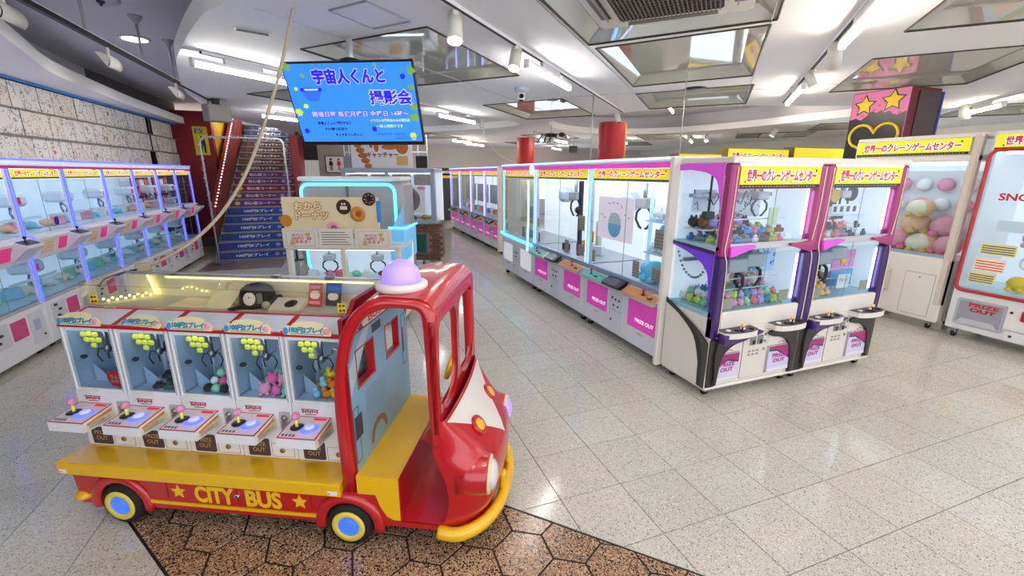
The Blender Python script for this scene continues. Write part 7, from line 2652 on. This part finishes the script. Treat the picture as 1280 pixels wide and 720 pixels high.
MB().cbox(0, PWd, 0.0, 0.52, 1.95, 2.02, 0.01).build('header_box', warmwhite, ph)
MB().cbox(0, PWd, 0.0, 0.52, 2.20, 2.25, 0.01).build('top_frame', warmwhite, ph)
MB().box(0, PWd - 0.09, 0.0, 0.02, 2.02, 2.20).build('sign_back', warmwhite, ph)
game_sign(ph, 0.02, PWd - 0.09, 2.025, 2.20, -0.002)
MB().tube([(0.1, 0.08, 1.93), (PWd - 0.1, 0.08, 1.93)], 0.014, 8).build('inner_light', tubewhite, ph)
MB().box(0.1, PWd - 0.1, 0.04, 0.05, 0.86, 0.90).build('inner_sill', greyedge, ph)
d = MB().box(PWd - 0.40, PWd - 0.10, -0.004, 0.0, 0.15, 0.66).build('service_door', warmwhite, ph)
b = MB()
for q in ((PWd - .402, PWd - .40, .15, .66), (PWd - .10, PWd - .098, .15, .66), (PWd - .402, PWd - .098, .658, .662), (PWd - .402, PWd - .098, .148, .152)):
    b.box(q[0], q[1], -0.005, 0, q[2], q[3])
b.cyl((PWd - .25, -0.004, .61), (PWd - .25, -0.008, .61), 0.01, n=8)
b.build('door_seam', seam, d)
MB().cbox(0.50, 0.70, -0.10, 0.0, 0.38, 0.66, 0.015).build('coin_box', mat('beige coin box', '#d8c8b8', 0.4), ph)
MB().box(0.4, PWd - 0.1, 0.44, 0.49, 1.0, 1.85).build('prize_wall', mat('pale prize wall', '#dcdfe4', 0.6), ph)
for i in range(4):
    for j in range(2):
        MB().ball((0.40 + i * 0.22, 0.41, 1.45 + j * 0.24), 0.09, 0.05, 0.08, 10, 6).build('display_plush', (pc['white'], pc['pink'])[(i + j) % 2], ph)
peach = pc['peach']
pink2 = mat('bubble pink plush', '#eda0b4', 0.9)
must = pc['mustard']
pals = [(0.52, 0.30, 0.862, 0.16, pink2, pc['coral'], 'pink round plush lying lowest by the blue edge of the plush machine', 0.3), (0.80, 0.26, 0.862, 0.15, pc['cream'], must, 'cream plush with mustard feet at the bottom glass of the plush machine', 0.2),
        (1.06, 0.28, 0.862, 0.15, pink2, pc['coral'], 'pink plush at the bottom glass next to the beige post', -0.4), (0.66, 0.34, 1.09, 0.155, peach, must, 'peach plush with mustard feet in the middle of the heap', 0.7),
        (0.95, 0.36, 1.08, 0.155, pink2, pc['hot pink'], 'bright pink plush with rosy feet high in the heap', -0.8), (0.72, 0.22, 1.30, 0.13, pc['cream'], must, 'pale cream and peach plush on top of the heap', 0.2)]
for x, y, z, r_, m, m2, lab, rz_ in pals:
    o = big_plush(ph, x, y, z, r_, m, m2, lab, rz=rz_, ears=False)
    if m is pc['cream']:
        MB().ball((r_ * 0.35, 0.02, r_ * 0.85), r_ * 0.85, r_ * 0.82, r_ * 0.78, 12, 8).build('peach_back', peach, o)

rm = thing('red_framed_crane_machine', 'white crane machine with a thick red window frame cut off by the picture edge', 'crane machine', (RX - 0.02, 2.80, 0), R(-90))
RW = 1.15
redf = mat('red window frame', '#b3141c', 0.3, coat=0.4)
MB().cbox(0, RW, 0.02, 0.75, 0.10, 0.56, 0.015).build('base_cabinet', white, rm)
castors(rm, (0.08, RW - 0.1), (0.08, 0.65), 0, 0.1, 0.04)
MB().cbox(0, 0.05, 0.02, 0.75, 0.56, 2.24, 0.015).build('side_wall', white, rm)
MB().cbox(0, RW, 0.02, 0.75, 2.20, 2.25, 0.01).build('top_frame', white, rm)
MB().box(0, RW, 0.72, 0.75, 0.56, 2.2).build('back_panel', inside, rm)
MB().tube([(x, 0.0, z) for x, z in rrect(0.02, RW - 0.03, 0.56, 2.06, 0.07, 5)], 0.019, 8, closed=True).build('window_frame', redf, rm)
MB().box(0.03, RW - 0.04, 0.015, 0.02, 0.57, 2.05).build('window_pane', glass, rm)
MB().box(0, RW, 0.03, 0.75, 0.555, 0.59).build('bed', mat('lower tray', '#d2e8ee', 0.3), rm)
MB().box(0.03, RW, 0.0, 0.03, 2.06, 2.22).build('sign_back', white, rm)
game_sign(rm, 0.04, RW - 0.02, 2.055, 2.215, -0.002)
MB().tube([(0.1, 0.1, 2.03), (RW - 0.1, 0.1, 2.03)], 0.014, 8).build('inner_light', tubewhite, rm)
text('lettering', 'SNO', mat('window red lettering', '#c01a22', 0.5), rm, (0.29, 0.014, 1.585), 0.24, 0.075, 0.03)
for (x, z, w_, h_) in ((0.14, 0.98, 0.28, 0.12), (0.12, 0.80, 0.25, 0.14), (0.10, 0.66, 0.22, 0.12)):
    n_ = MB().box(x, x + w_, 0.010, 0.014, z, z + h_).build('notice', pc['cream'] if h_ > .12 else mat('pale yellow paper', '#e6dd9c', 0.6), rm)
    b = MB()
    for q in range(4):
        b.box(x + 0.012, x + w_ - 0.012, 0.008, 0.010, z + 0.014 + q * h_ / 5, z + 0.024 + q * h_ / 5)
    b.build('notice_print', signred if h_ > .12 else noteink, n_)
po_ = MB().prism(rrect(0.07, 0.48, 0.17, 0.47, 0.02), 'y', 0.008, 0.02).build('prize_opening', mat('prize opening shade', '#b9bcc6', 0.4), rm)
MB().prism(rrect(0.095, 0.455, 0.19, 0.45, 0.02), 'y', 0.004, 0.008).build('prize_recess', mat('prize recess lilac', '#9a9cac', 0.4), po_)
text('lettering', 'PRIZE\nOUT', mat('prize red lettering', '#b8242c', 0.5), po_, (0.30, 0.003, 0.385), 0.25, 0.10, 0.05)
MB().prism([(0.095, 0.19), (0.455, 0.19), (0.40, 0.25), (0.14, 0.25)], 'y', 0.001, 0.004).build('recess_floor', mat('recess floor', '#c4c6d2', 0.3), po_)
cdr = MB().box(0.49, 0.95, -0.012, 0.02, 0.24, 0.48).build('coin_door', white, rm)
MB().cbox(0.60, 0.80, -0.03, -0.012, 0.35, 0.46, 0.01).build('red_coin_plate', redf, cdr)
MB().box(0.64, 0.67, -0.034, -0.03, 0.37, 0.44).build('coin_slot', black, cdr)
cdr = MB().box(0.52, 0.95, -0.008, 0.02, 0.12, 0.22).build('cash_door', white, rm)
MB().lathe([(0.014, 0), (0.014, 0.006), (0.001, 0.008)], (0.56, -0.008, 0.17), (0, -1, 0), 10).build('lock', darkgrey, cdr)
MB().lathe([(0.014, 0), (0.014, 0.006), (0.001, 0.008)], (0.525, -0.012, 0.42), (0, -1, 0), 10).build('lock', darkgrey, cdr if False else rm)
for (x, y, z, r_, m, lab) in ((0.42, 0.25, 0.60, 0.10, pc['yellow'], 'yellow ball-like cushion at the bottom glass of the red framed machine'), (0.66, 0.25, 0.60, 0.11, pc['yellow'], 'second yellow cushion at the bottom glass of the red framed machine'), (0.60, 0.42, 0.78, 0.14, whp2, 'white and blue plush lying on yellow cushions'), (0.40, 0.45, 1.05, 0.13, pc['pink'], 'pale pink plush at the back of the red framed machine')):
    big_plush(rm, x, y, z, r_, m, m, lab, ears=False)
b = MB()
for x in (0.48, 0.62):
    b.tube([(x + 0.05 * math.cos(R(a)), 0.12, 0.92 - (x - .48) + 0.06 * math.sin(R(a))) for a in range(0, 360, 30)], 0.012, 6, closed=True)
b.build('claw_rings', white, rm)
MB().cyl((0.55, 0.2, 0.98), (0.6, 0.25, 2.0), 0.01, n=6).build('crane_rod', steel, rm)
MB().box(0.08, 0.3, 0.35, 0.36, 1.2, 1.32).build('inner_card', pc['white'], rm)

# ---------------------------------------------------------------- pillar with the pink star panel
pl_ = thing('star_pillar', 'square pillar clad in a pink panel with yellow stars above the plush machine', 'pillar', (6.97, 3.97, 0))
pk = mat('pink star panel', '#e07ab0', 0.5, noise=0.05, nscale=4)
MB().box(0.0, 0.62, 0.0, 0.72, 0, ZC).build('shaft', mat('dark red cladding', '#6a1622', 0.5), pl_)
pnl = MB().box(-0.02, 0.0, 0.0, 0.70, 1.95, ZC - 0.01).build('pink_panel', pk, pl_)
for (y, z, r_) in ((0.53, 2.74, 0.12), (0.18, 2.77, 0.125)):
    MB().prism(star_poly(y, z, r_ * 1.28, 0.5), 'x', -0.024, -0.02).build('star_outline', black, pnl)
    MB().prism(star_poly(y, z, r_, 0.5), 'x', -0.028, -0.024).build('star', pc['yellow'], pnl)
rd = random.Random(9)
for q in range(9):
    MB().prism(star_poly(0.08 + 0.54 * ((q * 0.37) % 1), 2.60 + 0.28 * ((q * 0.61) % 1), 0.025, 0.45, rot=q), 'x', -0.0215, -0.02).build('small_star', mat('small coral star', '#d8506a', 0.5), pnl)
blk = [(0.70, 2.56), (0.70, 2.03), (0.66, 1.97), (0.0, 1.97), (0.0, 2.62)] + [(0.10, 2.58), (0.16, 2.60), (0.20, 2.64), (0.26, 2.62), (0.30, 2.66), (0.36, 2.63), (0.42, 2.66), (0.48, 2.60), (0.55, 2.55), (0.62, 2.58)]
MB().prism(blk, 'x', -0.0235, -0.0215).build('black_shape', black, pnl)
hl_ = [(0.35, 2.36)] + [(0.35 + 0.155 + 0.155 * math.cos(R(a)), 2.33 + 0.15 * math.sin(R(a))) for a in range(150, -60, -20)] + [(0.36, 2.10)] + [(0.35 - 0.155 + 0.155 * math.cos(R(a)), 2.33 + 0.15 * math.sin(R(a))) for a in range(240, 20, -20)]
MB().tube([(-0.028, y, z) for y, z in hl_], 0.018, 8, closed=True).build('yellow_heart_line', pc['yellow'], pnl)
MB().box(0.62, 0.66, -0.02, 0.02, 1.9, ZC - 0.04).build('blue_edge', mat('blue pillar edge', '#1c3f9a', 0.4), pl_)
MB().box(0.16, 0.62, -0.012, 0.0, 2.0, ZC - 0.04).build('dark_panel', mat('dark side panel', '#4a3c3e', 0.5), pl_)
# red columns
for (x, y, r_, lab) in ((5.75, 9.1, 0.30, 'round red column rising behind the pink door row'), (5.6, 14.0, 0.28, 'distant red column near the back wall')):
    cm_ = thing('red_column', lab, 'column', (x, y, 0))
    MB().cyl((0, 0, 0), (0, 0, ZC), r_, n=28, caps=False).build('shaft', mat('red column paint', '#b01820', 0.4), cm_)
    MB().lathe([(r_ + 0.02, 0), (r_ + 0.02, 0.12), (r_, 0.13)], n=28).build('base_ring', greybase, cm_)
    if r_ > 0.29:
        MB().box(0.30, 0.36, -0.05, 0.05, 0.0, ZC).build('yellow_strip', pc['mustard'], cm_)

# ---------------------------------------------------------------- yellow signs and machines beyond the purple ones
ym = mat('yellow header film', '#ecd81c', 0.5, emit=0.2)
for (x, w_, txt_, lab, zz) in ((10.15, 1.95, False, 'plain yellow header of the machine beside the star pillar', 2.42), (8.1, 1.9, True, 'yellow lettered header sign behind the purple ones', 2.36), (6.75, 1.2, True, 'small yellow header sign nearest the pink door row', 2.22)):
    m_ = thing('distant_crane_machine', 'tall white crane machine with a ' + lab, 'crane machine', (x, 8.0, 0))
    MB().cbox(0, w_, 0, 0.8, 0.0, zz - 0.26, 0.02).build('cabinet', white, m_)
    MB().box(0.05, w_ - 0.05, -0.01, 0, 0.8, zz - 0.36).build('window', mat('pale lit window', '#cfdcea', 0.2, emit=1.0), m_)
    MB().cbox(0, w_, 0.0, 0.3, zz - 0.26, zz + 0.02, 0.01).build('sign_box', mat('bronze sign box', '#8a7a4a', 0.5), m_)
    p = MB().box(0.02, w_ - 0.02, -0.008, 0.0, zz - 0.25, zz).build('header_sign', ym, m_)
    if txt_:
        text('lettering_outline', SIGN, signwhite, p, (w_ / 2, -0.0085, zz - 0.14), w_ * 0.86, 0.12, 0.02, halo=0.012)
        text('lettering', SIGN, signred, p, (w_ / 2, -0.0105, zz - 0.14), w_ * 0.86, 0.12, 0.02, halo=0.004)
bs = thing('black_shop_sign', 'black shop sign with cream Premium lettering far down the hall', 'sign', (3.10, 17.2, 1.86))
MB().cbox(0, 0.95, 0, 0.1, -0.14, 0.14, 0.01).build('panel', black, bs)
text('lettering', 'Premium', pc['cream'], bs, (0.50, -0.001, 0.0), 0.62, 0.13, 0.03)
MB().box(-0.1, 0.95, 0.0, 0.4, -1.86, -0.14).build('counter_front', mat('dark shelf front', '#3a3a40', 0.6), bs)
MB().box(-0.08, 0.93, -0.01, 0.0, -0.24, -0.15).build('yellow_shelf_strip', pc['yellow'], bs)
os_ = thing('orange_shop_sign', 'orange shop sign with black marks above the distant pink topped row', 'sign', (4.30, 17.4, 1.93))
MB().cbox(0, 1.4, 0, 0.1, -0.13, 0.13, 0.01).build('panel', mat('orange sign', '#d89a4a', 0.5, emit=0.1), os_)
b = MB()
for q in range(7):
    b.box(0.1 + q * 0.17, 0.2 + q * 0.17, -0.006, 0, -0.05, 0.05)
b.build('sign_marks', black, os_)
MB().box(0, 1.4, 0.0, 0.5, -1.93, -0.13).build('stand_front', mat('cream shelf front', '#b8b0a4', 0.6), os_)
# far machines along the back wall
for k in range(5):
    t = thing('distant_crane_machine', 'pale distant crane machine against the back wall, %s along the wall' % ('first', 'second', 'third', 'fourth', 'fifth')[k], 'crane machine', (2.3 + k * 1.6 + (0.0 if k < 1 else 2.0), 18.4, 0))
    MB().cbox(0, 1.5, 0, 0.8, 0, 0.7, 0.02).build('base_cabinet', white, t)
    MB().cbox(0, 1.5, 0, 0.8, 0.7, 1.7, 0.02).build('lit_window', mat('pale lit window', '#cfdcea', 0.2, emit=1.0), t)
    MB().cbox(0, 1.5, 0, 0.8, 1.7, 1.95, 0.02).build('header', mat('pink header', '#c86a9a', 0.4), t)
ex = thing('exit_lamp', 'small dark green exit lamp under the far ceiling', 'sign', (8.2, 15.6, 2.7))
MB().cbox(-0.16, 0.16, -0.04, 0.04, -0.12, 0.12, 0.01).build('body', mat('dark green lamp', '#3c4436', 0.5), ex)
MB().cyl((0, 0, 0.12), (0, 0, ZC - 2.7), 0.01, n=6).build('rod', darkgrey, ex)
bf = thing('black_insect_ornament', 'black spindly ornament hanging from the ceiling beyond the dome camera', 'ornament', (4.3, 9.25, 2.62))
b = MB()
b.ball((0, 0, 0), 0.16, 0.05, 0.045, 10, 6)
b.ball((0.26, -0.02, 0.02), 0.08, 0.045, 0.05, 8, 6)
for s in (-1, 1):
    for q in range(3):
        b.tube([(-0.1 + q * 0.1, 0, 0), (-0.16 + q * 0.12, s * 0.12, 0.02), (-0.24 + q * 0.12, s * 0.2, -0.16)], 0.012, 5)
b.build('body', black, bf)
MB().cyl((0, 0, 0.04), (0, 0, ZC - 2.62), 0.004, n=5).build('thread', darkgrey, bf)
# thin ceiling rods above the pink door row
for (x, y, z0_, lab) in ((3.45, 6.0, 1.955, 'thin grey pole from the ceiling to the top of the second pink door machine'), (3.3, 3.9, 1.955, 'thin wire from the ceiling to the machine with the pink poster')):
    t = thing('ceiling_rod', lab, 'rod', (x, y, z0_))
    MB().cyl((0, 0, 0), (0, 0, ZC - z0_), 0.012 if y > 5 else 0.004, n=8).build('rod', greyedge, t)
    MB().lathe([(0.03, 0), (0.03, 0.02), (0.012, 0.03)], n=10).build('foot', darkgrey, t)
cw2 = thing('hanging_cable', 'thin white cord hanging from the middle ceiling plug box', 'cord', (2.7, 9.2, 0))
MB().tube(smooth_open([(0.02, 0, ZC - 0.15), (0.12, 0.05, 2.5), (0.4, 0.1, 2.2), (0.9, 0.15, 1.99)], 5), 0.008, 6).build('cord', white, cw2)
